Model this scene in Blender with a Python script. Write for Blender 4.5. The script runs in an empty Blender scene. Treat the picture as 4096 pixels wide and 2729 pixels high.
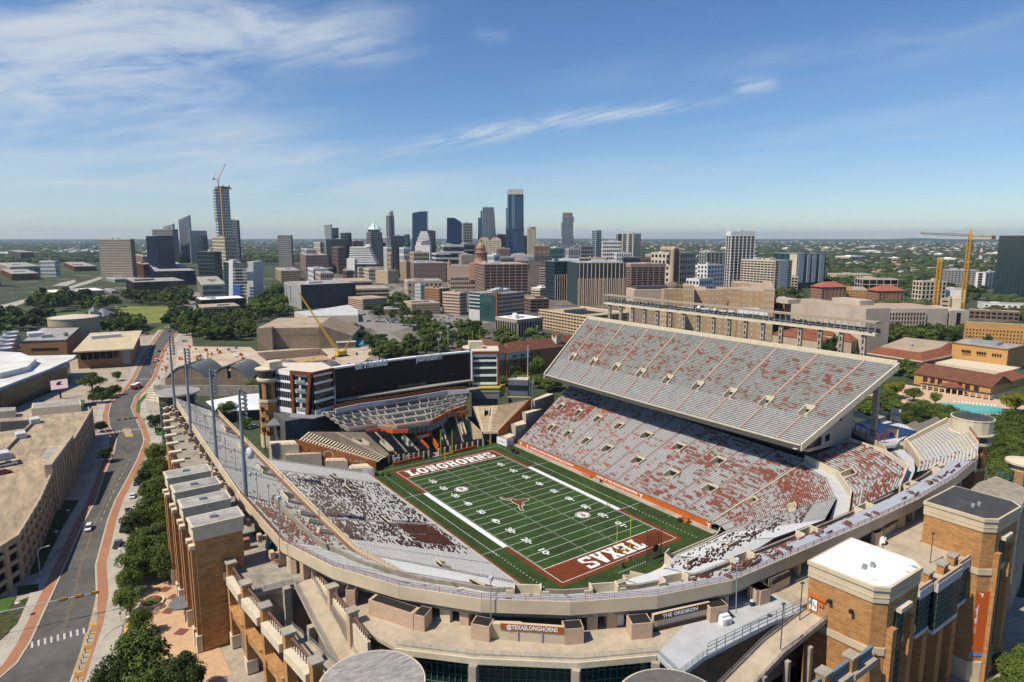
import bpy,math,random
from mathutils import Vector,Matrix as MX,noise
random.seed(7)
R_=math.radians
SC=bpy.context.scene
COL=SC.collection
#  camera
CM=Vector((-137.15,-188.74,98.36));YAW,PIT,FPX=.61686,.15794,2603.2
FW=Vector((math.sin(YAW)*math.cos(PIT),math.cos(YAW)*math.cos(PIT),-math.sin(PIT)))
RT=Vector((math.cos(YAW),-math.sin(YAW),0));UP=RT.cross(FW)
cd=bpy.data.cameras.new('camera');cam=bpy.data.objects.new('camera',cd);COL.objects.link(cam)
cam.matrix_world=MX.Translation(CM)@MX((RT,UP,-FW)).transposed().to_4x4()
cd.sensor_width=36;cd.lens=FPX/4096*36;cd.clip_start=1;cd.clip_end=60000
SC.camera=cam
#  sun, sky, exposure
SUND=Vector((-.72,.07,1)).normalized()
sl=bpy.data.lights.new('sun','SUN');so=bpy.data.objects.new('sun',sl);COL.objects.link(so)
so.rotation_euler=SUND.to_track_quat('Z','Y').to_euler()
sl.energy=5.;sl.angle=R_(.53);sl.color=(1,.90,.75)
SC.view_settings.view_transform='Standard';SC.view_settings.look='None'
SC.view_settings.exposure=0.17;SC.view_settings.gamma=1
SC.cycles.max_bounces=4;SC.cycles.diffuse_bounces=2;SC.cycles.glossy_bounces=2;SC.cycles.transmission_bounces=2
SC.cycles.volume_bounces=0;SC.cycles.transparent_max_bounces=4;SC.cycles.use_adaptive_sampling=True
SC.cycles.adaptive_threshold=.02
W=bpy.data.worlds.new('World');SC.world=W;W.use_nodes=True
nt=W.node_tree;N=nt.nodes;L=nt.links;N.clear()
def nd(t,**k):
 n=N.new(t)
 for a,b in k.items():setattr(n,a,b)
 return n
def mth(op,a,b=None,c=None,clamp=False):
 n=nd('ShaderNodeMath',operation=op);n.use_clamp=clamp
 for i,v in enumerate((a,b,c)):
  if v is None:continue
  if isinstance(v,(int,float)):n.inputs[i].default_value=v
  else:L.new(v,n.inputs[i])
 return n.outputs[0]
def ray(u,v):return FW+RT*((u-2048)/FPX)-UP*((v-1364.5)/FPX)
def azel(u,v):
 d=ray(u,v).normalized();return math.atan2(d.x,d.y)-YAW,math.asin(d.z)
sky=nd('ShaderNodeTexSky',sky_type='NISHITA');sky.sun_disc=False
sky.sun_elevation=R_(54);sky.sun_rotation=math.atan2(SUND.x,SUND.y)
sky.altitude=100;sky.air_density=1.;sky.dust_density=.15;sky.ozone_density=2.5
tc=nd('ShaderNodeTexCoord');sp=nd('ShaderNodeSeparateXYZ');L.new(tc.outputs['Generated'],sp.inputs[0])
az=mth('SUBTRACT',mth('ARCTAN2',sp.outputs[0],sp.outputs[1]),YAW);el=mth('ARCSINE',sp.outputs[2])
def streak_noise(rot,sx,sy,scale,det=6,rough=.6,dist=.6,lo=.45,hi=.75):
 cb=nd('ShaderNodeCombineXYZ');L.new(az,cb.inputs[0]);L.new(el,cb.inputs[1])
 mp=nd('ShaderNodeMapping');mp.vector_type='POINT';L.new(cb.outputs[0],mp.inputs[0])
 mp.inputs['Rotation'].default_value=(0,0,rot)
 m2=nd('ShaderNodeMapping');L.new(mp.outputs[0],m2.inputs[0]);m2.inputs['Scale'].default_value=(sx,sy,1)
 nz=nd('ShaderNodeTexNoise');L.new(m2.outputs[0],nz.inputs['Vector'])
 nz.inputs['Scale'].default_value=scale;nz.inputs['Detail'].default_value=det
 nz.inputs['Roughness'].default_value=rough;nz.inputs['Distortion'].default_value=dist
 mr=nd('ShaderNodeMapRange');mr.interpolation_type='SMOOTHSTEP';L.new(nz.outputs[0],mr.inputs[0])
 mr.inputs[1].default_value=lo;mr.inputs[2].default_value=hi
 return mr.outputs[0]
n_big=streak_noise(-.15,1.6,6,3.2,9,.62,.5,.36,.72)
n_fin=streak_noise(-.22,3,22,3.,9,.65,.4,.35,.75)
n_soft=streak_noise(-.1,1,9,2.4,7,.55,.8,.3,.8)
ST=[((-600,50),(1560,70),105,1.,n_big),((-600,150),(900,110),130,1.,n_big),((-500,420),(1060,330),150,.95,n_big),((-500,330),(800,230),110,.8,n_fin),((500,60),(1600,190),75,.75,n_fin),((1000,150),(1620,120),60,.4,n_soft),((-500,690),(1300,560),130,.75,n_soft),((300,660),(1300,600),55,.7,n_fin),((-400,800),(1700,730),90,.6,n_soft),((600,510),(1250,560),40,.4,n_fin),((1250,640),(2150,500),30,.65,n_fin),((1750,560),(2560,430),28,1.1,n_fin),((2100,490),(2880,402),18,.9,n_fin),((2940,345),(3110,325),24,1.1,n_fin),((1880,120),(2040,150),24,.35,n_fin),((900,770),(3300,630),50,.65,n_soft),((2300,330),(4500,20),60,.32,n_soft),((3000,560),(4600,380),80,.32,n_soft),((2400,660),(4600,540),90,.32,n_soft)]
tot=None
for(a,b,w,k,nz)in ST:
 A=Vector(azel(*a));B=Vector(azel(*b));d=B-A;ln=d.length;d/=ln
 dx=mth('SUBTRACT',az,(A.x+B.x)/2);dy=mth('SUBTRACT',el,(A.y+B.y)/2)
 s=mth('ADD',mth('MULTIPLY',dx,d.x),mth('MULTIPLY',dy,d.y))
 t=mth('SUBTRACT',mth('MULTIPLY',dy,d.x),mth('MULTIPLY',dx,d.y))
 es=mth('POWER',mth('DIVIDE',mth('ABSOLUTE',s),ln*.5),4.);et=mth('POWER',mth('DIVIDE',mth('ABSOLUTE',t),w/FPX*1.1),2.)
 m=mth('EXPONENT',mth('MULTIPLY',mth('ADD',es,et),-1.))
 m=mth('MULTIPLY',mth('MULTIPLY',m,nz),k)
 tot=m if tot is None else mth('SUBTRACT',mth('ADD',tot,m),mth('MULTIPLY',tot,m))
mx=nd('ShaderNodeMix',data_type='RGBA');L.new(mth('MULTIPLY',tot,.85,clamp=True),mx.inputs['Factor'])
hsv=nd('ShaderNodeHueSaturation');hsv.inputs['Saturation'].default_value=1.1;hsv.inputs['Value'].default_value=1.06
tint=nd('ShaderNodeMix',data_type='RGBA',blend_type='MULTIPLY');tint.inputs['Factor'].default_value=1;tint.inputs['B'].default_value=(.88,.97,1.12,1);L.new(sky.outputs[0],tint.inputs['A']);L.new(tint.outputs['Result'],hsv.inputs['Color'])
L.new(hsv.outputs[0],mx.inputs['A']);mx.inputs['B'].default_value=(6.6,7.2,7.8,1)
bg=nd('ShaderNodeBackground');L.new(mx.outputs['Result'],bg.inputs[0]);bg.inputs[1].default_value=.088
wo=nd('ShaderNodeOutputWorld');L.new(bg.outputs[0],wo.inputs[0])
#  pixel of the photograph -> point at a known height
def P(u,v,z):
 d=ray(u,v);t=(z-CM.z)/d.z;return CM+d*t
def PY(u,v,y):
 d=ray(u,v);return CM+d*((y-CM.y)/d.y)
def PX(u,v,x):
 d=ray(u,v);return CM+d*((x-CM.x)/d.x)
def PD(u,v,D):return CM+ray(u,v)*D
ZR={'R1':(0,800,2.24),'R2':(600,650,2.24),'R3':(1200,700,2.6129),'R4':(1750,700,2.6129),'R5':(2300,800,3.1357),'R6':(2900,850,3.1367),'R7':(3400,850,2.6135),'a':(1400,1700,1.5693),'b':(0,1300,2.24),'c':(0,2000,2.151),'d':(900,1300,1.8108),'e':(2000,1200,1.4713),'f':(900,2000,2.14),'g':(2000,2000,2.14),'h':(3000,1900,1.8914),'i':(3300,1350,2.412),'j':(3300,1500,2.613),'k':(800,2100,2.4929),'l':(600,1500,2.24),'m':(1100,1600,3.1357),'n':(1550,1650,3.9233),'o':(1000,1380,3.92),'p':(1850,1300,3.136),'q':(3000,1500,1.7917),'s':(0,0,1)}
def uv(r,x,y):
 ox,oy,s=ZR[r];return ox+x/s,oy+y/s
def Z(r,x,y,z):return P(*uv(r,x,y),z)
#  materials
MATS={}
def mat(name,col,rough=.8,var=.12,scale=.3,metal=0,spec=.3,bump=0,col2=None,thr=(.4,.65),scale2=None,island=0,stretch=None):
 if name in MATS:return MATS[name]
 m=bpy.data.materials.new(name);m.use_nodes=True;t=m.node_tree;b=t.nodes['Principled BSDF']
 b.inputs['Roughness'].default_value=rough;b.inputs['Metallic'].default_value=metal;b.inputs['Specular IOR Level'].default_value=spec
 g=t.nodes.new('ShaderNodeNewGeometry');src=g.outputs['Position']
 if stretch:
  mp=t.nodes.new('ShaderNodeMapping');mp.inputs['Scale'].default_value=stretch;t.links.new(src,mp.inputs[0]);src=mp.outputs[0]
 def nz(s,det=5):
  n=t.nodes.new('ShaderNodeTexNoise');n.inputs['Scale'].default_value=s;n.inputs['Detail'].default_value=det
  n.inputs['Roughness'].default_value=.65;t.links.new(src,n.inputs['Vector']);return n.outputs[0]
 base=t.nodes.new('ShaderNodeRGB');base.outputs[0].default_value=(*col,1);out=base.outputs[0]
 if col2:
  r=t.nodes.new('ShaderNodeMapRange');t.links.new(nz(scale2 or scale*.3),r.inputs[0])
  r.inputs[1].default_value,r.inputs[2].default_value=thr
  x=t.nodes.new('ShaderNodeMix');x.data_type='RGBA';t.links.new(r.outputs[0],x.inputs['Factor'])
  t.links.new(out,x.inputs['A']);x.inputs['B'].default_value=(*col2,1);out=x.outputs['Result']
 n1=nz(scale)
 r=t.nodes.new('ShaderNodeMapRange');t.links.new(n1,r.inputs[0]);r.inputs[1].default_value=.25;r.inputs[2].default_value=.75
 r.inputs[3].default_value=1-var*1.4;r.inputs[4].default_value=1+var;f=r.outputs[0]
 if island:
  q=t.nodes.new('ShaderNodeMath');q.operation='MULTIPLY_ADD';t.links.new(g.outputs['Random Per Island'],q.inputs[0])
  q.inputs[1].default_value=island*2;q.inputs[2].default_value=1-island
  q2=t.nodes.new('ShaderNodeMath');q2.operation='MULTIPLY';t.links.new(f,q2.inputs[0]);t.links.new(q.outputs[0],q2.inputs[1]);f=q2.outputs[0]
 hs=t.nodes.new('ShaderNodeHueSaturation');t.links.new(out,hs.inputs['Color']);t.links.new(f,hs.inputs['Value'])
 t.links.new(hs.outputs[0],b.inputs['Base Color'])
 if bump:
  bp=t.nodes.new('ShaderNodeBump');bp.inputs['Strength'].default_value=bump;bp.inputs['Distance'].default_value=.1
  t.links.new(nz(scale*6,3),bp.inputs['Height']);t.links.new(bp.outputs[0],b.inputs['Normal'])
 MATS[name]=m;return m
def glass(name,col,rough=.12,spec=.9,wob=.02):
 """reflective curtain-wall glass with slightly uneven panes"""
 if name in MATS:return MATS[name]
 m=mat(name,col,rough,.25,.12,0,spec)
 t=m.node_tree;b=t.nodes['Principled BSDF']
 bp=t.nodes.new('ShaderNodeBump');bp.inputs['Strength'].default_value=.25;bp.inputs['Distance'].default_value=wob*8
 n=t.nodes.new('ShaderNodeTexNoise');n.inputs['Scale'].default_value=.18
 g=t.nodes.new('ShaderNodeNewGeometry');t.links.new(g.outputs['Position'],n.inputs['Vector'])
 t.links.new(n.outputs[0],bp.inputs['Height']);t.links.new(bp.outputs[0],b.inputs['Normal']);return m
CONC=mat('concrete',(.40,.35,.28),.9,.2,.25,col2=(.27,.24,.20),scale2=.12)
CONCD=mat('worn concrete',(.30,.27,.22),.9,.25,.5,col2=(.16,.15,.13),scale2=.15,thr=(.52,.75))
CREAM=mat('cream panel',(.58,.48,.33),.8,.06,.2,col2=(.48,.39,.27),scale2=.08)
CW=mat('cream concrete',(.60,.52,.38),.85,.12,.6)
BK=mat('tan brick',(.47,.25,.095),.9,.3,2.4,col2=(.33,.16,.06),scale2=.5,stretch=(1,1,2.6))
BKD=mat('brown brick',(.30,.155,.08),.9,.2,1.5)
PK=mat('pink block',(.50,.35,.24),.9,.14,1.2)
ORG=mat('burnt orange',(.50,.105,.012),.6,.08,.3)
RED=mat('rust red paint',(.30,.07,.035),.6,.15,2)
BENCH=mat('aluminium bench',(.56,.57,.57),.55,.16,.9,spec=.4)
BENCHG=mat('weathered bench',(.40,.41,.38),.6,.2,.9,spec=.4)
TREAD=mat('stand concrete',(.27,.26,.24),.9,.25,.5,col2=(.2,.19,.17),scale2=.15)
TDT=mat('tan stand concrete',(.62,.52,.38),.9,.12,.5)
DARK=mat('dark interior',(.018,.018,.018),.9,.1,1)
DG=mat('dark grey metal',(.06,.065,.07),.6,.15,1)
STL=mat('galvanised steel',(.32,.35,.37),.5,.15,1,.3)
TEAL=mat('teal railing',(.10,.20,.19),.6,.15,1)
WH=mat('white paint',(.78,.78,.76),.6,.05,.5)
WHITER=mat('white roof',(.80,.79,.76),.7,.08,.2,col2=(.6,.56,.48),scale2=.35,thr=(.6,.8))
YEL=mat('yellow paint',(.70,.42,.03),.6,.1,1)
LG=mat('pale grey panel',(.50,.51,.52),.7,.08,.3)
MGREY=mat('mid grey panel',(.22,.22,.23),.7,.1,.3)
RFG=mat('grey roof membrane',(.36,.34,.31),.9,.2,.3,col2=(.20,.19,.18),scale2=.12,thr=(.45,.7))
ROOFD=mat('black roof membrane',(.055,.055,.055),.8,.2,.4,col2=(.13,.11,.09),scale2=.3,thr=(.55,.75))
ROOFT=mat('gravel roof',(.42,.33,.23),.9,.15,.4,col2=(.32,.25,.18),scale2=.08)
TILE=mat('terracotta tile',(.26,.085,.04),.85,.3,1.6,col2=(.17,.06,.03),scale2=.25)
TILEB=mat('brown tile',(.17,.07,.035),.85,.3,1.6,col2=(.12,.05,.03),scale2=.25)
GL_D=glass('dark glass',(.012,.016,.02));GL_T=glass('teal glass',(.02,.06,.065));GL_B=glass('blue glass',(.03,.07,.12))
GL_N=glass('navy glass',(.008,.016,.04));GL_P=glass('pale blue glass',(.10,.17,.22));GL_G=glass('green glass',(.015,.035,.03))
#  mesh builder
class MB:
 def __init__(s):s.v=[];s.f=[];s.m=[]
 def face(s,pts,mi=0):
  n=len(s.v);s.v+=[tuple(p)for p in pts];s.f.append(tuple(range(n,n+len(pts))));s.m.append(mi)
 def box(s,x0,y0,z0,x1,y1,z1,mi=0,M=None):
  c=[(x0,y0,z0),(x1,y0,z0),(x1,y1,z0),(x0,y1,z0),(x0,y0,z1),(x1,y0,z1),(x1,y1,z1),(x0,y1,z1)]
  if M is not None:c=[tuple(M@Vector(p))for p in c]
  n=len(s.v);s.v+=c
  for f in((0,3,2,1),(4,5,6,7),(0,1,5,4),(1,2,6,5),(2,3,7,6),(3,0,4,7)):s.f.append(tuple(n+i for i in f));s.m.append(mi)
  return s
 def cx_(s,c,sx,sy,sz,rot=0,mi=0):
  return s.box(-sx/2,-sy/2,0,sx/2,sy/2,sz,mi,MX.Translation(Vector(c))@MX.Rotation(rot,4,'Z'))
 def pz(s,poly,z0,z1,mi=0,top=None,mtop=None):
  poly=[Vector((p[0],p[1],0))for p in poly]
  a=sum(poly[i].x*poly[(i+1)%len(poly)].y-poly[(i+1)%len(poly)].x*poly[i].y for i in range(len(poly)))
  if a<0:poly.reverse()
  n=len(s.v);k=len(poly);zt=(lambda p:z1)if top is None else top
  s.v+=[(p.x,p.y,z0)for p in poly]+[(p.x,p.y,zt(p))for p in poly]
  for i in range(k):
   j=(i+1)%k;s.f.append((n+i,n+j,n+k+j,n+k+i));s.m.append(mi)
  s.f.append(tuple(range(n+k,n+2*k)));s.m.append(mi if mtop is None else mtop)
  s.f.append(tuple(range(n+k-1,n-1,-1)));s.m.append(mi);return s
 def bar(s,a,b,r,r2=None,n=4,mi=0):
  a=Vector(a);b=Vector(b);d=(b-a);
  if d.length<1e-6:return s
  d.normalize();u=d.orthogonal().normalized()if abs(d.z)>.99 else d.cross(Vector((0,0,1))).normalized();w=d.cross(u)
  r2=r if r2 is None else r2;k=len(s.v)
  for p,q in((a,r),(b,r2)):
   for i in range(n):
    t=2*math.pi*(i+.5)/n;s.v.append(tuple(p+(u*math.cos(t)+w*math.sin(t))*q))
  for i in range(n):
   j=(i+1)%n;s.f.append((k+i,k+j,k+n+j,k+n+i));s.m.append(mi)
  s.f.append(tuple(range(k+n-1,k-1,-1)));s.m.append(mi);s.f.append(tuple(range(k+n,k+2*n)));s.m.append(mi);return s
 def lt(s,prof,cx=0,cy=0,n=24,mi=0,sx=1,sy=1,a0=0):
  k=len(s.v)
  for r,z in prof:
   for i in range(n):
    t=a0+2*math.pi*i/n;s.v.append((cx+r*sx*math.cos(t),cy+r*sy*math.sin(t),z))
  for q in range(len(prof)-1):
   for i in range(n):
    j=(i+1)%n;s.f.append((k+q*n+i,k+q*n+j,k+(q+1)*n+j,k+(q+1)*n+i));s.m.append(mi)
  s.f.append(tuple(k+(len(prof)-1)*n+i for i in range(n)));s.m.append(mi)
  s.f.append(tuple(k+i for i in range(n-1,-1,-1)));s.m.append(mi);return s
 def slab(s,a,b,c,d,th,mi=0):
  """thick sheet: top corners a b c d, thickness th downwards"""
  a,b,c,d=map(Vector,(a,b,c,d));o=Vector((0,0,-th));A,B,Cc,D=a+o,b+o,c+o,d+o
  for f in((a,b,c,d),(D,Cc,B,A),(a,A,B,b),(b,B,Cc,c),(c,Cc,D,d),(d,D,A,a)):s.face(f,mi)
  return s
 def bd(s,name,mats,parent=None,smooth=False,loc=None):
  me=bpy.data.meshes.new(name);me.from_pydata(s.v,[],s.f)
  if not isinstance(mats,(list,tuple)):mats=[mats]
  for m in mats:me.materials.append(m)
  me.polygons.foreach_set('material_index',s.m)
  if smooth:me.polygons.foreach_set('use_smooth',[True]*len(s.f))
  me.update();o=bpy.data.objects.new(name,me);COL.objects.link(o)
  if parent:o.parent=parent;o.matrix_parent_inverse=parent.matrix_basis.inverted()
  if loc is not None:o.location=loc
  return o
def tg(name,label,cat,loc=(0,0,0),group=None,rot=0):
 o=bpy.data.objects.new(name,None);COL.objects.link(o);o.location=loc;o.rotation_euler=(0,0,rot)
 o.empty_display_size=.1;o['label']=label;o['category']=cat
 if group:o['group']=group
 return o
def tag(o,label=None,cat=None,group=None,kind=None):
 if label:o['label']=label
 if cat:o['category']=cat
 if group:o['group']=group
 if kind:o['kind']=kind
 return o
def struct(name,mb,m):
 o=mb.bd(name,m);o['kind']='structure';return o
def sub(o,parent,kind=None):
 if kind:o['kind']=kind
 return o
def cp(o,parent=None):
 c=o.copy();COL.objects.link(c);mi=o.matrix_parent_inverse.copy()
 if parent is not None:c.parent=parent
 c.matrix_parent_inverse=mi;return c
def dup(root,loc,rot=0,label=None,group=None,scale=1,swap=None):
 """a copy of a thing with copies of its parts and sub-parts"""
 r=root.copy();COL.objects.link(r);r.location=loc;r.rotation_euler=(0,0,rot);r.scale=(scale,)*3 if isinstance(scale,(int,float))else scale
 if label:r['label']=label
 if group:r['group']=group
 for ch in list(root.children):
  c=cp(ch,r)
  if swap and ch.name.split('.')[0]in swap:c.data=swap[ch.name.split('.')[0]]
  for g in ch.children:cp(g,c)
 return r
def text(s,size,m,parent,o,xd,yd,name='lettering',off=.02,ext=.02,wid=None,align='CENTER'):
 """flat lettering: o centre point, xd reading direction, yd up direction"""
 c=bpy.data.curves.new(name,'FONT');c.body=s;c.size=size;c.align_x=align;c.align_y='CENTER';c.offset=off*size;c.extrude=ext
 c.resolution_u=2
 t=bpy.data.objects.new(name,c);COL.objects.link(t);bpy.context.view_layer.update()
 me=bpy.data.meshes.new_from_object(t.evaluated_get(bpy.context.evaluated_depsgraph_get()))
 bpy.data.objects.remove(t)
 xd=Vector(xd).normalized();yd=Vector(yd).normalized();zd=xd.cross(yd).normalized();yd=zd.cross(xd)
 sx=1
 if wid:
  xs=[v.co.x for v in me.vertices];sx=wid/(max(xs)-min(xs))
 M=MX.Translation(Vector(o))@MX((xd,yd,zd)).transposed().to_4x4()@MX.Diagonal((sx,1,1,1))
 me.transform(M);me.materials.clear();me.materials.append(m)
 ob=bpy.data.objects.new(name,me);COL.objects.link(ob)
 if parent:ob.parent=parent;ob.matrix_parent_inverse=parent.matrix_basis.inverted()
 return ob
def lerp(a,b,t):return a+(b-a)*t
def V(*a):return Vector(a)
GZ=-.3
#  ground and field
NZ=-14
def sst(a,b,x):t=min(1,max(0,(x-a)/(b-a)));return t*t*(3-2*t)
def gh(x,y):return GZ+(NZ-GZ)*sst(-75,-45,x)*(1-sst(-150,-104,y)if x>112 else 1-sst(-112,-104,y))*(1-sst(420,560,x))*sst(-640,-560,y)
g=MB();XS=[-30000,-700]+list(range(-120,640,8))+[40000];YS=[-3000,-648]+list(range(-240,40,8))+[45000]
for x in XS:
 for y in YS:g.v.append((x,y,gh(x,y)))
ny=len(YS)
for i in range(len(XS)-1):
 for j in range(ny-1):g.f.append((i*ny+j,(i+1)*ny+j,(i+1)*ny+j+1,i*ny+j+1));g.m.append(0)
GROUND=mat('ground',(.048,.062,.026),.95,.3,.02,col2=(.20,.165,.11),scale2=.012,thr=(.56,.64))
struct('ground',g,GROUND)
PAVE=mat('pale paving',(.40,.34,.26),.9,.18,.5,col2=(.30,.25,.19),scale2=.1)
ASPH=mat('asphalt',(.085,.082,.075),.9,.18,.4,col2=(.12,.115,.105),scale2=.08)
FWd=24.384;FL=45.72;EZ=9.144
TURF=mat('turf',(.033,.052,.020),.95,.22,.35,spec=.05,col2=(.042,.078,.02),scale2=.05)
TURF2=mat('turf light band',(.034,.063,.020),.95,.22,.35,spec=.05,col2=(.040,.082,.022),scale2=.06)
EZB=mat('burnt orange turf',(.15,.042,.018),.95,.2,.5,spec=.05)
LINE=mat('field white',(.66,.68,.66),.9,.1,1,spec=.05)
fd=tg('football_field','green artificial turf football field with brown end zones and white yard lines','football field',(0,0,0))
m=MB()
tp=[(-36.5,62),(-36.5,-58),(-32,-64.5),(-10,-64.5),(-8.5,-65.5),(5.5,-65.5),(8,-62.5),(33,-62.5),(39.5,-60),(39.5,66),(33,66),(0,61.5),(-31,62.5)]
m.pz(tp,-.6,0);m.bd('turf',TURF,fd)
m=MB()
for i in range(0,20,2):m.box(-FWd,-FL+i*4.572,0,FWd,-FL+(i+1)*4.572,.008)
m.bd('turf_band',TURF2,fd)
m=MB();bw=1.83
for s in(-1,1):m.box(-FWd-bw,min(s*FL,s*(FL+EZ+bw)),0,FWd+bw,max(s*FL,s*(FL+EZ+bw)),.012)
for sx in(-1,1):
 for sy in(-1,1):m.box(min(sx*FWd,sx*(FWd+bw)),min(sy*27.43,sy*FL),0,max(sx*FWd,sx*(FWd+bw)),max(sy*27.43,sy*FL),.012)
m.bd('end_zone_turf',EZB,fd)
m=MB();z=.02
for sx in(-1,1):m.box(min(sx*FWd,sx*(FWd+bw)),-27.43,0,max(sx*FWd,sx*(FWd+bw)),27.43,z)
m.bd('team_area_border',LINE,fd)
m=MB();w=.07
for i in range(21):y=-FL+i*4.572;ww=.14 if i in(0,20)else w;m.box(-FWd,y-ww,0,FWd,y+ww,z)
for s in(-1,1):
 m.box(-FWd,s*(FL+EZ)-.1,0,FWd,s*(FL+EZ)+.1,z)
 m.box(s*FWd-.1,-FL-EZ,0,s*FWd+.1,-FL-.2,z);m.box(s*FWd-.1,FL+.2,0,s*FWd+.1,FL+EZ,z)
 m.box(s*FWd-.08,-FL,.02,s*FWd+.08,FL,z+.006)
 m.box(s*30.5-.06,-31,0,s*30.5+.06,31,z)
 for e in(-1,1):m.box(min(s*26.3,s*36),e*27.43-.07,0,max(s*26.3,s*36),e*27.43+.07,z)
m.bd('line_marking',LINE,fd)
m=MB()
for i in range(1,100):
 if i%5==0:continue
 y=-FL+i*.9144
 for x in(-FWd+.5,-6.1,6.1-.0,FWd-.5):m.box(x-.33,y-.055,0,x+.33,y+.055,z)
m.bd('hash_mark',LINE,fd)
m=MB()
for i in range(62):
 t=i/61
 for sx in(-1,1):
  for sy in(-1,1):
   if i<20:m.box(sx*30.3-.1,sy*(28+i*1.6)-.25,0,sx*30.3+.1,sy*(28+i*1.6)+.25,z)
 m.box(-30+i-.25,59.2,0,-30+i+.25,59.4,z)
 if i in range(23,38):m.box(-30+i-.25,-60.4,0,-30+i+.25,-60.2,z)
m.bd('restraining_line',LINE,fd)
for s in(-1,1):
 for k in range(1,10):
  n=(10,20,30,40,50,40,30,20,10)[k-1];y=FL-k*9.144
  text(str(n),3.3,LINE,fd,(s*17.1,y,z),(0,s*1,0)if s>0 else(0,-1,0),(-1 if s>0 else 1,0,0),'yard_number',.025,.006,3.6)
  if n!=50:
   m=MB();d=1 if k<5 else-1;m.face([(s*17.1-.5,y+d*2.2,z+.01),(s*17.1+.5,y+d*2.2,z+.01),(s*17.1,y+d*3.1,z+.01)]);m.face([(s*17.1+.5,y+d*2.2,z),(s*17.1-.5,y+d*2.2,z),(s*17.1,y+d*3.1,z)])
   m.bd('yard_arrow',LINE,fd)
def R4(a,b,c,d):return[(a,b),(c,b),(c,d),(a,d)]
GL={'L':[R4(.9,1.5,2.9,6.8),R4(0,6.8,3.9,8),R4(0,0,6,1.5),R4(4.4,1.5,6,3.2)],'O':[R4(0,2,2,6),R4(4,2,6,6),[(0,6),(2,6),(2.3,6.5),(2.3,8),(1.6,8)],[(6,6),(4.4,8),(3.7,8),(3.7,6.5),(4,6)],R4(2.3,6.5,3.7,8),R4(2.3,0,3.7,1.5),[(0,2),(1.6,0),(2.3,0),(2.3,1.5),(2,2)],[(6,2),(4,2),(3.7,1.5),(3.7,0),(4.4,0)]],'N':[R4(.6,1.3,2,6.7),R4(0,0,2.7,1.3),[(0,6.7),(2.9,6.7),(2,8),(0,8)],[(2,8),(2,5.2),(4.4,0),(5.4,0),(5.4,1.8)],R4(4.2,2.9,5.6,6.7),R4(3.5,6.7,6,8)],'G':[R4(0,2,2,6),[(0,6),(2,6),(2.3,6.5),(2.3,8),(1.6,8)],R4(2.3,6.5,3.7,8),[(6,6.8),(5,8),(3.7,8),(3.7,6.5)],R4(4.6,5.2,6,6.8),R4(2.3,0,3.7,1.5),[(0,2),(1.6,0),(2.3,0),(2.3,1.5),(2,2)],[(6,2),(4,2),(3.7,1.5),(3.7,0),(4.4,0)],R4(4,2,6,4.2),R4(3,3,4,4.2)],'H':[R4(.5,1.2,2.2,6.8),R4(0,0,2.8,1.2),R4(0,6.8,2.8,8),R4(3.8,1.2,5.5,6.8),R4(3.2,0,6,1.2),R4(3.2,6.8,6,8),R4(2.2,3.3,3.8,4.7)],'R':[R4(.6,1.2,2.3,6.7),R4(0,0,2.9,1.2),R4(0,6.7,4.4,8),[(4.4,8),(5.7,6.8),(4,6.7)],R4(4,4.9,5.7,6.8),[(2.3,3.3),(4.6,3.3),(5.7,4.9),(2.3,4.9)],[(3,3.3),(4.5,0),(6,0),(6,1.2),(5.5,1.2),(4.7,3.3)]],'S':[R4(.8,6.6,5.2,8),[(0,7.2),(.8,8),(.8,6.6),(1.8,6.2),(1.8,5),(0,5)],R4(5.2,5.6,6,8),R4(4.4,5.6,5.2,6.6),[(0,5),(1.8,5),(6,3.2),(6,2),(4.2,2),(4.2,3),(.8,4.3)],R4(.8,0,5.2,1.4),[(5.2,0),(6,.9),(6,2),(4.2,2),(4.2,1.4)],R4(0,0,.8,2.4),R4(.8,1.4,1.6,2.4)],'T':[R4(2.1,1.2,3.9,6.6),R4(1.3,0,4.7,1.2),R4(0,6.6,6,8),R4(0,5,1.2,6.6),R4(4.8,5,6,6.6)],'E':[R4(.7,1.3,2.4,6.7),R4(0,0,6,1.3),R4(0,6.7,6,8),R4(4.7,5.4,6,6.7),R4(4.7,1.3,6,2.7),R4(2.4,3.4,4.3,4.7)],'X':[[(.4,7),(2.4,7),(5.8,1),(3.8,1)],[(.4,1),(2.4,1),(5.8,7),(3.8,7)],R4(0,0,2.8,1),R4(3.4,0,6.2,1),R4(0,7,2.8,8),R4(3.4,7,6.2,8)],'A':[[(.6,1.1),(2.2,1.1),(3.6,6.4),(3.4,8),(2,8)],[(5.6,1.1),(4,1.1),(2.9,5.6),(3.4,8),(4.2,8)],R4(0,0,2.6,1.1),R4(3.5,0,6.2,1.1),R4(2,2.6,4.4,3.7)]}
def block(word,x0,x1,y0,y1,flip,name='letter'):
 k=len(word);cw=(x1-x0)/(k-.1);lw=cw*.9
 for i,c in enumerate(word):
  m=MB()
  for j,pg in enumerate(GL[c]):
   zz=.026+.005*j
   pts=[]
   for(a,b)in pg:
    x=x0+i*cw+a/6.2*lw;y=y0+b/8*(y1-y0)
    if flip:x=x0+x1-x;y=y0+y1-y
    pts.append((x,y))
   m.pz(pts,.0,zz)
  m.bd(name,LINE,fd)
block('LONGHORNS',-21.5,21.7,FL+1.3,FL+EZ-1.2,False)
block('TEXAS',-12.5,12.5,-FL-EZ+1.2,-FL-1.3,True)
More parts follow.
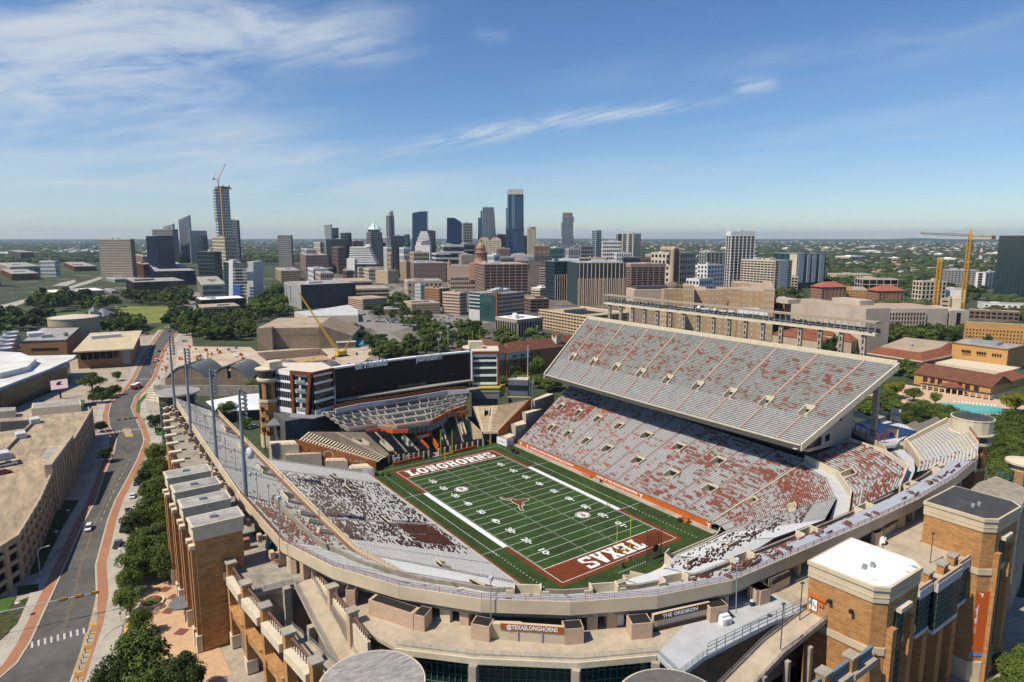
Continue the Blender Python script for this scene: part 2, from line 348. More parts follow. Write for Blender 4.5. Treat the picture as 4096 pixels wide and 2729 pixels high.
LO=[(470,375),(500,362),(540,385),(600,410),(700,428),(800,435),(900,462),(935,470),(915,445),(930,428),(980,424),(1030,445),(1060,485),(1150,472),(1280,465),(1340,425),(1400,412),(1500,425),(1548,460),(1530,500),(1480,512),(1420,515),(1360,545),(1275,598),(1330,605),(1372,640),(1360,665),(1320,665),(1270,650),(1290,680),(1288,750),(1305,810),(1365,852),(1350,875),(1290,870),(1235,835),(1195,770),(1185,690),(1160,650),(1100,628),(1030,600),(960,555),(905,500),(850,490),(760,475),(640,458),(560,430),(490,400)]
def lpt(q,f=1.,z=.03):
 cx=sum(a for a,b in LO)/len(LO);cy=sum(b for a,b in LO)/len(LO)
 return P(1950+(cx+(q[0]-cx)*f)/9.416,1950+(cy+(q[1]-cy)*f)/9.416,0)
def grow(pts,d):
 n=len(pts);o=[];a=sum(pts[i].x*pts[(i+1)%n].y-pts[(i+1)%n].x*pts[i].y for i in range(n));sg=1 if a>0 else-1
 for i in range(n):
  t=(pts[(i+1)%n]-pts[i-1]).normalized();o.append(pts[i]+Vector((t.y,-t.x,0))*d*sg)
 return o
lp=[lpt(q)for q in LO]
m=MB();m.pz([(p.x,p.y)for p in grow(lp,.22)],0,.035);m.bd('emblem_outline',LINE,fd)
m=MB();m.pz([(p.x,p.y)for p in lp],.0,.045);m.bd('midfield_emblem',EZB,fd)
for(x,y,s)in((-11.8,22.6,1),(11.3,-23.3,-1)):
 for j,(r,mt)in enumerate(((2.75,LINE),(2.55,EZB),(2.2,LINE))):
  m=MB();m.lt([(r,0),(r,.03+.008*j)],x,y,32);m.bd('round_emblem',mt,fd)
 text('SEC',2.,EZB,fd,(x,y,.055),(0,-s,0),(s,0,0),'emblem_letters',.05,.004,3.4)
GP=mat('goal post yellow',(.62,.72,.02),.5,.05,1)
def goalpost(s,lab):
 t=tg('goal_post',lab,'goal post',(0,s*56.6,0));y0=s*56.6;y1=s*54.9
 m=MB();m.bar((0,y0,0),(0,y0,2.2),.11,n=8);m.bar((0,y0,2.2),(0,y0-s*.4,2.9),.11,n=8);m.bar((0,y0-s*.4,2.9),(0,y1,3.2),.11,n=8);m.bd('gooseneck',GP,t)
 m=MB();m.bar((-2.9,y1,3.2),(2.9,y1,3.2),.11,n=8);m.bd('crossbar',GP,t)
 for x in(-2.9,2.9):
  m=MB();m.bar((x,y1,3.2),(x,y1,13.6),.09,n=8);u=m.bd('upright',GP,t)
  m=MB();m.box(x-.05,y1-.02,12.5,x+.25,y1+.02,13.6);m.bd('ribbon',ORG,u)
goalpost(-1,'yellow goal post in the near end zone that reads TEXAS')
goalpost(1,'yellow goal post in the far end zone that reads LONGHORNS')
NET=mat('safety net',(.10,.03,.02),.8,.1,1)
t=tg('safety_net','dark sagging net with a round emblem hanging behind the near goal post','net',(11,-60.5,0))
m=MB();A=V(4.5,-59.6,0);
for i in range(17):
 x=4.5+i*.42;m.bar((x,-60.4+i*.03,.1),(x,-60.4+i*.03,9.5-1.6*math.sin(math.pi*i/16)),.035,n=3)
for i in range(20):
 zz=.2+i*.42;m.bar((4.5,-60.4,zz),(11.2,-59.9,zz),.035,n=3)
m.bd('mesh',NET,t)
m=MB()
for x in(4.5,11.2):m.bar((x,-60.2,0),(x,-60.2,10.5),.12,n=6)
m.bd('net_pole',DG,t)
m=MB();m.lt([(1.2,0),(1.2,.08)],0,0,20);o=m.bd('emblem',DARK,t);o.matrix_basis=MX.Translation((8.3,-60.5,3.4))@MX.Rotation(R_(90),4,'X')
#  grandstands
def path_pt(pl,u):
 k=len(pl)-1;x=u*k;i=min(int(x),k-1);return pl[i].lerp(pl[i+1],x-i)
SEAT={}
def seat_mesh(m):
 if m.name in SEAT:return SEAT[m.name]
 b=MB();b.box(-.23,-.02,.02,.23,.38,.09);b.box(-.23,.36,.09,.23,.42,.52)
 me=bpy.data.meshes.new('seat');me.from_pydata(b.v,[],b.f);me.materials.append(m);SEAT[m.name]=me;return me
def stand(root,F,Rr,n,tread=TREAD,bench=BENCH,aisles=(),aisle_mat=None,voms=(),seats=(),hw=.75,bench_name='bench_row',bw=(.5,.82),base=None,full=None,nomesh=False,thr=.2,ns=(.09,.8)):
 """stepped terrace between a front line F and a rear line Rr with n rows; aisles: u positions; voms: (u, row, rows, halfwidth m)"""
 F=[Vector(p)for p in F];Rr=[Vector(p)for p in Rr];k=len(F)-1
 L0=sum((F[i+1]-F[i]).length for i in range(k));L1=sum((Rr[i+1]-Rr[i]).length for i in range(k))
 def S(u,t):
  a=path_pt(F,u);b=path_pt(Rr,u);return a.lerp(b,t)
 T=MB();A=MB()
 for i in range(n):
  t0=i/n;t1=(i+1)/n;Lr=lerp(L0,L1,t0)
  bp={j/k for j in range(k+1)};cuts=[]
  for(vu,vr,vn,vh)in voms:
   if vr<=i<vr+vn:cuts.append((vu-vh/Lr,vu+vh/Lr))
  als=[(a-hw/Lr,a+hw/Lr)for a in aisles]
  for a,b in cuts+als:bp|={min(max(a,0),1),min(max(b,0),1)}
  bp=sorted(bp);B=MB()
  for u0,u1 in zip(bp,bp[1:]):
   if u1-u0<1e-6:continue
   um=(u0+u1)/2
   if any(a<um<b for a,b in cuts):continue
   p00,p10,p01,p11=S(u0,t0),S(u1,t0),S(u0,t1),S(u1,t1);z0=(p00.z,p10.z)
   a=V(p00.x,p00.y,p00.z);b=V(p10.x,p10.y,p10.z);c=V(p11.x,p11.y,p10.z);d=V(p01.x,p01.y,p00.z)
   al=any(x<um<y for x,y in als);tgt=A if(al and aisle_mat)else T
   tgt.face((a,b,c,d));tgt.face((d,c,p11,p01))
   if al:
    tgt.slab(*(q+V(0,0,.02+(p11.z-p10.z)*.5)for q in(d.lerp(a,.5),c.lerp(b,.5),c,d)),(p11.z-p10.z)*.5)
    continue
   w0,w1=bw;h=.42 if p11.z-p10.z>.2 else.3
   q=[x+V(0,0,h)for x in(a.lerp(d,w0),b.lerp(c,w0),b.lerp(c,w1),a.lerp(d,w1))]
   B.slab(*q,.07)
   B.face((q[0]+V(0,0,-.07),q[1]+V(0,0,-.07),b.lerp(c,w0+.05)+V(0,0,h-.25),a.lerp(d,w0+.05)+V(0,0,h-.25)))
  if not nomesh and B.f:B.bd(bench_name,bench,root)
 T.bd('terrace',tread,root)
 if A.f:A.bd('aisle_stair',aisle_mat,root)
 for(vu,vr,vn,vh)in voms:
  t0=vr/n;t1=min((vr+vn)/n,1);Lr=lerp(L0,L1,t0);m=MB()
  a,b,c,d=S(vu-vh/Lr,t0),S(vu+vh/Lr,t0),S(vu+vh/Lr,t1),S(vu-vh/Lr,t1)
  zf=a.z;zt=c.z
  for p,q in((a,d),(b,c)):
   dd=(q-p);dd.z=0;nn=V(-dd.y,dd.x,0).normalized()*.16
   m.face((p+nn+V(0,0,1.2),p-nn+V(0,0,1.2),q-nn+V(0,0,1.1),q+nn+V(0,0,1.1)))
   for s in(1,-1):m.face((V(p.x,p.y,zf-1)+nn*s,p+nn*s+V(0,0,1.2),q+nn*s+V(0,0,1.1),V(q.x,q.y,zf-1)+nn*s)[::s])
   m.face((V(p.x,p.y,zf-1)+nn,V(p.x,p.y,zf-1)-nn,p-nn+V(0,0,1.2),p+nn+V(0,0,1.2)))
  dd=(c-d);nn=V(-dd.y,dd.x,0).normalized()*.16
  for s in(1,-1):m.face((V(d.x,d.y,zf+1.9)+nn*s,d+nn*s+V(0,0,1.3),c+nn*s+V(0,0,1.3),V(c.x,c.y,zf+1.9)+nn*s)[::s])
  m.face((d+nn+V(0,0,1.3),d-nn+V(0,0,1.3),c-nn+V(0,0,1.3),c+nn+V(0,0,1.3)))
  v=m.bd('vomitory',CW,root)
  m=MB();m.face([V(p.x,p.y,zf-.15)for p in(a,b,c,d)]);m.bd('vomitory_floor',CONC,v)
  m=MB();e=(d-a)*.03;m.face((V(d.x,d.y,zf-.15)-e,V(c.x,c.y,zf-.15)-e,V(c.x,c.y,zf+1.9)-e,V(d.x,d.y,zf+1.9)-e));m.bd('doorway',DARK,v)
 for(sm,dens,u0,u1,r0,r1,sd,sty)in seats:
  pts=[]
  for i in range(int(r0*n),int(r1*n)):
   t0=i/n;Lr=lerp(L0,L1,t0);step=.52;u=u0
   while u<u1:
    um=u;u+=step/Lr
    if any(abs(um-a)<(hw+.2)/Lr for a in aisles):continue
    if any(vr<=i<vr+vn and abs(um-vu)<(vh+.3)/Lr for(vu,vr,vn,vh)in voms):continue
    v1=noise.noise(V(um*Lr*(.34 if sty=='blk' else.7)+sd,i*7.37,sd));v2=noise.noise(V(um*Lr*.03+sd*3,i*.09,sd*2));v3=noise.noise(V(um*Lr*1.7,i*5.1+sd,sd))
    if sty=='blk':ok=v1*1.25+v2*.6+v3*.3>.5-dens
    elif sty=='full':ok=v3>-.55
    else:ok=v3*.9+v2*.55+v1*.8>.5-dens
    if not ok:continue
    a=S(um,t0);b=S(um,(i+1)/n);d=V(b.x-a.x,b.y-a.y,0);w=(a.x+d.x*bw[0],a.y+d.y*bw[0],a.z+.42);pts.append((w,math.atan2(-d.x,d.y)))
  pts.sort(key=lambda q:(Vector(q[0])-CM).length)
  me=seat_mesh(sm);nn=min(len(pts),100//max(1,len(seats)))
  for(w,r)in pts[:nn]:
   o=bpy.data.objects.new('seat',me);COL.objects.link(o);o.parent=root;o.matrix_parent_inverse=root.matrix_basis.inverted();o.location=w;o.rotation_euler=(0,0,r)
  B=MB()
  for(w,r)in pts[nn:]:
   M=MX.Translation(w)@MX.Rotation(r,4,'Z');B.box(-.23,-.02,.03,.23,.38,.09,0,M);B.box(-.23,.36,.1,.23,.42,.52,0,M)
  if B.f:sub(B.bd('seats',sm,root),root,'stuff')
def ws(pts,h0,h1,th=.3,cap=0,m=None,mi=0):
 """wall along 3D points from z+h0 to z+h1"""
 m=m or MB()
 pts=[Vector(p)for p in pts]
 nrm=[]
 for i in range(len(pts)):
  a=pts[max(i-1,0)];b=pts[min(i+1,len(pts)-1)];d=(b-a);d.z=0;d.normalize();nrm.append(V(-d.y,d.x,0)*th/2)
 for i in range(len(pts)-1):
  a,b=pts[i],pts[i+1];na,nb=nrm[i],nrm[i+1];lo,hi=V(0,0,h0),V(0,0,h1)
  q=[a+na+lo,a-na+lo,b-nb+lo,b+nb+lo,a+na+hi,a-na+hi,b-nb+hi,b+nb+hi]
  for f in((4,5,6,7),(0,4,7,3),(1,2,6,5),(0,3,2,1)):m.face([q[j]for j in f],mi)
  if i==0:m.face([q[0],q[1],q[5],q[4]],mi)
  if i==len(pts)-2:m.face([q[3],q[7],q[6],q[2]],mi)
 return m
def fo(pts,h,step=2.4,r=.045,rails=2,m=None,pal=0):
 m=m or MB();pts=[Vector(p)for p in pts]
 for a,b in zip(pts,pts[1:]):
  ln=(b-a).length;k=max(1,round(ln/step))
  for i in range(k):p=a.lerp(b,i/k);m.bar(p,p+V(0,0,h),r,n=4)
  for q in range(rails):zz=h*(q+1)/rails;m.bar(a+V(0,0,zz),b+V(0,0,zz),r*.8,n=4)
  if pal:
   kk=int(ln/pal)
   for i in range(kk):p=a.lerp(b,i/kk);m.bar(p,p+V(0,0,h),.015,n=3)
 m.bar(pts[-1],pts[-1]+V(0,0,h),r,n=4)
 return m
SEATO=mat('orange seat',(.42,.10,.03),.6,.1,2,island=.2);SEATR=mat('faded red seat',(.26,.075,.045),.65,.1,2,island=.25)
SEATB=mat('maroon seat',(.085,.035,.026),.5,.1,2,island=.3);SEATD=mat('charcoal seat',(.035,.045,.045),.5,.1,2,island=.3);SEATW=mat('white seat',(.5,.52,.53),.5,.1,2,island=.2)
AISR=mat('pink painted stair',(.36,.24,.20),.85,.2,2)
# ---- east side
g1=tg('grandstand','lower east stand of aluminium benches dotted with maroon seats beside the left sideline','grandstand',(-36,0,0))
Fe=[(-36.8,57,1.6),(-36.8,-8,1.6),(-36.8,-50,1.6)];Re=[(-75.2,63,14),(-75.8,-10,14.6),(-76.8,-36,16.6)]
stand(g1,Fe,Re,50,voms=[(.23,22,3,2.4),(.47,22,3,2.4),(.70,22,3,2.4),(.965,22,3,2.4),(.12,22,3,2.4)],aisles=(.01,.115,.23,.345,.47,.585,.70,.84,.99),seats=[(SEATB,.36,.13,.77,.04,.98,3.3,'mix'),(SEATB,0,.46,.69,.1,.42,9,'full')],hw=.45)
g2=tg('grandstand','bare silver bench stand wrapping the near left corner of the bowl','grandstand',(-45,-60,0))
PN1,PN2,PN3=Z('f',1580,655,20),Z('f',2000,760,22),Z('f',2354,840,23)
Fne=[(-36.8,-50,1.6),(-36.5,-58,1.6),(-35,-64,1.7),(-32.5,-66.5,1.9)];Rne=[(-76.8,-36,16.6),PN1+V(1.2,.8,-.5),PN2+V(1,1,-.5),PN3+V(1,1,-.6)]
stand(g2,Fne,Rne,54,aisles=(.02,.3,.62,.98),voms=[(.33,24,3,2.4),(.8,34,3,2.4)],hw=.45)
g3=tg('grandstand','silver bench stand behind the near end zone with a field entry ramp','grandstand',(0,-65,0))
Rn=[PN3+V(1,1,-.6),Z('g',830,830,22.5),Z('g',1230,740,22.5),Z('g',1650,640,22.5),Z('g',2050,520,22.5),V(8,-100,22.5),V(30,-101,22)]
Fn=[(-32.5,-66.5,1.9),(-22,-67,2),(-11,-67.3,2.1),(0,-71.5,4),(11,-66.5,2.5),(26,-66,2.3),(36.5,-65,2.)]
stand(g3,Fn,Rn,44,aisles=(.17,.33,.5,.66,.83),voms=[(.26,20,3,2.6),(.60,18,3,2.6),(.78,24,3,2.6)],seats=[(SEATB,.22,.52,.99,.1,.75,5.2,'mix')],hw=.45)
m=MB();ws([(-11,-67.3,0),(-10,-64.8,0),(-8.5,-66,0)],0,2.3,.3,m=m);ws([(-8.5,-66,0),(-6,-70.5,0),(6,-70.5,0),(8,-64.5,0),(11.5,-63.2,0)],0,3.6,.3,m=m)
m.bd('ramp_wall',CW,g3)
m=MB();m.pz([(-8.4,-65.9),(-6,-70.4),(6,-70.4),(7.9,-64.4),(5.5,-65.4)],0,.05);m.bd('ramp_floor',TDT,g3)
m=MB();ws([(-34.5,-64,0),(-32,-65.3,0),(-11,-65.2,0)],0,1.5,.3,m=m);ws([(11.5,-63.2,0),(34,-63,0),(38,-61.5,0),(40.6,-60,0)],0,1.5,.3,m=m);m.bd('front_wall',CW,g3)
m=MB();ws([(-32.5,-66.6,0),(-22,-67,0),(-11,-67.3,0)],0,2.6,.3,m=m);ws([(11,-66.4,0),(26,-65.9,0),(36.5,-65,0)],0,2.8,.3,m=m);m.bd('parapet',CW,g3)
m=MB();m.pz([(-32,-65.4),(-11,-65.2),(-11,-67.1),(-32.5,-66.6)],0,.6);m.pz([(11.5,-63.3),(34,-63.1),(36.5,-64.8),(11,-66.2)],0,.6);m.bd('walkway',mat('lavender deck coating',(.36,.38,.43),.8,.12,.4),g3)
LAV=MATS['lavender deck coating']
m=MB();ws([(-36.6,60,0),(-36.6,-55,0)],0,1.75,.25,m=m);m.bd('front_wall',PK,g1)
m=MB();m.pz([(-34.9,62),(-36.4,62),(-36.4,-58),(-34.4,-61.5),(-33.2,-60.5),(-34.9,-57)],0,.06);m.bd('field_apron',PAVE,g1)
m=MB();fo([(-36.6,57,1.75),(-36.6,-55,1.75)],.9,2.6,.05,2,m);m.bd('railing',RED,g1)
# ---- west side
g4=tg('grandstand','lower west stand of silver benches with scattered orange seats below the upper deck','grandstand',(38,0,0))
Fw=[(40.3,55.5,1.9),(40.3,10,1.9),(40.3,-57,1.9)];Rw=[(83,69,20.4),(83.5,10,20),(80,-67.5,19)]
vw=[]
for u in(.065,.19,.315,.445,.575,.70,.835):vw+=[(u,34,5,1.9)]
for u in(.125,.25,.378,.51,.64,.77,.90):vw+=[(u,15,5,1.9)]
stand(g4,Fw,Rw,58,aisles=[.0]+[.065*i for i in range(1,15)]+[.995],aisle_mat=mat('stair with red rail',(.30,.22,.19),.85,.2,2),voms=vw,hw=.5,seats=[(SEATR,.30,0,.24,.02,.98,1.7,'blk'),(SEATO,.06,.24,.70,.1,.9,4.1,'blk'),(SEATR,.16,.2,.70,.0,.12,6.6,'mix'),(SEATR,.36,.70,1,.02,.98,8.8,'blk')])
m=MB();ws([(39.9,56,0),(39.9,-57,0)],0,1.9,.25,m=m);m.bd('painted_wall',ORG,g4)
m=MB();m.pz([(36.7,66),(39.7,66),(39.7,-60),(36.7,-60)],0,.06);m.bd('field_apron',PAVE,g4)
xw=39.76
text('DARRELL K ROYAL-TEXAS MEMORIAL STADIUM',1.25,WH,g4,(xw,30.5,1.05),(0,-1,0),(0,0,1),'wall_lettering',.03,.01,31)
text('HOME OF THE TEXAS LONGHORNS',1.25,WH,g4,(xw,-11,1.05),(0,-1,0),(0,0,1),'wall_lettering',.03,.01,23)
def steer(parent,o,xd,yd,w,mt,th=.02):
 """small horned-head silhouette, w wide"""
 pg=[(-.5,.33),(-.42,.36),(-.3,.27),(-.15,.24),(-.1,.28),(0,.26),(.1,.28),(.15,.24),(.3,.27),(.42,.36),(.5,.33),(.4,.24),(.28,.15),(.17,.13),(.24,.03),(.2,.0),(.12,.05),(.09,-.15),(.1,-.3),(.05,-.4),(-.05,-.4),(-.1,-.3),(-.09,-.15),(-.12,.05),(-.2,.0),(-.24,.03),(-.17,.13),(-.28,.15),(-.4,.24)]
 m=MB();m.pz(pg,0,1);xd=Vector(xd).normalized();yd=Vector(yd).normalized();zd=xd.cross(yd)
 M=MX.Translation(Vector(o))@MX((xd*w,yd*w,zd*th)).transposed().to_4x4()
 m.v=[tuple(M@Vector(p))for p in m.v];return m.bd('emblem',mt,parent)
for y in(53.5,48,-24.5,-56):steer(g4,(xw-.02,y,.95),(0,-1,0),(0,0,1),2.2,WH)
m=MB();fo([(39.9,56,1.9),(39.9,-57,1.9)],.9,2.6,.04,2,m);m.bd('railing',STL,g4)
# ---- north-west corner of the bowl
g5=tg('grandstand','corner wedge of silver benches and faded red seats between the west and near end stands','grandstand',(45,-62,0))
Fc=[(40.3,-57,1.9),(40.4,-60.5,1.9),(38.8,-63.6,1.9),(36.5,-65,2.)];Rc=[(77,-66.7,18.2),(70.5,-79.5,18.3),(54,-91.5,19.2),(30,-101,22)]
stand(g5,Fc,Rc,58,aisles=(.33,.66),aisle_mat=MATS['stair with red rail'],seats=[(SEATR,.38,0,.66,.1,.98,2.2,'mix'),(SEATB,.22,.66,1,.2,.8,12.2,'mix')],hw=.5,voms=[(.12,20,4,1.8),(.62,34,4,2.2)])
m=MB();ws([(40.3,-57.2,1.9),(80,-67.7,19)],-.5,1.1,.35,m=m);m.bd('dividing_wall',CW,g5)
g6=tg('grandstand','upper corner block with faded red seats beside the dark tunnel slot','grandstand',(85,-82,0))
Fu=[(80,-66.5,19.6),(74,-81.5,19.6),(60,-93.5,19.9),(43,-101.5,21)];Ru=[(97,-72,24.5),(94,-86,24.5),(84,-98,24.5),(64,-104.5,24.5)]
stand(g6,Fu,Ru,16,aisles=(.27,.52,.78),aisle_mat=AISR,seats=[(SEATR,.34,0,1,.02,1,2.9,'blk')],hw=.5,voms=[(.42,0,4,2.6)])
m=MB();ws([V(*p)+V(-.5,.4,0)for p in Fu],-4,1.3,.4,m=m);ws([V(*p)+V(.3,-.3,0)for p in Ru],-3,1.1,.4,m=m);m.bd('parapet',CW,g6)
m=MB();m.pz([(77,-66.7),(70.5,-79.5),(54,-91.5),(32,-100.5),(43,-101.5),(60,-93.5),(74,-81.5),(80,-66.5)],17.4,18.3);m.bd('cross_aisle',mat('white deck coating',(.46,.47,.48),.8,.1,.4),g6)
# ---- east upper tier + rim
RIM=[V(-95,150,26),V(-98.2,0,26)]+[Z('f',490,350,26),Z('f',925,570,26),Z('f',1490,735,26),Z('f',2195,845,26),Z('g',605,870,26),Z('g',1345,815,26),Z('g',1985,685,26),Z('h',420,560,26),Z('h',870,370,26),V(57,-113.3,26),Z('h',1560,10,26),Z('j',1590,880,26)]
g7=tg('grandstand','upper east tier of grey benches below the light masts with a cream outer rim','grandstand',(-90,0,0))
Fup=[V(-78.6,148,15.8),V(-79.4,0,15.8),V(-80,-35,17.9),PN1+V(-1.9,-.7,.7),PN2+V(-1.6,-1.2,.5)]
Rup=[V(-94.4,150,25.2),V(-97.4,0,25.2),RIM[2]+V(.8,.4,-.8),RIM[3]+V(2,1.2,-.8),RIM[4]+V(2.4,1.8,-.9)]
stand(g7,Fup,Rup,22,bench=BENCHG,tread=TREAD,aisles=[i/40 for i in range(0,41,2)],hw=.45,bw=(.35,.8),seats=[(SEATR,.10,0,.5,.0,.95,7.1,'mix')],voms=[((i+.35)/40,0,5,1.6)for i in(1,3,5,7,9,11.3,13.5,16)])
m=MB();PW=[V(-76.2,148,15),V(-76.2,0,15),V(-77.4,-35,17.6),PN1,PN2,PN3]
ws(PW,-14,.5,.4,m=m);m.bd('parapet',CW,g7)
m=MB();
for i in range(4):m.face((PW[i]+V(0,0,-1.2),PW[i+1]+V(0,0,-1.2),Fup[i+1]+V(0,0,-.6),Fup[i]+V(0,0,-.6)))
m.bd('cross_aisle',CONC,g7)
m=MB();fo([p+V(-1.6,-.2,-.9)for p in PW[:5]],1.5,1.5,.07,3,m);fo([p+V(-.7,-.1,.5)for p in PW[:5]],.8,2,.05,1,m);m.bd('railing',RED,g7)
def ins(pts,d,dz):
 o=[]
 for i in range(len(pts)):
  a=pts[max(i-1,0)];b=pts[min(i+1,len(pts)-1)];t=(b-a);t.z=0;t.normalize();o.append(pts[i]+V(-t.y,t.x,0)*d+V(0,0,dz))
 return o
g8=tg('rim_walkway','cream panelled outer rim of the stadium bowl with a lavender walkway and rust red railing','walkway',(-60,-90,20))
for i in range(len(RIM)-1):
 m=MB();ws([RIM[i],RIM[i+1]],-2.9,0.02*(i%2),.45,m=m);m.bd('fascia_panel',CREAM,g8)
RI=RIM[2:]
WD=[3,3,3,3,3.2,3.4,3.8,4.6,5.4,5.8,5.8,5.8]+[5.8]*4
W1=ins(RI,.4,-.5);W2=[ins(RI,WD[i],-1.)[i]for i in range(len(RI))];W2[0]=RI[0]+V(1.2,.5,-.7);W2[1]=RI[1]+V(2.4,1.5,-.8)
m=MB()
for i in range(len(RI)-1):m.slab(W1[i],W2[i],W2[i+1],W1[i+1],.5)
m.bd('walkway',LAV,g8)
RAIL=mat('rust railing',(.24,.065,.04),.6,.15,2)
m=fo([p+V(0,0,.02)for p in RIM[1:]],1.15,3.,.055,3,None,.5);m.bd('railing',RAIL,g8)
W3=ins(RI,9.2,-4.4);m=MB();ws(W3[2:],-2,1.,.3,m=m);m.bd('inner_parapet',CW,g8)
g12=tg('grandstand','narrow ring of silver benches just inside the near rim walkway','grandstand',(-40,-95,24))
stand(g12,[p+V(0,0,.3)for p in ins(RI,8.9,-4.2)[2:-1]],[p+V(0,0,-.1)for p in W2[2:-1]],6,bench=BENCHG,aisles=[(k+.5)/18 for k in range(18)],hw=.5,bw=(.3,.75),seats=[(SEATR,.1,.45,.98,0,1,41,'mix')])
m=fo([p+V(0,0,1.)for p in W3[2:]],.8,2.2,.05,2);
fo([p+V(0,0,-.1)for p in ins(RI,10.5,-4.4)[3:]],1.1,2.2,.05,2,m);m.bd('inner_railing',RAIL,g8)
for i in range(3,len(RI)-1):
 a,b=ins(RI,7.6,-1.)[i],ins(RI,7.6,-1.)[i+1];ln=(b-a).length
 for k in range(max(1,int(ln/17))):
  p=a.lerp(b,(k+.5)/max(1,int(ln/17)));rt=math.atan2(b.y-a.y,b.x-a.x)
  m=MB();M=MX.Translation(p+V(0,0,-4))@MX.Rotation(rt,4,'Z')
  m.box(-3,-1.2,0,-2.7,1.4,3.7,0,M);m.box(2.7,-1.2,0,3,1.4,3.7,0,M);m.box(-2.7,1.1,0,2.7,1.4,3.4,0,M);m.box(-4.6,-1.2,0,-3.03,-.9,3.3,0,M);m.box(3.03,-1.2,0,4.6,-.9,3.3,0,M)
  m.bd('entry_wall',CW,g8)
random.seed(11)
bm=None
for k in range(46):
 i=random.randrange(6,len(RI)-1);p=ins(RI,random.uniform(1.5,4.8),-.75)[i].lerp(ins(RI,3,-.75)[i+1],random.random());d=RI[i+1]-RI[i]
 if bm is None:
  q=MB();q.box(-.8,-.2,.35,.8,.2,.45);q.box(-.8,-.25,.45,.8,-.18,.8);q.box(-1.1,-.2,0,-1,.2,.4);q.box(1,-.2,0,1.1,.2,.4);bm=q.bd('bench',mat('brown bench',(.16,.07,.045),.7,.1,1),g8);o=bm
 else:o=cp(bm)
 o.location=p;o.rotation_euler=(0,0,math.atan2(d.y,d.x)+random.choice((0,1.57)))
m=MB();WG=ins(RI,9.4,-3.6)
for i in range(2,len(RI)-1):m.slab(ins(RI,6.2,-4)[i],WG[i],WG[i+1],ins(RI,6.2,-4)[i+1],.4)
m.bd('lower_walkway',CONCD,g8)
m=MB();ws(ins(RIM[1:],1.6,-2.9),-1.5,0,1.2,m=m);m.bd('ring_beam',CONCD,g8)
for i in range(len(RI)-1):
 a=ins(RI,1.8,0)[i];b=ins(RI,1.8,0)[i+1];k=max(1,round((b-a).length/14))
 for j in range(k):
  p=a.lerp(b,(j+.0)/k);m=MB();m.cx_((p.x,p.y,18.7),1.3,1.3,3.,math.atan2(b.y-a.y,b.x-a.x));m.bd('pier',CONC,g8)
for k in range(17):
 y=-34+k*11.2;m=MB();m.box(-97.5,y-.6,18.7,-96,y+.6,23.2);m.box(-99.6,y-.9,21.2,-98.6,y+.9,23);m.box(-98.6,y-.4,21.8,-97.5,y+.4,22.4);m.bd('pier',PK,g8)
 #  west upper deck with floodlight gantry
g9=tg('upper_deck','huge cantilevered west upper deck of grey benches with pink stairs and cream edges','grandstand',(68,0,27))
FD=[(68.8,71.5,27.6),(67.6,0,27.6),(68.,-70.8,27.6)];RD=[(107,82.5,53.2),(106.5,0,53.2),(107,-82,53.2)]
als=[.068+.108*i for i in range(9)]
stand(g9,FD,RD,52,bench=BENCHG,aisles=als+[.122+.108*i for i in range(8)],aisle_mat=None,voms=[(u,15,5,1.7)for u in als],hw=.42,bw=(.45,.85),seats=[(SEATR,.13,.02,.98,.29,.9,14.1,'blk')])
for u in als:
 m=MB()
 for(ta,tb)in((0,.28),(.39,1)):
  a=path_pt([Vector(p)for p in FD],u);b=path_pt([Vector(p)for p in RD],u);p,q=a.lerp(b,ta),a.lerp(b,tb);o=V(0,.42,.28)
  m.slab(p-V(0,.42,-.28),p+o,q+o,q-V(0,.42,-.28),.06)
 m.bd('stair',AISR,g9)
m=MB()
for i in range(15):
 for(u0,u1)in zip([0]+als,als+[1]):
  a0,b0=(path_pt([Vector(p)for p in FD],x)for x in(u0+.005,u1-.005));a1,b1=(path_pt([Vector(p)for p in RD],x)for x in(u0+.005,u1-.005))
  t=i/52;t2=(i+1)/52;a,b,c,d=a0.lerp(a1,t),b0.lerp(b1,t),b0.lerp(b1,t2),a0.lerp(a1,t2)
  if a.z:q=[V(x.x,x.y,a.z+.47)for x in(a.lerp(d,.42),b.lerp(c,.42),b.lerp(c,.9),a.lerp(d,.9))];m.slab(*q,.04)
o=m.bd('front_bench',BENCH,g9)
m=MB();fa=[Vector(p)for p in FD];ra=[Vector(p)for p in RD]
for i in range(2):
 a,b,c,d=fa[i],fa[i+1],ra[i+1],ra[i];o=V(0,0,-1.3);e=V(0,0,-2.2)
 m.face((a+o,d+e,c+e,b+o)[::-1])
m.bd('soffit',CONCD,g9)
m=MB();ws([p+V(-.25,0,0)for p in fa],-1.6,.1,.4,m=m);m.bd('front_fascia',mat('dark bronze fascia',(.075,.072,.06),.7,.1,.5),g9)
m=MB();ws([p+V(-.3,0,0)for p in fa],.12,.5,.25,m=m);m.bd('front_rail',CW,g9)
for s,(a,b)in((1,(fa[0],ra[0])),(-1,(fa[2],ra[2]))):
 m=MB();ws([a+V(-.6,s*.5,0),b+V(.6,s*.5,0)],-1.5,1.,.5,m=m);m.bd('end_parapet',CW,g9)
m=MB();ws([p+V(.5,0,0)for p in ra],-2,1.7,.5,m=m);m.bd('rear_parapet',CW,g9)
m=MB();pl=[(66.5,26.4),(74.5,24.),(97,22.8),(98.5,0),(103.5,0),(103.5,47.5),(100,47.5),(67.5,26.6)]
for y in(-69.5,):
 n=len(m.v)
 m.face([V(x,y-.5,z)for x,z in pl]);m.face([V(x,y+.9,z)for x,z in pl][::-1])
 for i in range(len(pl)):
  a,b=pl[i],pl[(i+1)%len(pl)];m.face((V(a[0],y-.5,a[1]),V(a[0],y+.9,a[1]),V(b[0],y+.9,b[1]),V(b[0],y-.5,b[1])))
